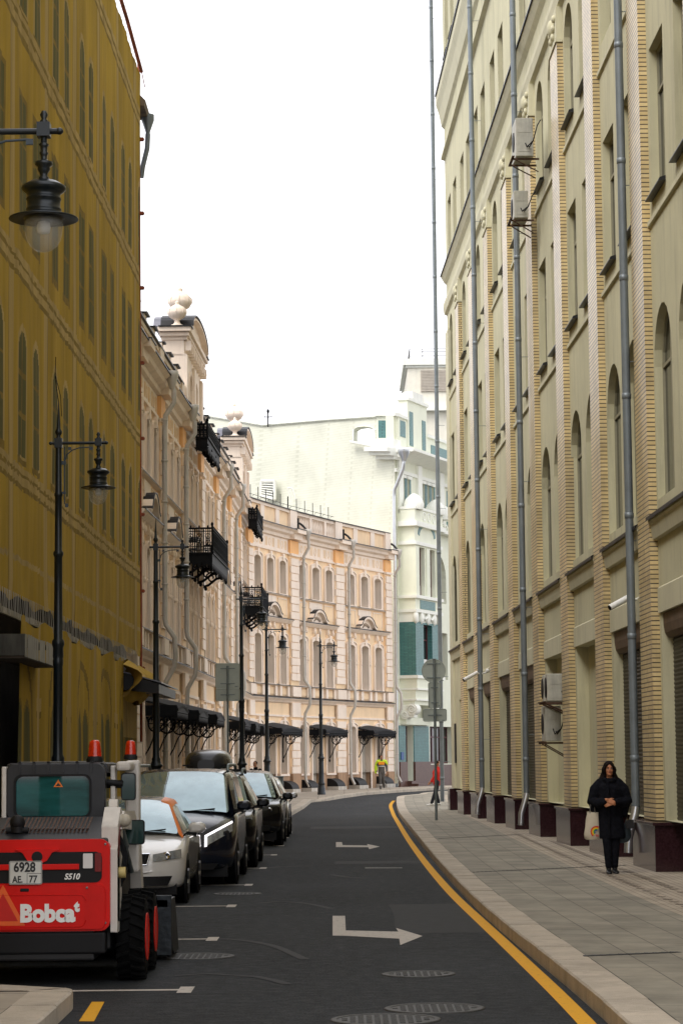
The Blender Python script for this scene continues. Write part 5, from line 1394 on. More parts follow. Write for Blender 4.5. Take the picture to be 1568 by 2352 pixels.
# ================================================================= traffic signs seen from behind
def rrect(cx, cz, w, h, r=.05, n=4):
    P = []
    for sx, sz, a0 in ((1,1,0),(-1,1,PI/2),(-1,-1,PI),(1,-1,3*PI/2)):
        for k in range(n+1): a = a0 + PI/2*k/n; P.append((cx+sx*(w/2-r)+r*math.cos(a), cz+sz*(h/2-r)+r*math.sin(a)))
    return P
def sign(root, plates, top, r=.035):
    b = MB(); b.tube([(0,0,-.05),(0,0,top)], r, 10); b.tube([(0,0,top),(0,0,top+.02)], r*1.1, 10); b.build('post', MT['steel'], root)
    for kind, cx, cz, w, h in plates:
        b = MB(); P = rrect(cx, cz, w, h) if kind == 'rect' else [(cx+w/2*math.cos(2*PI*k/36), cz+w/2*math.sin(2*PI*k/36)) for k in range(36)]
        b.prism(P, .045, .055, 'y'); Q = P + [P[0]]; b.tube([(x, .045, z) for x, z in Q], .012, 4)
        p = b.build('panel', MT['signback'], root)
        b = MB()
        for s in ((-.3, .3) if h > .4 else (0,)):
            b.box(-.05, .05, -.045, .045, cz+s*h-.012, cz+s*h+.012); b.box(cx-w*.3, cx+w*.3, .03, .045, cz+s*h-.015, cz+s*h+.015)
        b.box(cx+w*.30, cx+w*.42, .038, .044, cz-h*.44, cz-h*.40)
        b.build('clamp', MT['steel'], p)
y = 78.0; x = AT(528.5, 1700, 78).x; s1 = empty('traffic_sign', (x, 76.5, .15), label='square traffic sign above a wide plate seen from behind, beside the parked cars', cat='traffic sign', group='traffic signs seen from behind')
def zs(v, Y, u): return AT(u, v, Y).z - .15
sign(s1, [('rect', 0, zs(1553,76.5,528), .76, .80), ('rect', 0, zs(1596,76.5,528), .76, .385)], zs(1531,76.5,528))
p = G(1001.8, 1885, .15); s2 = empty('traffic_sign', p, label='round traffic sign with two plates below it seen from behind, on the right pavement', cat='traffic sign', group='traffic signs seen from behind')
Y2 = p.y
sign(s2, [('disc', -.02, zs(1541,Y2,995), .70, .70), ('rect', 0, zs(1597,Y2,997), .36, .76), ('rect', 0, zs(1643,Y2,997), .70, .36)], zs(1515,Y2,995), .04)
# grey cabinet by the wall
a = AT(640, 1790, 88); cb = tag(empty('utility_cabinet', (a.x-.15, 86.5, .15)), 'grey utility cabinet standing against the peach wall behind the parked cars', 'cabinet')
b = MB(); b.box(-.35,.35,0,.4,0,1.25); b.box(-.38,.38,-.03,.43,1.25,1.29); b.build('casing', MT['steel'], cb, bevel=.01); b = MB(); b.box(-.31,-.01,-.012,0,.08,1.2); b.box(.01,.31,-.012,0,.08,1.2); b.build('door', MT['steel'], cb)
# ================================================================= parked cars
def paint(name, col, rough=.25, metal=.0, coat=1.0, var=.03):
    return mat(name, col, rough, metal, var=var, scale=3, coat=coat, spec=.5)
def smooth01(t): return t*t*(3-2*t)
def interp(tab, y):
    for a, c in zip(tab, tab[1:]):
        if y <= c[0]:
            t = (y-a[0])/(c[0]-a[0]) if c[0] > a[0] else 0
            return [p+(q-p)*t for p, q in zip(a[1:], c[1:])]
    return list(tab[-1][1:])
def wheel(parent, x, y, r, w, name='wheel', rim=None, side=1):
    wl = empty(name); wl.parent = parent; wl.matrix_local = T((x, y, r)) @ Matrix.Rotation(PI/2*side, 4, 'Y')
    b = MB(); b.lathe([(r*.62,-w/2+.01),(r*.9,-w/2),(r*.99,-w*.36),(r,-w*.2),(r,w*.2),(r*.99,w*.36),(r*.9,w/2),(r*.62,w/2-.01)], (0,0,0), 28); b.build('tyre', MT['tyre'], wl)
    b = MB(); b.lathe([(r*.64,w/2-.015),(r*.60,w/2-.01),(r*.57,w/2-.05),(.01,w/2-.06)], (0,0,0), 28)
    for k in range(5):
        a = 2*PI*k/5; b.tube([(0,0,w/2-.03),(r*.6*math.cos(a), r*.6*math.sin(a), w/2-.02)], [.05,.035], 6)
    b.build('rim', rim or mat('alloy', (.45,.46,.47), .3, .8), wl); return wl
def car(name, loc, label, P, group='cars parked along the left kerb', cat='car'):
    """local axes: x across, y from the front bumper (0) to the rear, z up"""
    root = empty(name, loc, P.get('rz', 0), label=label, cat=cat, group=group)
    W, Ln = P['w']/2, P['l']; body = P['paint']
    # stations: y, top height at centre, shoulder height, bottom
    top = P['top']                 # [(y, zt, zsh)]
    c = P.get('nose', .34); pw_ = 3.6
    ys = [0, .01, .03, .07, .13, .22, .34] + [.34 + (Ln-.68)*k/13 for k in range(1, 14)] + [Ln-.22, Ln-.12, Ln-.05, Ln-.01, Ln]
    def hw(y):
        d = min(y, Ln-y)
        return W*(min(1, max(d, .004)/c))**(1/pw_)
    rings = []
    for y in ys:
        zt, zs = interp(top, y); h = hw(y); zb = P.get('zb', .22) + (.10*(1-min(1, min(y, Ln-y)/.3)))
        half = [(0, zb), (h*.88, zb), (h*.97, zb+.06), (h, zb+.2), (h, zs-.16), (h*.985, zs-.05), (h*.93, zs), (h*.62, zs+(zt-zs)*.72), (0, zt)]
        ring = [(x, y, z) for x, z in half] + [(-x, y, z) for x, z in half[-2:0:-1]]
        rings.append(ring)
    b = MB(); b.loft(rings, 0); bd = b.build('body', [body], root, subdiv=1)
    # cabin: rings (y, zbase, half width base, roof z, half width roof)
    cab = P['cab']; b = MB(); ws = MB(); sg = MB(); n = 9
    R = []
    for (y, zb, wb, zt, wt, yt) in cab:
        half = [(wb, y, zb), (wt, yt, zt-.10), (wt-.05, yt, zt-.035), (wt-.16, yt, zt-.005), (wt*.5, yt-.03*(1 if y < 2.2 else -1), zt+.015), (0, yt-.04*(1 if y < 2.2 else -1), zt+.02)]
        R.append([Vector(p) for p in half] + [Vector((-p[0], p[1], p[2])) for p in half[-2::-1]])
    # R[0] windscreen foot, R[1] windscreen head, ... R[-2] rear head, R[-1] rear foot
    nR = len(R)
    vs = [p for r in R for p in r]; m = len(R[0]); fs = []; 
    for i in range(nR-1):
        for j in range(m-1):
            if i == 0 and 2 <= j <= m-4: continue
            fs.append((i*m+j, i*m+j+1, (i+1)*m+j+1, (i+1)*m+j))
    b.add(vs, fs, 0, True)
    pil = P.get('pillar')
    cb = b.build('cabin', [body], root)
    w = MB(); seg = 10
    for i in range(seg):
        pass
    # windscreen: a slightly bulging grid between foot and head lines
    foot = [R[0][j] for j in range(2, m-2)]; head = [R[1][j] for j in range(2, m-2)]
    rows = []
    for k in range(7):
        t = k/6; rows.append([f.lerp(h_, t) + Vector((0, -.05*math.sin(PI*t) - .012, .02*math.sin(PI*t))) for f, h_ in zip(foot, head)])
    w.loft(rows, 0, False, False); w.build('windscreen', MT['autoglass'], root, subdiv=1)
    # black lower edge with wipers
    q = MB(); q.tube([(-W*.55, foot[0].y-.05, foot[0].z+.04), (-W*.05, foot[0].y-.02, foot[0].z+.10)], .010, 5); q.tube([(W*.05, foot[0].y-.06, foot[0].z+.03), (W*.62, foot[0].y-.0, foot[0].z+.08)], .010, 5); q.build('wiper', MT['rubber'], root)
    # side glass
    for s in (1, -1):
        sgb = MB(); lo = []; hi = []
        for (y, zb, wb, zt, wt, yt) in cab:
            lo.append(Vector((s*(wb+.008), y, zb+.03))); hi.append(Vector((s*(wt+.010), yt, zt-.115)))
        lo[0] = lo[0].lerp(lo[1], .16); hi[0] = lo[0].lerp(hi[1], .02)
        for a in range(1, nR-1): lo[a], hi[a] = lo[a].lerp(hi[a], .03), lo[a].lerp(hi[a], .97)
        lo[-1] = lo[-1].lerp(lo[-2], .25); hi[-1] = hi[-1].lerp(hi[-2], .35)
        for a in range(nR-1):
            l0, h0, l1, h1 = lo[a], hi[a], lo[a+1], hi[a+1]
            if a > 0: l0 = l0.lerp(l1, .05); h0 = h0.lerp(h1, .05)
            sgb.quad(l0, l1, h1, h0)
        sgb.build('side_window', MT['sideglass'], root)
        if P.get('stripe') and s > 0:      # coloured stripe up the screen pillar and along the roof edge
            q = MB(); f0, h0 = R[0][1] if s > 0 else R[0][-2], None
            ptsA = [R[0][0].lerp(R[0][1], .5), R[1][1], R[2][1], R[3][1]] ; ptsB = [R[0][2], R[1][3], R[2][3], R[3][3]]
            ptsA = [p + Vector((.008, -.012, .006)) for p in ptsA]; ptsB = [p + Vector((.004, -.012, .008)) for p in ptsB]
            ptsM = [p + Vector((.008, -.012, .010)) for p in [R[0][1], R[1][2], R[2][2], R[3][2]]]
            q.loft([ptsA, ptsM, ptsB], 0, False, False); q.build('pillar_stripe', P['stripe'], root)
    # lights, grille, lower intake on the rounded nose
    def yf(x): return c*(min(.999, abs(x)/W))**pw_
    def patch(q, pts, off=.012, th=.03, mi=0, dz=0):
        "a plate following the nose: pts are (x, z, dy)"
        f = [(x, yf(x)-off+dy, z) for x, z, dy in pts]; k = [(x, yf(x)+th+dy, z) for x, z, dy in pts]
        q.loft([f, k], mi, True, True, False)
    def strip_patch(q, lo, hi, n, off, mi=0, dy=lambda x, t: 0):
        "quad strip between two edges given as functions of t"
        r0 = []; r1 = []
        for k in range(n+1):
            t = k/n; x0, z0 = lo(t); x1, z1 = hi(t)
            r0.append((x0, yf(x0)-off+dy(x0, z0), z0)); r1.append((x1, yf(x1)-off+dy(x1, z1), z1))
        q.loft([r0, r1], mi, False, False, True)
    slope = P.get('slope', lambda z: 0)
    dyf = lambda x, z: slope(z)
    for s in (1, -1):
        hl = P['headlight']; q = MB()   # (x_in, x_out, z_in_lo, z_in_hi, z_out_lo, z_out_hi)
        xi, xo, a0, a1, o0, o1 = hl
        strip_patch(q, lambda t: (s*(xi+(xo-xi)*t), a0+(o0-a0)*t), lambda t: (s*(xi+(xo-xi)*t*.98), a1+(o1-a1)*t), 8, P.get('loff', .022), 0, dyf)
        h = q.build('headlight', MT['lamp_glass'], root)
        q = MB(); xc = xi+(xo-xi)*.5; zc = (a0+a1+o0+o1)/4
        for f_ in ((.35, .75) if P.get('twin', 1) else (.5,)):
            xx = xi+(xo-xi)*f_; q.lathe([(.005,0),(.05,0),(.058,-.01),(.05,-.02)], (0,0,0), 12); break
        q.M = T((s*xc, yf(xc)-.03+slope(zc), zc)) @ Matrix.Rotation(PI/2, 4, 'X'); q.v = []; q.f = []; q.m = []; q.sm = []
        q.lathe([(.058,-.005),(.052,.012),(.03,.0),(.005,-.0)], (0,0,0), 14); q.M = None; q.build('reflector', MT['chrome'], h)
        if P.get('drl'):
            q = MB(); e = P['drl_mat']; t_ = P.get('drl_t', .035)
            strip_patch(q, lambda t: (s*(xi+(xo-xi)*t), a0+(o0-a0)*t + (a1-a0)*.80+ (o1-o0-a1+a0)*.80*t), lambda t: (s*(xi+(xo-xi)*t*.98), a1+(o1-a1)*t), 8, P.get('loff', .022)+.012, 0, dyf)
            strip_patch(q, lambda t: (s*(xi), a0+(a1-a0)*t), lambda t: (s*(xi+.04), a0+.01+(a1-a0)*t), 4, P.get('loff', .022)+.012, 0, dyf)
            q.build('running_light', e, h)
    g = P['grille']; q = MB(); gw0, gw1, gz0, gz1 = g
    strip_patch(q, lambda t: (-gw0+2*gw0*t, gz0), lambda t: (-gw1+2*gw1*t, gz1), 12, .018, 0, dyf); gr = q.build('grille', MT['rubber'], root)
    q = MB()
    if P.get('gbars') == 'vert':
        for k in range(-9, 10):
            x = gw0*.92*k/9; q.tube([(x, yf(x)-.026+slope(gz0), gz0+.015), (x*gw1/gw0, yf(x)-.026+slope(gz1), gz1-.015)], .010, 4)
        q.build('grille_bar', MT['rubber'], gr)
        q = MB()
        for z_, ww in ((gz0, gw0), (gz1, gw1)): q.tube([(ww*(k/8-1), yf(ww*(k/8-1))-.022+slope(z_), z_) for k in range(17)], .012, 5)
        for s in (1, -1): q.tube([(s*gw0, yf(gw0)-.022+slope(gz0), gz0), (s*gw1, yf(gw1)-.022+slope(gz1), gz1)], .012, 5)
        q.build('chrome_surround', MT['chrome'], gr)
    else:
        for k in range(P.get('nb', 3)):
            z_ = gz0+(gz1-gz0)*(k+.7)/(P.get('nb', 3)+.4); ww = gw0+(gw1-gw0)*(z_-gz0)/(gz1-gz0)
            q.tube([(ww*.96*(j/8-1), yf(ww*.96*(j/8-1))-.028+slope(z_), z_) for j in range(17)], .014, 5)
        q.tube([(x, yf(x)-.026+slope(z_), z_) for x, z_ in [(-gw1,gz1),(-gw0,gz0),(0,gz0-.015),(gw0,gz0),(gw1,gz1),(0,gz1+.01),(-gw1,gz1)]], .012, 5)
        q.build('chrome_bar', MT['chrome'], gr)
    i0 = P['intake']; q = MB(); strip_patch(q, lambda t: (-i0[0]+2*i0[0]*t, i0[2]), lambda t: (-i0[1]+2*i0[1]*t, i0[3]), 12, .010); q.build('lower_intake', MT['rubber'], root)
    q = MB(); q.box(-.26, .26, -.035, -.02, P['plate'], P['plate']+.11); q.build('number_plate', MT['whitesheet'], root)
    # mirrors
    for s in (1, -1):
        mz = P['mirror']; q = MB(); x = s*(W+.09); 
        q.loft([[(x+s*dx*sc_, P['mir_y']+dy, mz+dz*sc_) for dx, dz in ((-.11,-.06),(.07,-.07),(.13,-.02),(.12,.05),(.06,.085),(-.08,.075),(-.12,.03))] for dy, sc_ in ((-.07,.55),(-.045,.9),(0,1),(.07,1),(.085,.9))], 0, True, True, True)
        mi_ = q.build('mirror', P.get('mir_mat', body), root)
        q = MB(); q.box(min(s*(W-.10), x), max(s*(W-.10), x), P['mir_y']-.03, P['mir_y']+.05, mz-.10, mz-.05); q.build('mirror_foot', MT['rubber'], mi_)
        q = MB()
        for k in (1, 2): q.box(s*(W+.0)-.012, s*(W+.0)+.012, Ln*(.36+.2*k), Ln*(.36+.2*k)+.16, P['mirror']-.16, P['mirror']-.13)
        q.build('door_handle', MT['rubber'] , root)
    for s in (1, -1):
        for y in P['axles']:
            q = MB(); q.lathe([(P['wr']+.07, 0), (P['wr']+.07, .03), (P['wr']-.02, .03)], (0,0,0), 28)
            q.build('wheel_arch', MT['rubber'], root, T((s*(W-.03), y, P['wr'])) @ Matrix.Rotation(PI/2*s, 4, 'Y'))
            wheel(root, s*(W-.10), y, P['wr'], .22, rim=MT.setdefault('rimm', mat('dull_alloy', (.25,.25,.26), .35, .7)), side=s)
    q = MB(); q.box(-W*.86, W*.86, .25, Ln-.25, .14, .34); q.build('underbody', MT['rubber'], root)
    if P.get('rails'):
        zr_ = P['rails']
        for s in (1, -1):
            q = MB(); x = s*(cab[2][4]-.04); q.tube([(x, cab[1][5]+.08, zr_-.05), (x, cab[1][5]+.16, zr_+.03), (x, cab[1][5]+.3, zr_+.055), (x, cab[-2][5]-.3, zr_+.055), (x, cab[-2][5]-.1, zr_-.02)], .028, 8); q.build('roof_rail', MT['rubber'] if P.get('darkrail') else MT['steel'], root)
    for s in (1, -1):
        q = MB(); q.box(s*W*.62-.14, s*W*.62+.14, Ln-.16, Ln-.02, .75, .95); q.build('tail_light', mat('red_lens', (.4,.01,.01), .2), root)
    return root
orange = mat('orange_wrap', (.85,.20,.01), .4, var=.03)
car('white_sedan', (-3.06, 33.2, 0), 'white sedan with an orange stripe along its windscreen pillar, parked behind the red loader', dict(
    w=1.70, l=4.48, paint=paint('white_car_paint', (.74,.72,.68), .3), zb=.20, nose=.36,
    top=[(0,.66,.56),(.05,.70,.62),(.2,.76,.70),(.55,.85,.80),(1.15,.97,.93),(1.5,1.0,.96),(3.6,1.02,.98),(4.3,1.04,.96),(4.48,.9,.8)],
    cab=[(1.02,.95,.78,.97,.76,1.02),(1.4,.96,.80,1.41,.56,1.78),(2.2,.97,.80,1.45,.57,2.4),(3.1,.98,.79,1.42,.55,3.2),(3.95,1.0,.74,1.03,.60,4.0)],
    headlight=(.42,.80,.60,.70,.64,.76), grille=(.34,.38,.56,.71), gbars='vert', intake=(.62,.68,.27,.40), plate=.43,
    mirror=1.02, mir_y=1.42, axles=(.85,3.45), wr=.31, stripe=orange, slope=lambda z: max(0, z-.55)*.25))
drl = mat('white_running_light', (1,1,1), .3, var=0, emit=(1,.93,.95), es=1.4)
navy = mat('navy_black_paint', (.008,.011,.020), .2, var=.03, spec=.3, coat=.5)
van = car('dark_van', (-2.70, 38.25, 0), 'dark navy van with lit white headlights, parked behind the white sedan', dict(
    w=1.93, l=5.1, paint=navy, zb=.22, nose=.40,
    top=[(0,.78,.62),(.05,.86,.72),(.2,1.0,.88),(.5,1.10,.98),(.95,1.19,1.08),(1.3,1.22,1.14),(4.8,1.25,1.16),(5.1,1.15,1.0)],
    cab=[(.92,1.13,.90,1.16,.88,.92),(1.35,1.14,.93,1.79,.76,1.85),(2.4,1.15,.94,1.835,.80,2.5),(4.3,1.16,.94,1.83,.80,4.3),(5.02,1.16,.92,1.76,.78,4.9),(5.08,1.14,.90,1.20,.80,5.06)],
    headlight=(.48,.91,.62,.80,.86,1.02), loff=.085, grille=(.40,.46,.56,.80), nb=2, intake=(.62,.70,.26,.36), plate=.42, drl=1, drl_mat=drl,
    mirror=1.24, mir_y=1.25, mir_mat=navy, axles=(.95,4.15), wr=.34, rails=1.85, slope=lambda z: max(0, z-.55)*.42))
blk = mat('black_paint', (.005,.006,.008), .22, var=.03, spec=.25, coat=.35)
car('dark_suv', (-2.60, 44.3, 0), 'black SUV with raised roof rails between the van and the last clearly seen SUV', dict(
    w=1.92, l=4.75, paint=blk, zb=.26, nose=.36,
    top=[(0,.82,.70),(.05,.90,.80),(.2,1.0,.92),(.6,1.08,1.0),(1.25,1.16,1.08),(4.4,1.2,1.12),(4.75,1.05,.95)],
    cab=[(1.15,1.10,.88,1.13,.86,1.15),(1.5,1.12,.90,1.70,.66,1.95),(2.6,1.13,.91,1.75,.68,2.6),(3.7,1.14,.90,1.73,.66,3.6),(4.55,1.15,.86,1.22,.68,4.5)],
    headlight=(.52,.90,.78,.90,.80,.94), grille=(.44,.46,.66,.88), nb=3, intake=(.66,.70,.36,.50), plate=.52,
    mirror=1.18, mir_y=1.50, mir_mat=blk, axles=(.9,3.7), wr=.36, rails=1.76, slope=lambda z: max(0, z-.6)*.3))
# roof box on the SUV: a thing carried by it
rb = empty('roof_box', (-2.62, 46.7, 1.80), label='glossy dark grey roof box carried on top of the black SUV', cat='roof box')
b = MB(); rings = []
for y, s_ in ((-1.02,.35),(-.98,.6),(-.85,.82),(-.55,.95),(0,1),(.6,.98),(.95,.85),(1.05,.5)):
    n = 20; rings.append([((.46*s_ if True else 0)*math.copysign(abs(math.cos(2*PI*k/n))**.6, math.cos(2*PI*k/n)), y, .10 + (.31*s_ if math.sin(2*PI*k/n) > 0 else .08)*math.copysign(abs(math.sin(2*PI*k/n))**.75, math.sin(2*PI*k/n))) for k in range(n)])
b.loft(rings, 0); b.build('lid', mat('dark_grey_box_gloss', (.03,.032,.036), .22, .1, var=.05), rb, subdiv=1)
b = MB(); b.box(-.45,.45,-.95,.98,.085,.115); b.build('seam', MT['rubber'], rb)
b = MB()
for y in (-.5, .5): b.box(-.62,.62,y-.03,y+.03,-.03,.02)
b.build('roof_bar', MT['rubber'], rb)
silver = paint('silver_paint', (.45,.46,.46), .3, .6)
car('black_crossover', (-2.42, 55.9, 0), 'glossy black SUV with twin round headlights, parked last before the kerb bulge', dict(
    w=1.94, l=4.9, paint=blk, zb=.26, nose=.38,
    top=[(0,.84,.70),(.05,.92,.82),(.2,1.0,.94),(.6,1.07,1.0),(1.3,1.15,1.08),(4.5,1.2,1.12),(4.9,1.05,.95)],
    cab=[(1.2,1.10,.88,1.13,.86,1.2),(1.55,1.12,.90,1.68,.66,2.05),(2.7,1.13,.91,1.74,.68,2.7),(3.8,1.14,.90,1.72,.66,3.7),(4.7,1.15,.86,1.22,.68,4.65)],
    headlight=(.46,.90,.76,.88,.80,.92), grille=(.36,.38,.66,.88), nb=1, intake=(.68,.72,.36,.50), plate=.52,
    mirror=1.14, mir_y=1.60, mir_mat=blk, axles=(.9,3.8), wr=.37, slope=lambda z: max(0, z-.6)*.3))
car('silver_car', (-2.35, 62.2, 0), 'silver car mostly hidden behind the last black SUV, only its mirror and roof edge showing', dict(
    w=1.80, l=4.3, paint=silver, zb=.22, nose=.36,
    top=[(0,.70,.60),(.05,.76,.68),(.2,.84,.78),(.6,.92,.86),(1.2,1.0,.96),(4.0,1.05,1.0),(4.3,.95,.85)],
    cab=[(1.05,.98,.82,1.0,.80,1.05),(1.4,1.0,.84,1.50,.60,1.85),(2.3,1.0,.84,1.56,.62,2.4),(3.2,1.01,.83,1.54,.60,3.2),(4.1,1.02,.8,1.08,.62,4.05)],
    headlight=(.44,.84,.66,.76,.70,.80), grille=(.34,.38,.60,.74), nb=2, intake=(.62,.68,.27,.40), plate=.45,
    mirror=1.06, mir_y=1.45, axles=(.85,3.35), wr=.32, slope=lambda z: max(0, z-.55)*.25))

# ================================================================= skid-steer loader
LD = empty('skid_steer_loader', (-2.72, 21.4, 0), label='red and white skid-steer loader seen from behind, two orange beacons on top', cat='loader')
red = mat('loader_red_paint', (.66,.006,.003), .42, var=.06, scale=6, spec=.25, dirt=.2)
ivory = mat('loader_ivory_paint', (.62,.58,.52), .4, var=.08, scale=8, dirt=.35)
dkm = mat('loader_dark_grey', (.018,.0195,.023), .4, .1, var=.25, scale=8, dirt=.1)
blk2 = MT['rubber']
def rpoly(x0, x1, z0, z1, r, n=6):
    return rrect((x0+x1)/2, (z0+z1)/2, x1-x0, z1-z0, r, n)
def text(body, size, x, y, z, m, parent, offset=.0, sx=1.0, shear=0, ext=.003, name='lettering'):
    cu = bpy.data.curves.new(name, 'FONT'); cu.body = body; cu.size = size; cu.extrude = ext; cu.offset = offset; cu.shear = shear
    cu.align_x = 'LEFT'; cu.resolution_u = 4; cu.materials.append(m)
    tmp = bpy.data.objects.new('tmp', cu); COL.objects.link(tmp); dg = bpy.context.evaluated_depsgraph_get(); dg.update()
    me = bpy.data.meshes.new_from_object(tmp.evaluated_get(dg)); bpy.data.objects.remove(tmp)
    me.materials.clear(); me.materials.append(m); me.name = name
    o = bpy.data.objects.new(name, me); COL.objects.link(o); o.parent = parent
    o.matrix_local = T((x, y, z)) @ Matrix.Diagonal((sx, 1, 1, 1)) @ Matrix.Rotation(PI/2, 4, 'X'); return o
# tailgate: red frame with black recess
tg = empty('tailgate'); tg.parent = LD; tg_empty = tg
def yb(z): return -.03 + .10*max(0, (z-1.12)/.2)**2 + .06*max(0, (.62-z)/.2)**2
b = MB()
O_ = rpoly(-.64, .64, .48, 1.285, .09)
b.prism(O_, .0, .30, 'y'); b.build('panel', red, tg, bevel=.02)
b = MB()   # raised lower red part
b.prism(rpoly(-.60, .60, .50, .885, .06), -.03, .01, 'y'); b.build('lower_panel', red, tg, bevel=.015)
b = MB(); b.prism(rpoly(-.56, .57, .905, 1.175, .06), -.008, .02, 'y'); rc = b.build('black_recess', blk2, tg, bevel=.008)
b = MB(); b.box(-.35,.37,-.028,-.005,1.02,1.07); b.build('red_bar', red, tg, bevel=.006)
b = MB(); b.prism([(-.20,1.20),(-.13,1.17),(-.085,1.10),(-.03,1.075),(.03,1.075),(.085,1.10),(.13,1.17),(.20,1.20)], -.03, .0, 'y'); hb = b.build('latch_boss', red, tg, bevel=.012)
b = MB(); b.prism([(.048*math.cos(2*PI*k/20), 1.135+.048*math.sin(2*PI*k/20)) for k in range(20)], -.036, -.02, 'y'); b.build('hole', blk2, hb)
b = MB(); b.box(-.15,-.07,-.036,-.02,.83,.86); b.build('handle', blk2, tg, bevel=.008)
b = MB(); b.tube([(x, -.031, z) for x, z in rpoly(-.585, .43, .52, .80, .06)], .005, 4); b.build('pressed_edge', red, tg)
for x in (.43, .33): pass
b = MB(); b.prism(rpoly(.405,.49,1.03,1.18-.02,.008), -.022, -.004, 'y'); b.build('reversing_light', mat('clear_ribbed_lens', (.65,.62,.6), .25, var=.1), tg)
b = MB(); b.prism(rpoly(.51,.565,1.0,1.165,.008), -.022, -.004, 'y'); b.build('tail_light', mat('dark_red_lens', (.16,.006,.006), .15), tg)
white = mat('white_lettering', (.85,.84,.80), .5, var=.02)
text('Bobca', .205, -.150, -.036, .573, white, tg, .011, .95); text('t', .115, .335, -.036, .66, white, tg, .009, .9)
text('S510', .072, .238, -.012, .935, white, tg, .002, .95, .25)
b = MB()
tri = lambda r: [(-.30 + r*.215*math.sin(2*PI*k/3), .655 - .0 + r*.225*math.cos(2*PI*k/3)) for k in (0, 1, 2)]
fo, fi = tri(1.06), tri(.72)
for k in range(3):
    a, c = fo[k], fo[(k+1)%3]; d, e = fi[(k+1)%3], fi[k]
    b.quad((a[0],-.0345,a[1]),(c[0],-.0345,c[1]),(d[0],-.0345,d[1]),(e[0],-.0345,e[1]), 0)
b.add([(p[0],-.0342,p[1]) for p in fi], [(0,1,2)], 1); b.build('warning_triangle', [mat('orange_reflector', (.80,.12,.02), .4), mat('red_reflector', (.55,.012,.008), .4)], tg)
pl = MB(); pl.prism(rpoly(-.245,.045,.895,1.10,.012), -.045, -.03, 'y'); plate = pl.build('number_plate', mat('plate_white', (.62,.61,.56), .5, var=.06), tg)
bk = mat('plate_black', (.02,.02,.02), .5)
text('6928', .115, -.205, -.046, 1.008, bk, plate, .0035, .84); text('AE.', .082, -.215, -.046, .912, bk, plate, .002, .80); text('77', .088, -.07, -.046, .912, bk, plate, .002, .84)
b = MB(); 
for x0, x1, z0, z1 in ((-.241,.041,1.092,1.096),(-.241,.041,.899,.903),(-.241,-.237,.899,1.096),(.037,.041,.899,1.096),(-.088,.037,.988,.992),(-.088,-.084,.903,.988)): b.box(x0,x1,-.0465,-.0445,z0,z1)
b.build('plate_border', bk, plate)
# engine hood with slots
b = MB(); b.add([(-.62,.06,1.28),(.62,.06,1.28),(.56,.85,1.47),(-.56,.85,1.47),(-.62,.06,1.0),(.62,.06,1.0),(.56,.85,1.0),(-.56,.85,1.0)], [(0,1,2,3),(0,4,5,1),(1,5,6,2),(2,6,7,3),(3,7,4,0)])
hd = b.build('engine_hood', dkm, LD, bevel=.02)
b = MB()
for k in range(22):
    x = -.36+.76*k/21; b.box(x-.009, x+.009, .30, .80, 1.365, 1.372)
    vs = [(x-.009,.28,1.338),(x+.009,.28,1.338),(x+.009,.80,1.463),(x-.009,.80,1.463)]; b.add(vs, [(0,1,2,3)])
b.v = [Vector((p.x, p.y, p.z)) for p in b.v]; b.build('vent_slots', mat('rusty_vent', (.09,.05,.035), .7, var=.5, scale=30), hd)
b = MB(); b.tube([(-.22,.30,1.34),(-.22,.30,1.42)], .06, 10); b.ball((-.22,.30,1.43), .07); b.tube([(-.32,.3,1.36),(-.12,.3,1.36)], .03, 8); b.build('exhaust_cap', blk2, hd)
# body sides, chassis
b = MB(); b.box(-.62,.62,.25,2.3,.30,1.1); b.box(-.5,.5,.02,2.2,.22,.52); b.build('chassis', mat('loader_chassis_black', (.012,.012,.013), .6), LD, bevel=.02)  # chassis is plain black by its own colour
b = MB(); b.box(-.60,.60,-.0,.2,.28,.47); b.build('rear_bumper', blk2, LD, bevel=.02)
# cab
cab = empty('cab'); cab.parent = LD
y0 = 1.25
b = MB()
fo = rpoly(-.455,.475,1.43,1.955,.07); fi = rpoly(-.375,.335,1.455,1.845,.07)
def ringframe(q, fo, fi, ya, yc, mi=0):
    n = len(fo); f = [(x, ya, z) for x, z in fo]; g = [(x, ya, z) for x, z in fi]; h = [(x, yc, z) for x, z in fi]; k = [(x, yc, z) for x, z in fo]
    q.add(f+g+h+k, [(i,(i+1)%n,n+(i+1)%n,n+i) for i in range(n)] + [(n+i,n+(i+1)%n,2*n+(i+1)%n,2*n+i) for i in range(n)] + [(2*n+i,2*n+(i+1)%n,3*n+(i+1)%n,3*n+i) for i in range(n)] + [((i+1)%n,i,3*n+i,3*n+(i+1)%n) for i in range(n)], mi)
ringframe(b, fo, fi, y0, y0+.12)
for s in (-1, 1):
    x = .44*s+.01; b.box(x-.035, x+.035, y0+.12, y0+1.15, 1.86, 1.955); b.box(x-.03, x+.03, y0+1.05, y0+1.15, .9, 1.9); b.box(x-.03, x+.03, y0+.12, y0+1.1, 1.1, 1.5)
b.box(-.455,.475,y0+1.05,y0+1.15,1.82,1.955); b.build('frame', dkm, cab, bevel=.012)
b = MB(); b.box(-.43,.45,y0+.02,y0+1.14,1.945,1.962)
for k in range(6): x = -.33+.135*k+.0; b.box(x-.015, x+.015, y0-.012, y0+1.1, 1.90 if False else 1.955, 1.975); b.prism([(x-.012,1.87),(x+.012,1.87),(x+.012,1.975),(x-.012,1.975)], y0-.012, y0+.0, 'y')
b.build('roof', dkm, cab, bevel=.006)
tg_ = mat('teal_tinted_glass', (.018,.10,.095), .03, var=.5, scale=2.2, stretch=(.6,1,3), spec=.9)
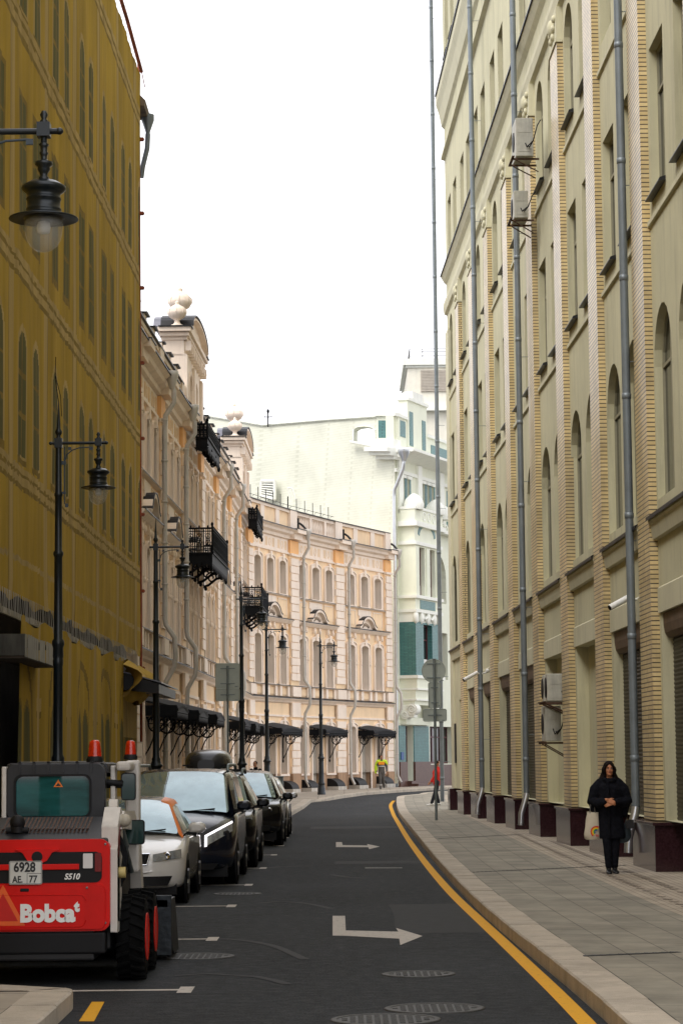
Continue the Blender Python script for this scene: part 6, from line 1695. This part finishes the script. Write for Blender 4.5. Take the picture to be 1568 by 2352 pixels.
b = MB(); P = rpoly(-.372,.332,1.458,1.842,.067); b.add([(x, y0+.03, z) for x, z in P], [tuple(range(len(P)))]); win = b.build('rear_window', tg_, cab)
b = MB(); ringframe(b, rpoly(-.385,.345,1.445,1.855,.072), rpoly(-.365,.325,1.465,1.835,.062), y0-.008, y0+.035); b.build('seal', blk2, win)
b = MB(); b.box(-.368,.328,y0+.026,y0+.029,1.625,1.665); b.build('bright_reflection_strip', mat('glass_edge_white', (.75,.78,.75), .4, var=.05), win) if False else None
b = MB(); b.add([(.03,y0+.026,1.805),(-.015,y0+.026,1.735),(.075,y0+.026,1.735)], [(0,1,2)], 0); b.add([(.03,y0+.024,1.775),(.005,y0+.024,1.745),(.055,y0+.024,1.745)], [(0,1,2)], 1); b.build('warning_sticker', [orange, bk], win)
# ivory uprights at the rear corners, lift arms
for s, nm in ((1, 'a'), (-1, 'b')):
    b = MB(); x0 = .56; xa, xb = sorted((s*.555, s*.70))
    b.prism([(.10,.55),(.42,.55),(.55,1.05),(.62,1.50),(.40,1.56),(.12,1.40)], xa, xb, 'x'); b.build('rear_upright', ivory, LD, bevel=.015)
    b = MB(); xa, xb = sorted((s*.60, s*.72))
    b.prism([(.30,1.36),(.55,1.52),(1.6,1.50),(2.35,1.22),(2.62,.72),(2.62,.32),(2.45,.32),(2.42,.68),(2.18,1.06),(1.5,1.32),(.6,1.36)], xa, xb, 'x'); b.build('lift_arm', ivory, LD, bevel=.02)
    b = MB(); xc = s*.66; b.tube([(xc,.42,1.48),(xc,1.2,1.18)], .045, 10); b.tube([(xc,1.2,1.18),(xc,1.9,.92)], .028, 10); b.build('lift_cylinder', MT['steel'], LD)
    b = MB(); xa, xb = sorted((s*.50, s*.60)); b.tube([(s*.55,.34,1.44),(s*.74,.34,1.44)], .055, 12); b.ball((s*.74,.34,1.44), .06); b.build('pivot_pin', mat('yellowed_pin', (.40,.36,.28), .5), LD)
    b = MB(); b.tube([(s*.52,.22,.98),(s*.76,.22,.98)], .05, 12); b.build('pivot_pin', mat('yellowed_pin', (.55,.42,.15), .5), LD)
    for k in range(3):
        b = MB(); b.tube([(s*(.66+.02*k),.30,1.36-.03*k),(s*(.73+.015*k),.36,1.12),(s*(.70+.015*k),.40,.86+.03*k),(s*.60,.5,.70)], .014, 6); b.build('hydraulic_hose', blk2, LD)
    b = MB()
    for x_, z_ in ((s*.60,1.24),(s*.60,.55),(s*.44,.86)): b.lathe([(.012,-.006),(.012,.004),(.004,.006)], (0,0,0), 8) if False else b.ball((x_,-.004 if z_ > 1 or z_ < .6 else -.031,z_), .011, .008, .011, 0, 8, 5)
    build_split(b, 'bolt', [MT['steel']], tg_empty)
    b = MB(); xa, xb = sorted((s*.701, s*.704)); b.prism([(.14,1.28),(.34,1.42),(.36,1.30),(.16,1.12)], xa, xb, 'x'); b.build('maroon_decal', mat('maroon_decal', (.16,.01,.015), .5), LD)
b = MB(); b.prism([(.06,.46),(.30,.46),(.30,1.27),(.20,1.27),(.06,1.2)], .64, .70, 'x'); b.build('side_plate', ivory, LD, bevel=.012)
b = MB(); b.box(.60,.74,1.9,2.1,.9,1.98); b.box(.56,.70,1.4,1.9,1.88,1.97); b.build('front_upright', ivory, LD, bevel=.03)
b = MB(); b.box(.50,.60,1.0,1.25,1.37,1.55); b.tube([(.52,1.2,1.55),(.60,1.2,1.55)], .07, 12); b.build('cab_mount', ivory, LD, bevel=.012)
b = MB(); b.box(-.50,-.455,y0+.0,y0+.2,1.42,1.93); b.build('cab_edge_strip', ivory, LD, bevel=.01)
b = MB(); b.box(.50,.545,y0+.25,y0+.45,1.36,1.93); b.build('cab_edge_strip', ivory, LD, bevel=.01)
for x0,x1,y,z0,z1,m_ in ((.60,.74,1.5,1.60,1.86,blk2),(.66,.84,1.3,1.19,1.42,blk2)):
    b = MB(); b.prism(rpoly(x0,x1,z0,z1,.03), y, y+.035, 'y'); b.tube([(x0+.02,y+.02,(z0+z1)/2),(x0-.18,y+.06,(z0+z1)/2)], .015, 6); mm = b.build('mirror', m_, LD)
    b = MB(); b.prism(rpoly(x0+.01,x1-.01,z0+.01,z1-.01,.025), y-.003, y, 'y'); b.build('mirror_glass', mat('dark_green_mirror', (.02,.045,.04), .05, spec=.8), mm)
b = MB(); b.tube([(.36,1.5,1.78),(.62,1.5,1.76)], .03, 8); b.build('mirror_arm', blk2, LD)
amber = mat('red_amber_beacon', (.55,.018,.003), .15, var=.25, scale=30, coat=.5)
for x, y, z, s in ((.355, 1.45, 1.965, 1.0), (.62, 2.3, 1.99, .88)):
    be = empty('beacon'); be.parent = LD; be.matrix_local = T((x, y, z)) @ Matrix.Scale(s, 4)
    b = MB(); b.lathe([(.078,0),(.078,.03),(.066,.055),(.062,.06)], (0,0,0), 18); b.build('beacon_base', blk2, be)
    b = MB(); b.lathe([(.066,.055),(.062,.10),(.054,.17),(.048,.195),(.03,.208),(.003,.21)], (0,0,0), 20); b.build('beacon_dome', amber, be)
b = MB(); b.tube([(.62,2.3,1.3),(.62,2.3,1.99)], .02, 6); b.tube([(.63,2.28,1.98),(.70,2.2,1.95),(.70,2.0,1.8),(.66,1.9,1.7)], .008, 5); b.build('beacon_pole', blk2, LD)
# tyres with lugs and red rims
rrim = mat('loader_red_rim', (.70,.015,.008), .35, var=.1)
for s in (-1, 1):
    for y in (.62, 1.62):
        wl = empty('wheel'); wl.parent = LD; wl.matrix_local = T((s*.79, y, .385)) @ Matrix.Rotation(PI/2*s, 4, 'Y')
        b = MB(); r = .36; w = .26
        b.lathe([(.19,-w/2+.02),(.25,-w/2),(.33,-w/2+.01),(.352,-w*.36),(r,-w*.2),(r,w*.2),(.352,w*.36),(.33,w/2-.01),(.25,w/2),(.19,w/2-.02)], (0,0,0), 36)
        for k in range(22):
            a = 2*PI*k/22
            for sg, o in ((1, 0), (-1, .5)):
                a_ = a + o*2*PI/22; b.M = Matrix.Rotation(a_, 4, 'Z'); b.add([(r-.02,-.022,0),(r-.02,.022,0),(r-.02,.075,sg*w*.47),(r-.02,.035,sg*w*.47),(r+.026,-.016,0),(r+.026,.016,0),(r+.015,.065,sg*w*.47),(r+.015,.04,sg*w*.47)], [(4,5,6,7),(0,1,5,4),(1,2,6,5),(2,3,7,6),(3,0,4,7)]); b.M = None
        b.build('tyre', MT['tyre'], wl)
        b = MB(); b.lathe([(.20,w/2-.005),(.215,w/2+.005),(.205,w/2-.02),(.17,w/2-.10),(.05,w/2-.11),(.045,w/2-.04),(.005,w/2-.04)], (0,0,0), 28)
        for k in range(8): a = 2*PI*k/8; b.tube([(.1*math.cos(a),.1*math.sin(a),w/2-.11),(.1*math.cos(a),.1*math.sin(a),w/2-.085)], .012, 6)
        b.build('rim', rrim, wl)
# bucket
b = MB(); bm = mat('worn_bucket_steel', (.028,.033,.037), .5, .5, var=.6, scale=9, bump=.3, bscale=20)
sp = [(2.75,.60),(2.72,.30),(2.85,.10),(3.1,.04),(3.75,.03),(3.45,.36),(3.2,.60)]
for s in (-1, 1):
    xa, xb = sorted((s*.96, s*.99)); b.prism(sp, xa, xb, 'x')
b.add([(x, y, z) for x in (-.96, .96) for y, z in sp[:5]], [(k, k+1, 6+k, 5+k) for k in range(4)])
b.box(.60,.992,2.66,2.72,.05,.64); b.box(-.992,-.60,2.66,2.72,.05,.64); b.box(-.96,.96,2.66,2.74,.52,.60); b.build('bucket', bm, LD, bevel=.006)
# ================================================================= people and what they carry
def hand(b, wrist, fwd, up, side, s=1.0, curl=.5):
    "palm, four unequal bent fingers and a thumb leaving the side of the palm"
    f = Vector(fwd).normalized(); u = Vector(up); u = (u - f*u.dot(f)).normalized(); w = f.cross(u) * side; p = Vector(wrist)
    for k in (-1.5, -.5, .5, 1.5): b.tube([p + w*.012*k*s, p + f*.045*s + w*.017*k*s, p + f*.088*s + w*.019*k*s], [.013*s,.0135*s,.0105*s], 7, 0, True)
    for k, L_ in ((-1.5,.062), (-.5,.074), (.5,.080), (1.5,.072)):
        q = p + f*.088*s + w*.019*k*s; P = [q]; a = 0
        for j, l in enumerate((.42, .32, .26)):
            a += curl*(.55 + .25*j); q = q + (f*math.cos(a) - u*math.sin(a))*L_*l*s; P.append(q)
        b.tube(P, [.0098*s,.0092*s,.0082*s,.007*s], 7, 0, True)
    q = p + f*.022*s + w*.026*s; b.tube([q, q + (f*.6+w*.7-u*.15)*.036*s, q + (f*1.0+w*.62-u*.35)*.062*s], [.0125*s,.0105*s,.008*s], 7, 0, True)
def head(b, c, s, yaw=0, pitch=0):
    M0 = b.M; b.M = T(c) @ Matrix.Rotation(yaw, 4, 'Z') @ Matrix.Rotation(pitch, 4, 'X') @ Matrix.Scale(s, 4)
    # face towards -y; height about .23
    rings = []
    for z, rx, yf_, yb_ in ((-.112,.018,-.068,-.02),(-.104,.036,-.082,.0),(-.085,.048,-.090,.03),(-.060,.058,-.088,.052),(-.03,.066,-.086,.072),(0,.071,-.084,.088),(.03,.075,-.086,.098),(.06,.075,-.084,.098),(.088,.065,-.066,.086),(.106,.045,-.036,.062),(.116,.015,.0,.03)):
        r = []
        for k in range(16):
            a = 2*PI*k/16; x = rx*math.sin(a); cy = (yf_+yb_)/2; ry = (yb_-yf_)/2; r.append((x, cy - ry*math.cos(a), z))
        rings.append(r)
    b.loft(rings, 0)
    b.tube([(0,-.083,.022),(0,-.098,-.006),(0,-.106,-.022)], [.007,.010,.013], 8, 0, True)             # nose
    for sx in (-1, 1):
        b.ball((sx*.011,-.096,-.024), .008,.008,.007, 0, 8, 5)
        b.ball((sx*.074,.012,.0), .010,.018,.030, 0, 8, 6)      # ear
        b.ball((sx*.036,-.074,-.022), .020,.014,.018, 0, 8, 5)  # cheek
        b.tube([(sx*.016,-.088,.030),(sx*.036,-.086,.034),(sx*.052,-.074,.028)], .006, 6, 0, True)   # brow ridge
    b.ball((0,-.082,-.088), .020,.014,.014, 0, 8, 5)     # chin
    b.tube([(-.022,-.083,-.052),(0,-.092,-.050),(.022,-.083,-.052)], .0065, 6, 0, True)
    b.M = M0
def facemarks(parent, c, s, yaw, lip):
    mm = T(c) @ Matrix.Rotation(yaw, 4, 'Z') @ Matrix.Scale(s, 4)
    ey = mat('eye_white', (.55,.52,.48), .3); iris = mat('dark_iris', (.015,.008,.005), .2)
    for sx in (-1, 1):
        b = MB(); b.ball((sx*.033,-.082,.006), .0125,.006,.006, 0, 10, 6); e = b.build('eye', ey, parent, mm)
        b = MB(); b.ball((sx*.033,-.0865,.006), .0062,.0035,.0060, 0, 8, 5); b.tube([(sx*.019,-.086,.013),(sx*.034,-.090,.0155),(sx*.048,-.083,.011)], .0026, 5); b.build('iris', iris, e)
        b = MB(); b.tube([(sx*.016,-.0935,.030),(sx*.034,-.0935,.036),(sx*.053,-.080,.029)], [.0032,.0036,.002], 6); b.build('eyebrow', MT['hair'], parent, mm)
    b = MB(); b.tube([(-.024,-.086,-.052),(-.006,-.099,-.0475),(0,-.0985,-.049),(.006,-.099,-.0475),(.024,-.086,-.052)], [.002,.0042,.0040,.0042,.002], 6); b.tube([(-.020,-.088,-.056),(0,-.0975,-.058),(.020,-.088,-.056)], [.002,.0052,.002], 6); b.build('mouth', lip, parent, mm)

def figure(loc, rz, label, J, cl, hs=1.0, group=None, vox=.010, yaw=0):
    """J: joint positions (local, facing -y). cl: dict of clothing materials."""
    root = empty('person', loc, rz, label=label, cat='person', group=group)
    b = MB(); hc = Vector(J['head'])
    head(b, hc, hs, yaw)
    b.tube([hc + Vector((0,.02,-.05)), J['neck'], J['chest']], [.052*hs,.055*hs,.10], 10, 0, True)
    b.tube([J['chest'], J['waist'], J['hip']], [.13,.115,.14], 12, 0, True, .72)
    for s in ('l', 'r'):
        b.tube([J['sh'+s], J['el'+s], J['wr'+s]], [.046,.038,.027], 8, 0, True)
        b.tube([J['hp'+s], J['kn'+s], J['an'+s]], [.075,.055,.038], 10, 0, True)
        fw = Vector(J.get('fw'+s, (0,-1,0))); w = Vector(J['wr'+s]); hd_ = Vector(J.get('hd'+s, (0,0,-1)))
        hand(b, w + hd_*.01, hd_, J.get('hu'+s, (0,1,0)), 1 if s == 'l' else -1, 1.0, J.get('curl', .45))
    body = b.build('body', cl['skin'], root, remesh=vox, smoothit=1)
    facemarks(root, hc, hs, yaw, mat('lips', (.30,.06,.045), .4))
    return root, body
def shoe(b, an, fw, s=1.0, heel=.03):
    an = Vector(an); f = Vector(fw).normalized(); sd = Vector((0,0,1)).cross(f); rings = []
    for t, w, h in ((-.075,.026,.07),(-.055,.037,.085),(0,.040,.09),(.06,.044,.062),(.12,.048,.045),(.165,.038,.036),(.185,.016,.02)):
        c = an + f*t*s; rings.append([c + sd*w*s*math.cos(2*PI*k/12) + Vector((0,0, -an.z*0 )) + Vector((0,0,(h/2 + h/2*math.sin(2*PI*k/12))*s - .085*s)) for k in range(12)])
    b.loft(rings, 0)

# ---- the woman in black --------------------------------------------------------------------------
pw_ = G(1403, 2007, .15)
Jw = dict(head=(.0,-.01,1.635), neck=(0,.015,1.50), chest=(0,.02,1.30), waist=(0,.02,1.08), hip=(0,.02,.93),
  shl=(.165,.02,1.405), ell=(.245,.0,1.13), wrl=(.045,-.215,1.115), shr=(-.165,.02,1.405), elr=(-.245,.0,1.13), wrr=(-.065,-.225,1.155),
  hpl=(.085,.02,.88), knl=(.075,-.03,.49), anl=(.055,-.03,.09), hpr=(-.085,.02,.88), knr=(-.06,-.07,.50), anr=(-.045,-.10,.09),
  hdl=(-1,-.12,-.28), hul=(0,-1,.25), hdr=(1,-.10,-.42), hur=(0,-1,.3), curl=.55)
wo, body = figure(pw_, 0, 'woman in a black coat with dark wavy hair walking with folded hands', Jw, dict(skin=MT['skin']), .97, vox=.007, yaw=.05)
# hair: parted waves to the shoulders
b = MB(); hc = Vector(Jw['head'])
b.ball((hc.x, hc.y+.025, hc.z+.035), .090, .098, .098, 0, 16, 10)
for s in (-1, 1):
    for k, (dx, dy, l, r) in enumerate(((.062,-.035,.17,.024),(.080,-.005,.22,.032),(.088,.03,.26,.036),(.075,.065,.27,.038),(.04,.09,.26,.042))):
        P = []
        for j in range(8):
            t = j/7; P.append((hc.x + s*(dx*(.72+.28*min(1,t*3)) + .020*math.sin(t*7+k)*min(1,t*3) + .03*t), hc.y + dy + .012*math.cos(t*8+k), hc.z + .055 - (l+.03)*t))
        b.tube(P, [r*.6, r*.9, r*1.05, r, r*1.0, r*.95, r*.8, r*.4], 8, 0, True)
    b.tube([(hc.x+s*.008, hc.y-.066, hc.z+.088), (hc.x+s*.045, hc.y-.072, hc.z+.062), (hc.x+s*.070, hc.y-.060, hc.z+.02), (hc.x+s*.078, hc.y-.045, hc.z-.05)], [.014,.020,.018,.013], 8, 0, True)
b.build('hair', MT['hair'], wo, remesh=.008)
# wide cape coat with big sleeves and a rolled collar
bc = MB(); rings = []
for z, rx, ry, cx, cy in ((.545,.215,.15,.02,.02),(.60,.225,.155,.02,.02),(.75,.215,.15,.01,.02),(.90,.20,.145,.0,.02),(1.05,.205,.15,0,.015),(1.2,.22,.155,0,.01),(1.32,.225,.145,0,.01),(1.40,.20,.125,0,.015),(1.455,.13,.095,0,.015),(1.49,.085,.08,0,.01)):
    rings.append([(cx+rx*math.cos(2*PI*k/24)*(1+.03*math.sin(k*2.6+z*5)), cy+ry*math.sin(2*PI*k/24)*(1+.04*math.sin(k*1.9+z*3)), z) for k in range(24)])
bc.loft(rings, 0)
for s in (-1, 1):
    bc.tube([(s*.13,.02,1.42),(s*.215,.02,1.31),(s*.265,.01,1.13),(s*.20,-.10,1.10),(s*.10,-.19,1.125)], [.085,.100,.098,.078,.055], 12, 0, True)
    bc.tube([(s*.235,.02,1.27),(s*.262,.02,1.08),(s*.235,.01,.92)], [.06,.066,.045], 12, 0, True, .9)
bc.tube([(-.09,.0,1.475),(-.06,-.07,1.46),(.0,-.095,1.45),(.06,-.07,1.46),(.09,.0,1.475),(.05,.07,1.50),(-.05,.07,1.50),(-.09,.0,1.475)], .042, 10)
bc.tube([(-.04,-.12,1.42),(-.035,-.16,1.30),(-.03,-.155,1.0),(-.02,-.14,.60)], [.02,.022,.018,.012], 6, 0, True)
bc.build('coat', MT['black_cloth'], wo, remesh=.010, smoothit=1)
b = MB()
for s in ('l', 'r'): b.tube([Vector(Jw['hp'+s]), Vector(Jw['kn'+s]) + Vector((0,0,-.06)), Vector(Jw['an'+s])+Vector((0,0,.03))], [.085,.066,.056], 10, 0, True)
b.build('trousers', MT['black_cloth'], wo, remesh=.010)
for s in ('l', 'r'):
    b = MB(); a = Vector(Jw['an'+s]); shoe(b, a, (-.05 if s == 'r' else .08,-1,0), 1.05); b.tube([a+Vector((0,0,.0)), a+Vector((0,.0,.03)), a+Vector((0,0,.06))], [.046,.048,.050], 12, 0, True); b.build('boot', MT['boot'], wo, remesh=.007)
b = MB(); b.lathe([(.012,-.002),(.014,.0),(.012,.002)], (hc.x-.082, hc.y-.03, hc.z-.05), 10); b.build('earring', mat('gold', (.8,.55,.2), .25, 1), wo)
# tote bag on her right forearm
tb = empty('tote_bag', pw_ + Vector((-.285,-.03,.53)), label='cream canvas tote bag with a rainbow print, hanging from the woman\'s arm', cat='bag')
b = MB(); rings = []
for z, w, d, dx in ((0,.085,.045,-.005),(.02,.115,.058,-.005),(.08,.125,.062,-.005),(.2,.115,.055,0),(.32,.100,.042,.005),(.40,.090,.028,.01),(.43,.095,.02,.012)):
    rings.append([(dx+w*math.cos(2*PI*k/20)*(1+.05*math.sin(k*2+z*20)), d*math.sin(2*PI*k/20), z) for k in range(20)])
b.loft(rings, 0); b.build('bag_body', MT['tote'], tb)
b = MB()
for y in (-.015, .02): b.tube([(-.035,y,.40),(-.02,y,.56),(.01,0,.66),(.035,y,.56),(.05,y,.40)], .008, 5)
b.build('strap', mat('grey_strap', (.12,.11,.10), .9), tb)
b = MB(); cols = [(.62,.02,.02),(.80,.25,.01),(.80,.60,.02),(.08,.35,.05),(.03,.12,.40)]
for i in range(5):
    r0, r1 = .092-.015*i, .092-.015*(i+1)
    for k in range(10):
        a, c = PI*.52+PI*.95*k/10 - .6, PI*.52+PI*.95*(k+1)/10 - .6
        def P_(r, a): x = .055+r*math.cos(a); z = .125+r*math.sin(a); return (x, -.066 - .0005*i if abs(x) < .06 else -.062, z)
        b.add([P_(r0,a),P_(r0,c),P_(r1,c),P_(r1,a)], [(0,1,2,3)], i)
for k in range(4): b.box(.045+.012*k, .052+.012*k, -.066, -.064, .055-.006*(k%2), .085, 0)
b.build('rainbow_print', [mat('print_%d' % i if False else n_, c, .8, var=.03) for n_, c in zip(('print_red','print_orange','print_yellow','print_green','print_blue'), cols)], tb)
hb = empty('handbag', pw_ + Vector((.285,.02,.78)), label='small black leather handbag with a gold clasp at the woman\'s side', cat='bag')
b = MB(); b.prism(rpoly(-.035,.085,-.08,.06,.02), -.05, .05, 'y'); b.build('bag_body', MT['boot'], hb, bevel=.01)
b = MB(); b.tube([(-.02,0,.05),(-.035,0,.25),(-.03,0,.45)], .006, 5); b.build('strap', MT['boot'], hb)
b = MB(); b.ball((-.015,-.055,.062), .010); b.build('clasp', mat('gold_clasp', (.8,.6,.3), .2, 1), hb)
ub = empty('folded_bag', pw_ + Vector((.20,.10,.47)), label='dark blue-grey bag hanging low behind the woman\'s coat', cat='bag')
b = MB(); b.loft([[(.10*s_*math.cos(2*PI*k/14)+dx, .05*math.sin(2*PI*k/14), z) for k in range(14)] for z, s_, dx in ((0,.5,-.02),(.025,.95,0),(.09,1.1,.03),(.2,.7,.07),(.34,.4,.09))], 0); b.build('bag_body', mat('slate_blue_cloth', (.03,.045,.055), .6), ub)
b = MB(); b.tube([(.09,0,.33),(.095,.0,.6)], .006, 5); b.build('strap', MT['boot'], ub)

def clothed(loc, rz, label, J, top, bottom, shoes, hairm, hs=1.0, yaw=0, extra=None, group=None):
    root, body = figure(loc, rz, label, J, dict(skin=mat('tanned_skin', (.36,.17,.09), .5, var=.06)), hs, group, .013, yaw)
    b = MB(); hc = Vector(J['head']); b.ball((hc.x, hc.y+.018, hc.z+.040), .083, .095, .086, 0, 12, 8); b.build('hair', hairm, root)
    b = MB(); b.tube([Vector(J['neck'])-Vector((0,0,.03)), J['chest'], J['waist'], Vector(J['hip'])-Vector((0,0,.02))], [.09,.175,.165,.17], 14, 0, True, .72)
    for s in ('l', 'r'): b.tube([Vector(J['sh'+s])-Vector((0,0,.0)), J['el'+s], Vector(J['wr'+s]).lerp(Vector(J['el'+s]), .12)], [.078,.064,.05], 10, 0, True)
    b.tube([hc+Vector((-.05,-.03,-.15)), hc+Vector((.05,-.03,-.15)), hc+Vector((.05,.06,-.13)), hc+Vector((-.05,.06,-.13))], .03, 8)
    jk = b.build('jacket', top, root, remesh=.012)
    b = MB(); b.tube([J['waist'], J['hip']], [.14,.16], 12, 0, True, .75)
    for s in ('l', 'r'): b.tube([J['hp'+s], J['kn'+s], J['an'+s]], [.10,.078,.062], 10, 0, True)
    b.build('trousers', bottom, root, remesh=.012)
    for s in ('l', 'r'): b = MB(); shoe(b, J['an'+s], J.get('fw'+s, (0,-1,0)), 1.15); b.build('shoe', shoes, root)
    return root, jk
# ---- street worker in a hi-vis jacket, walking towards the camera
p = G(876, 1811.5, .15); p = Vector((1.98, 127.2, .15+zr(127.2)))
Jm = dict(head=(.0,-.03,1.665), neck=(0,.0,1.52), chest=(0,.01,1.32), waist=(0,.02,1.08), hip=(0,.02,.93),
  shl=(.19,.0,1.43), ell=(.27,.02,1.16), wrl=(.26,-.10,.93), shr=(-.19,.0,1.43), elr=(-.27,.04,1.15), wrr=(-.29,-.02,.90),
  hpl=(.09,.02,.90), knl=(.10,.04,.50), anl=(.12,.20,.16), hpr=(-.09,.02,.90), knr=(-.07,-.08,.50), anr=(-.07,-.10,.09))
grey = mat('grey_work_cloth', (.10,.09,.08), .85, var=.15); hv = mat('yellow_green_hi_vis', (.55,.75,.02), .6, var=.05, emit=None); orv = mat('orange_hi_vis', (.9,.30,.01), .6)
w1, jk = clothed(p, 0, 'street worker in grey with yellow hi-vis shoulders, walking past the peach building', Jm, grey, grey, MT['boot'], MT['hair'])
b = MB()
for s in (-1, 1): b.tube([(s*.10,.0,1.50),(s*.20,.0,1.46),(s*.265,.02,1.33)], [.07,.092,.078], 10, 0, True); 
b.tube([(-.12,-.02,1.42),(.12,-.02,1.42)], [.09,.09], 10, 0, True); b.build('hi_vis_shoulders', hv, w1, remesh=.012)
b = MB(); b.prism(rpoly(-.16,.16,1.28,1.44,.02), -.155, -.135, 'y'); b.build('hi_vis_chest', orv, w1)
b = MB(); b.tube([(-.275,.04,1.26),(-.30,.02,1.05),(-.31,0,.86)], [.08,.085,.055], 10, 0, True); b.build('hi_vis_sleeve', hv, w1)
b = MB(); 
for z in (1.20, .20):
    if z > 1: b.lathe([(.178,-.022),(.182,0),(.178,.022)], (0,.01,z), 20, 0, True, 1, .76)
for an in ('anl','anr'): a = Vector(Jm[an]); b.lathe([(.075,-.02),(.078,.0),(.075,.02)], (a.x, a.y, a.z+.13), 14)
b.build('reflective_band', mat('reflective_silver', (.65,.65,.62), .4), w1)
# ---- person in red at the corner, partly behind the pipe
p = G(1001, 1850, .15)
Jr = dict(head=(.03,-.0,1.60), neck=(.02,.02,1.46), chest=(0,.02,1.28), waist=(0,.02,1.04), hip=(0,.02,.90),
  shl=(.10,.17,1.38), ell=(.0,.24,1.12), wrl=(-.18,.20,.94), shr=(-.05,-.15,1.38), elr=(-.10,-.22,1.12), wrr=(-.24,-.20,.90),
  hpl=(.02,.09,.88), knl=(-.04,.08,.48), anl=(.06,.07,.10), hpr=(-.0,-.08,.88), knr=(-.08,-.08,.48), anr=(-.22,-.07,.09), fwl=(-1,0,0), fwr=(-1,0,0), hdl=(-.6,0,-.7), hdr=(-.7,0,-.6))
clothed(p + Vector((.05,0,0)), 0, 'person in a red jacket and white shoes stepping out behind the pole at the corner', Jr, mat('red_jacket', (.62,.02,.012), .7, var=.06), mat('navy_trousers', (.012,.014,.022), .9), MT['whitesheet'], MT['hair'], .95, -1.4)
# ---- man in black behind the cars
hx = AT(588, 1752, 92.5)
Jb = dict(Jm); 
clothed(Vector((hx.x-.02, 92.5, .15+zr(92.5))), -.5, 'man in a dark jacket, only head and shoulders visible above the cars', Jb, MT['black_cloth'], MT['black_cloth'], MT['boot'], MT['hair'])
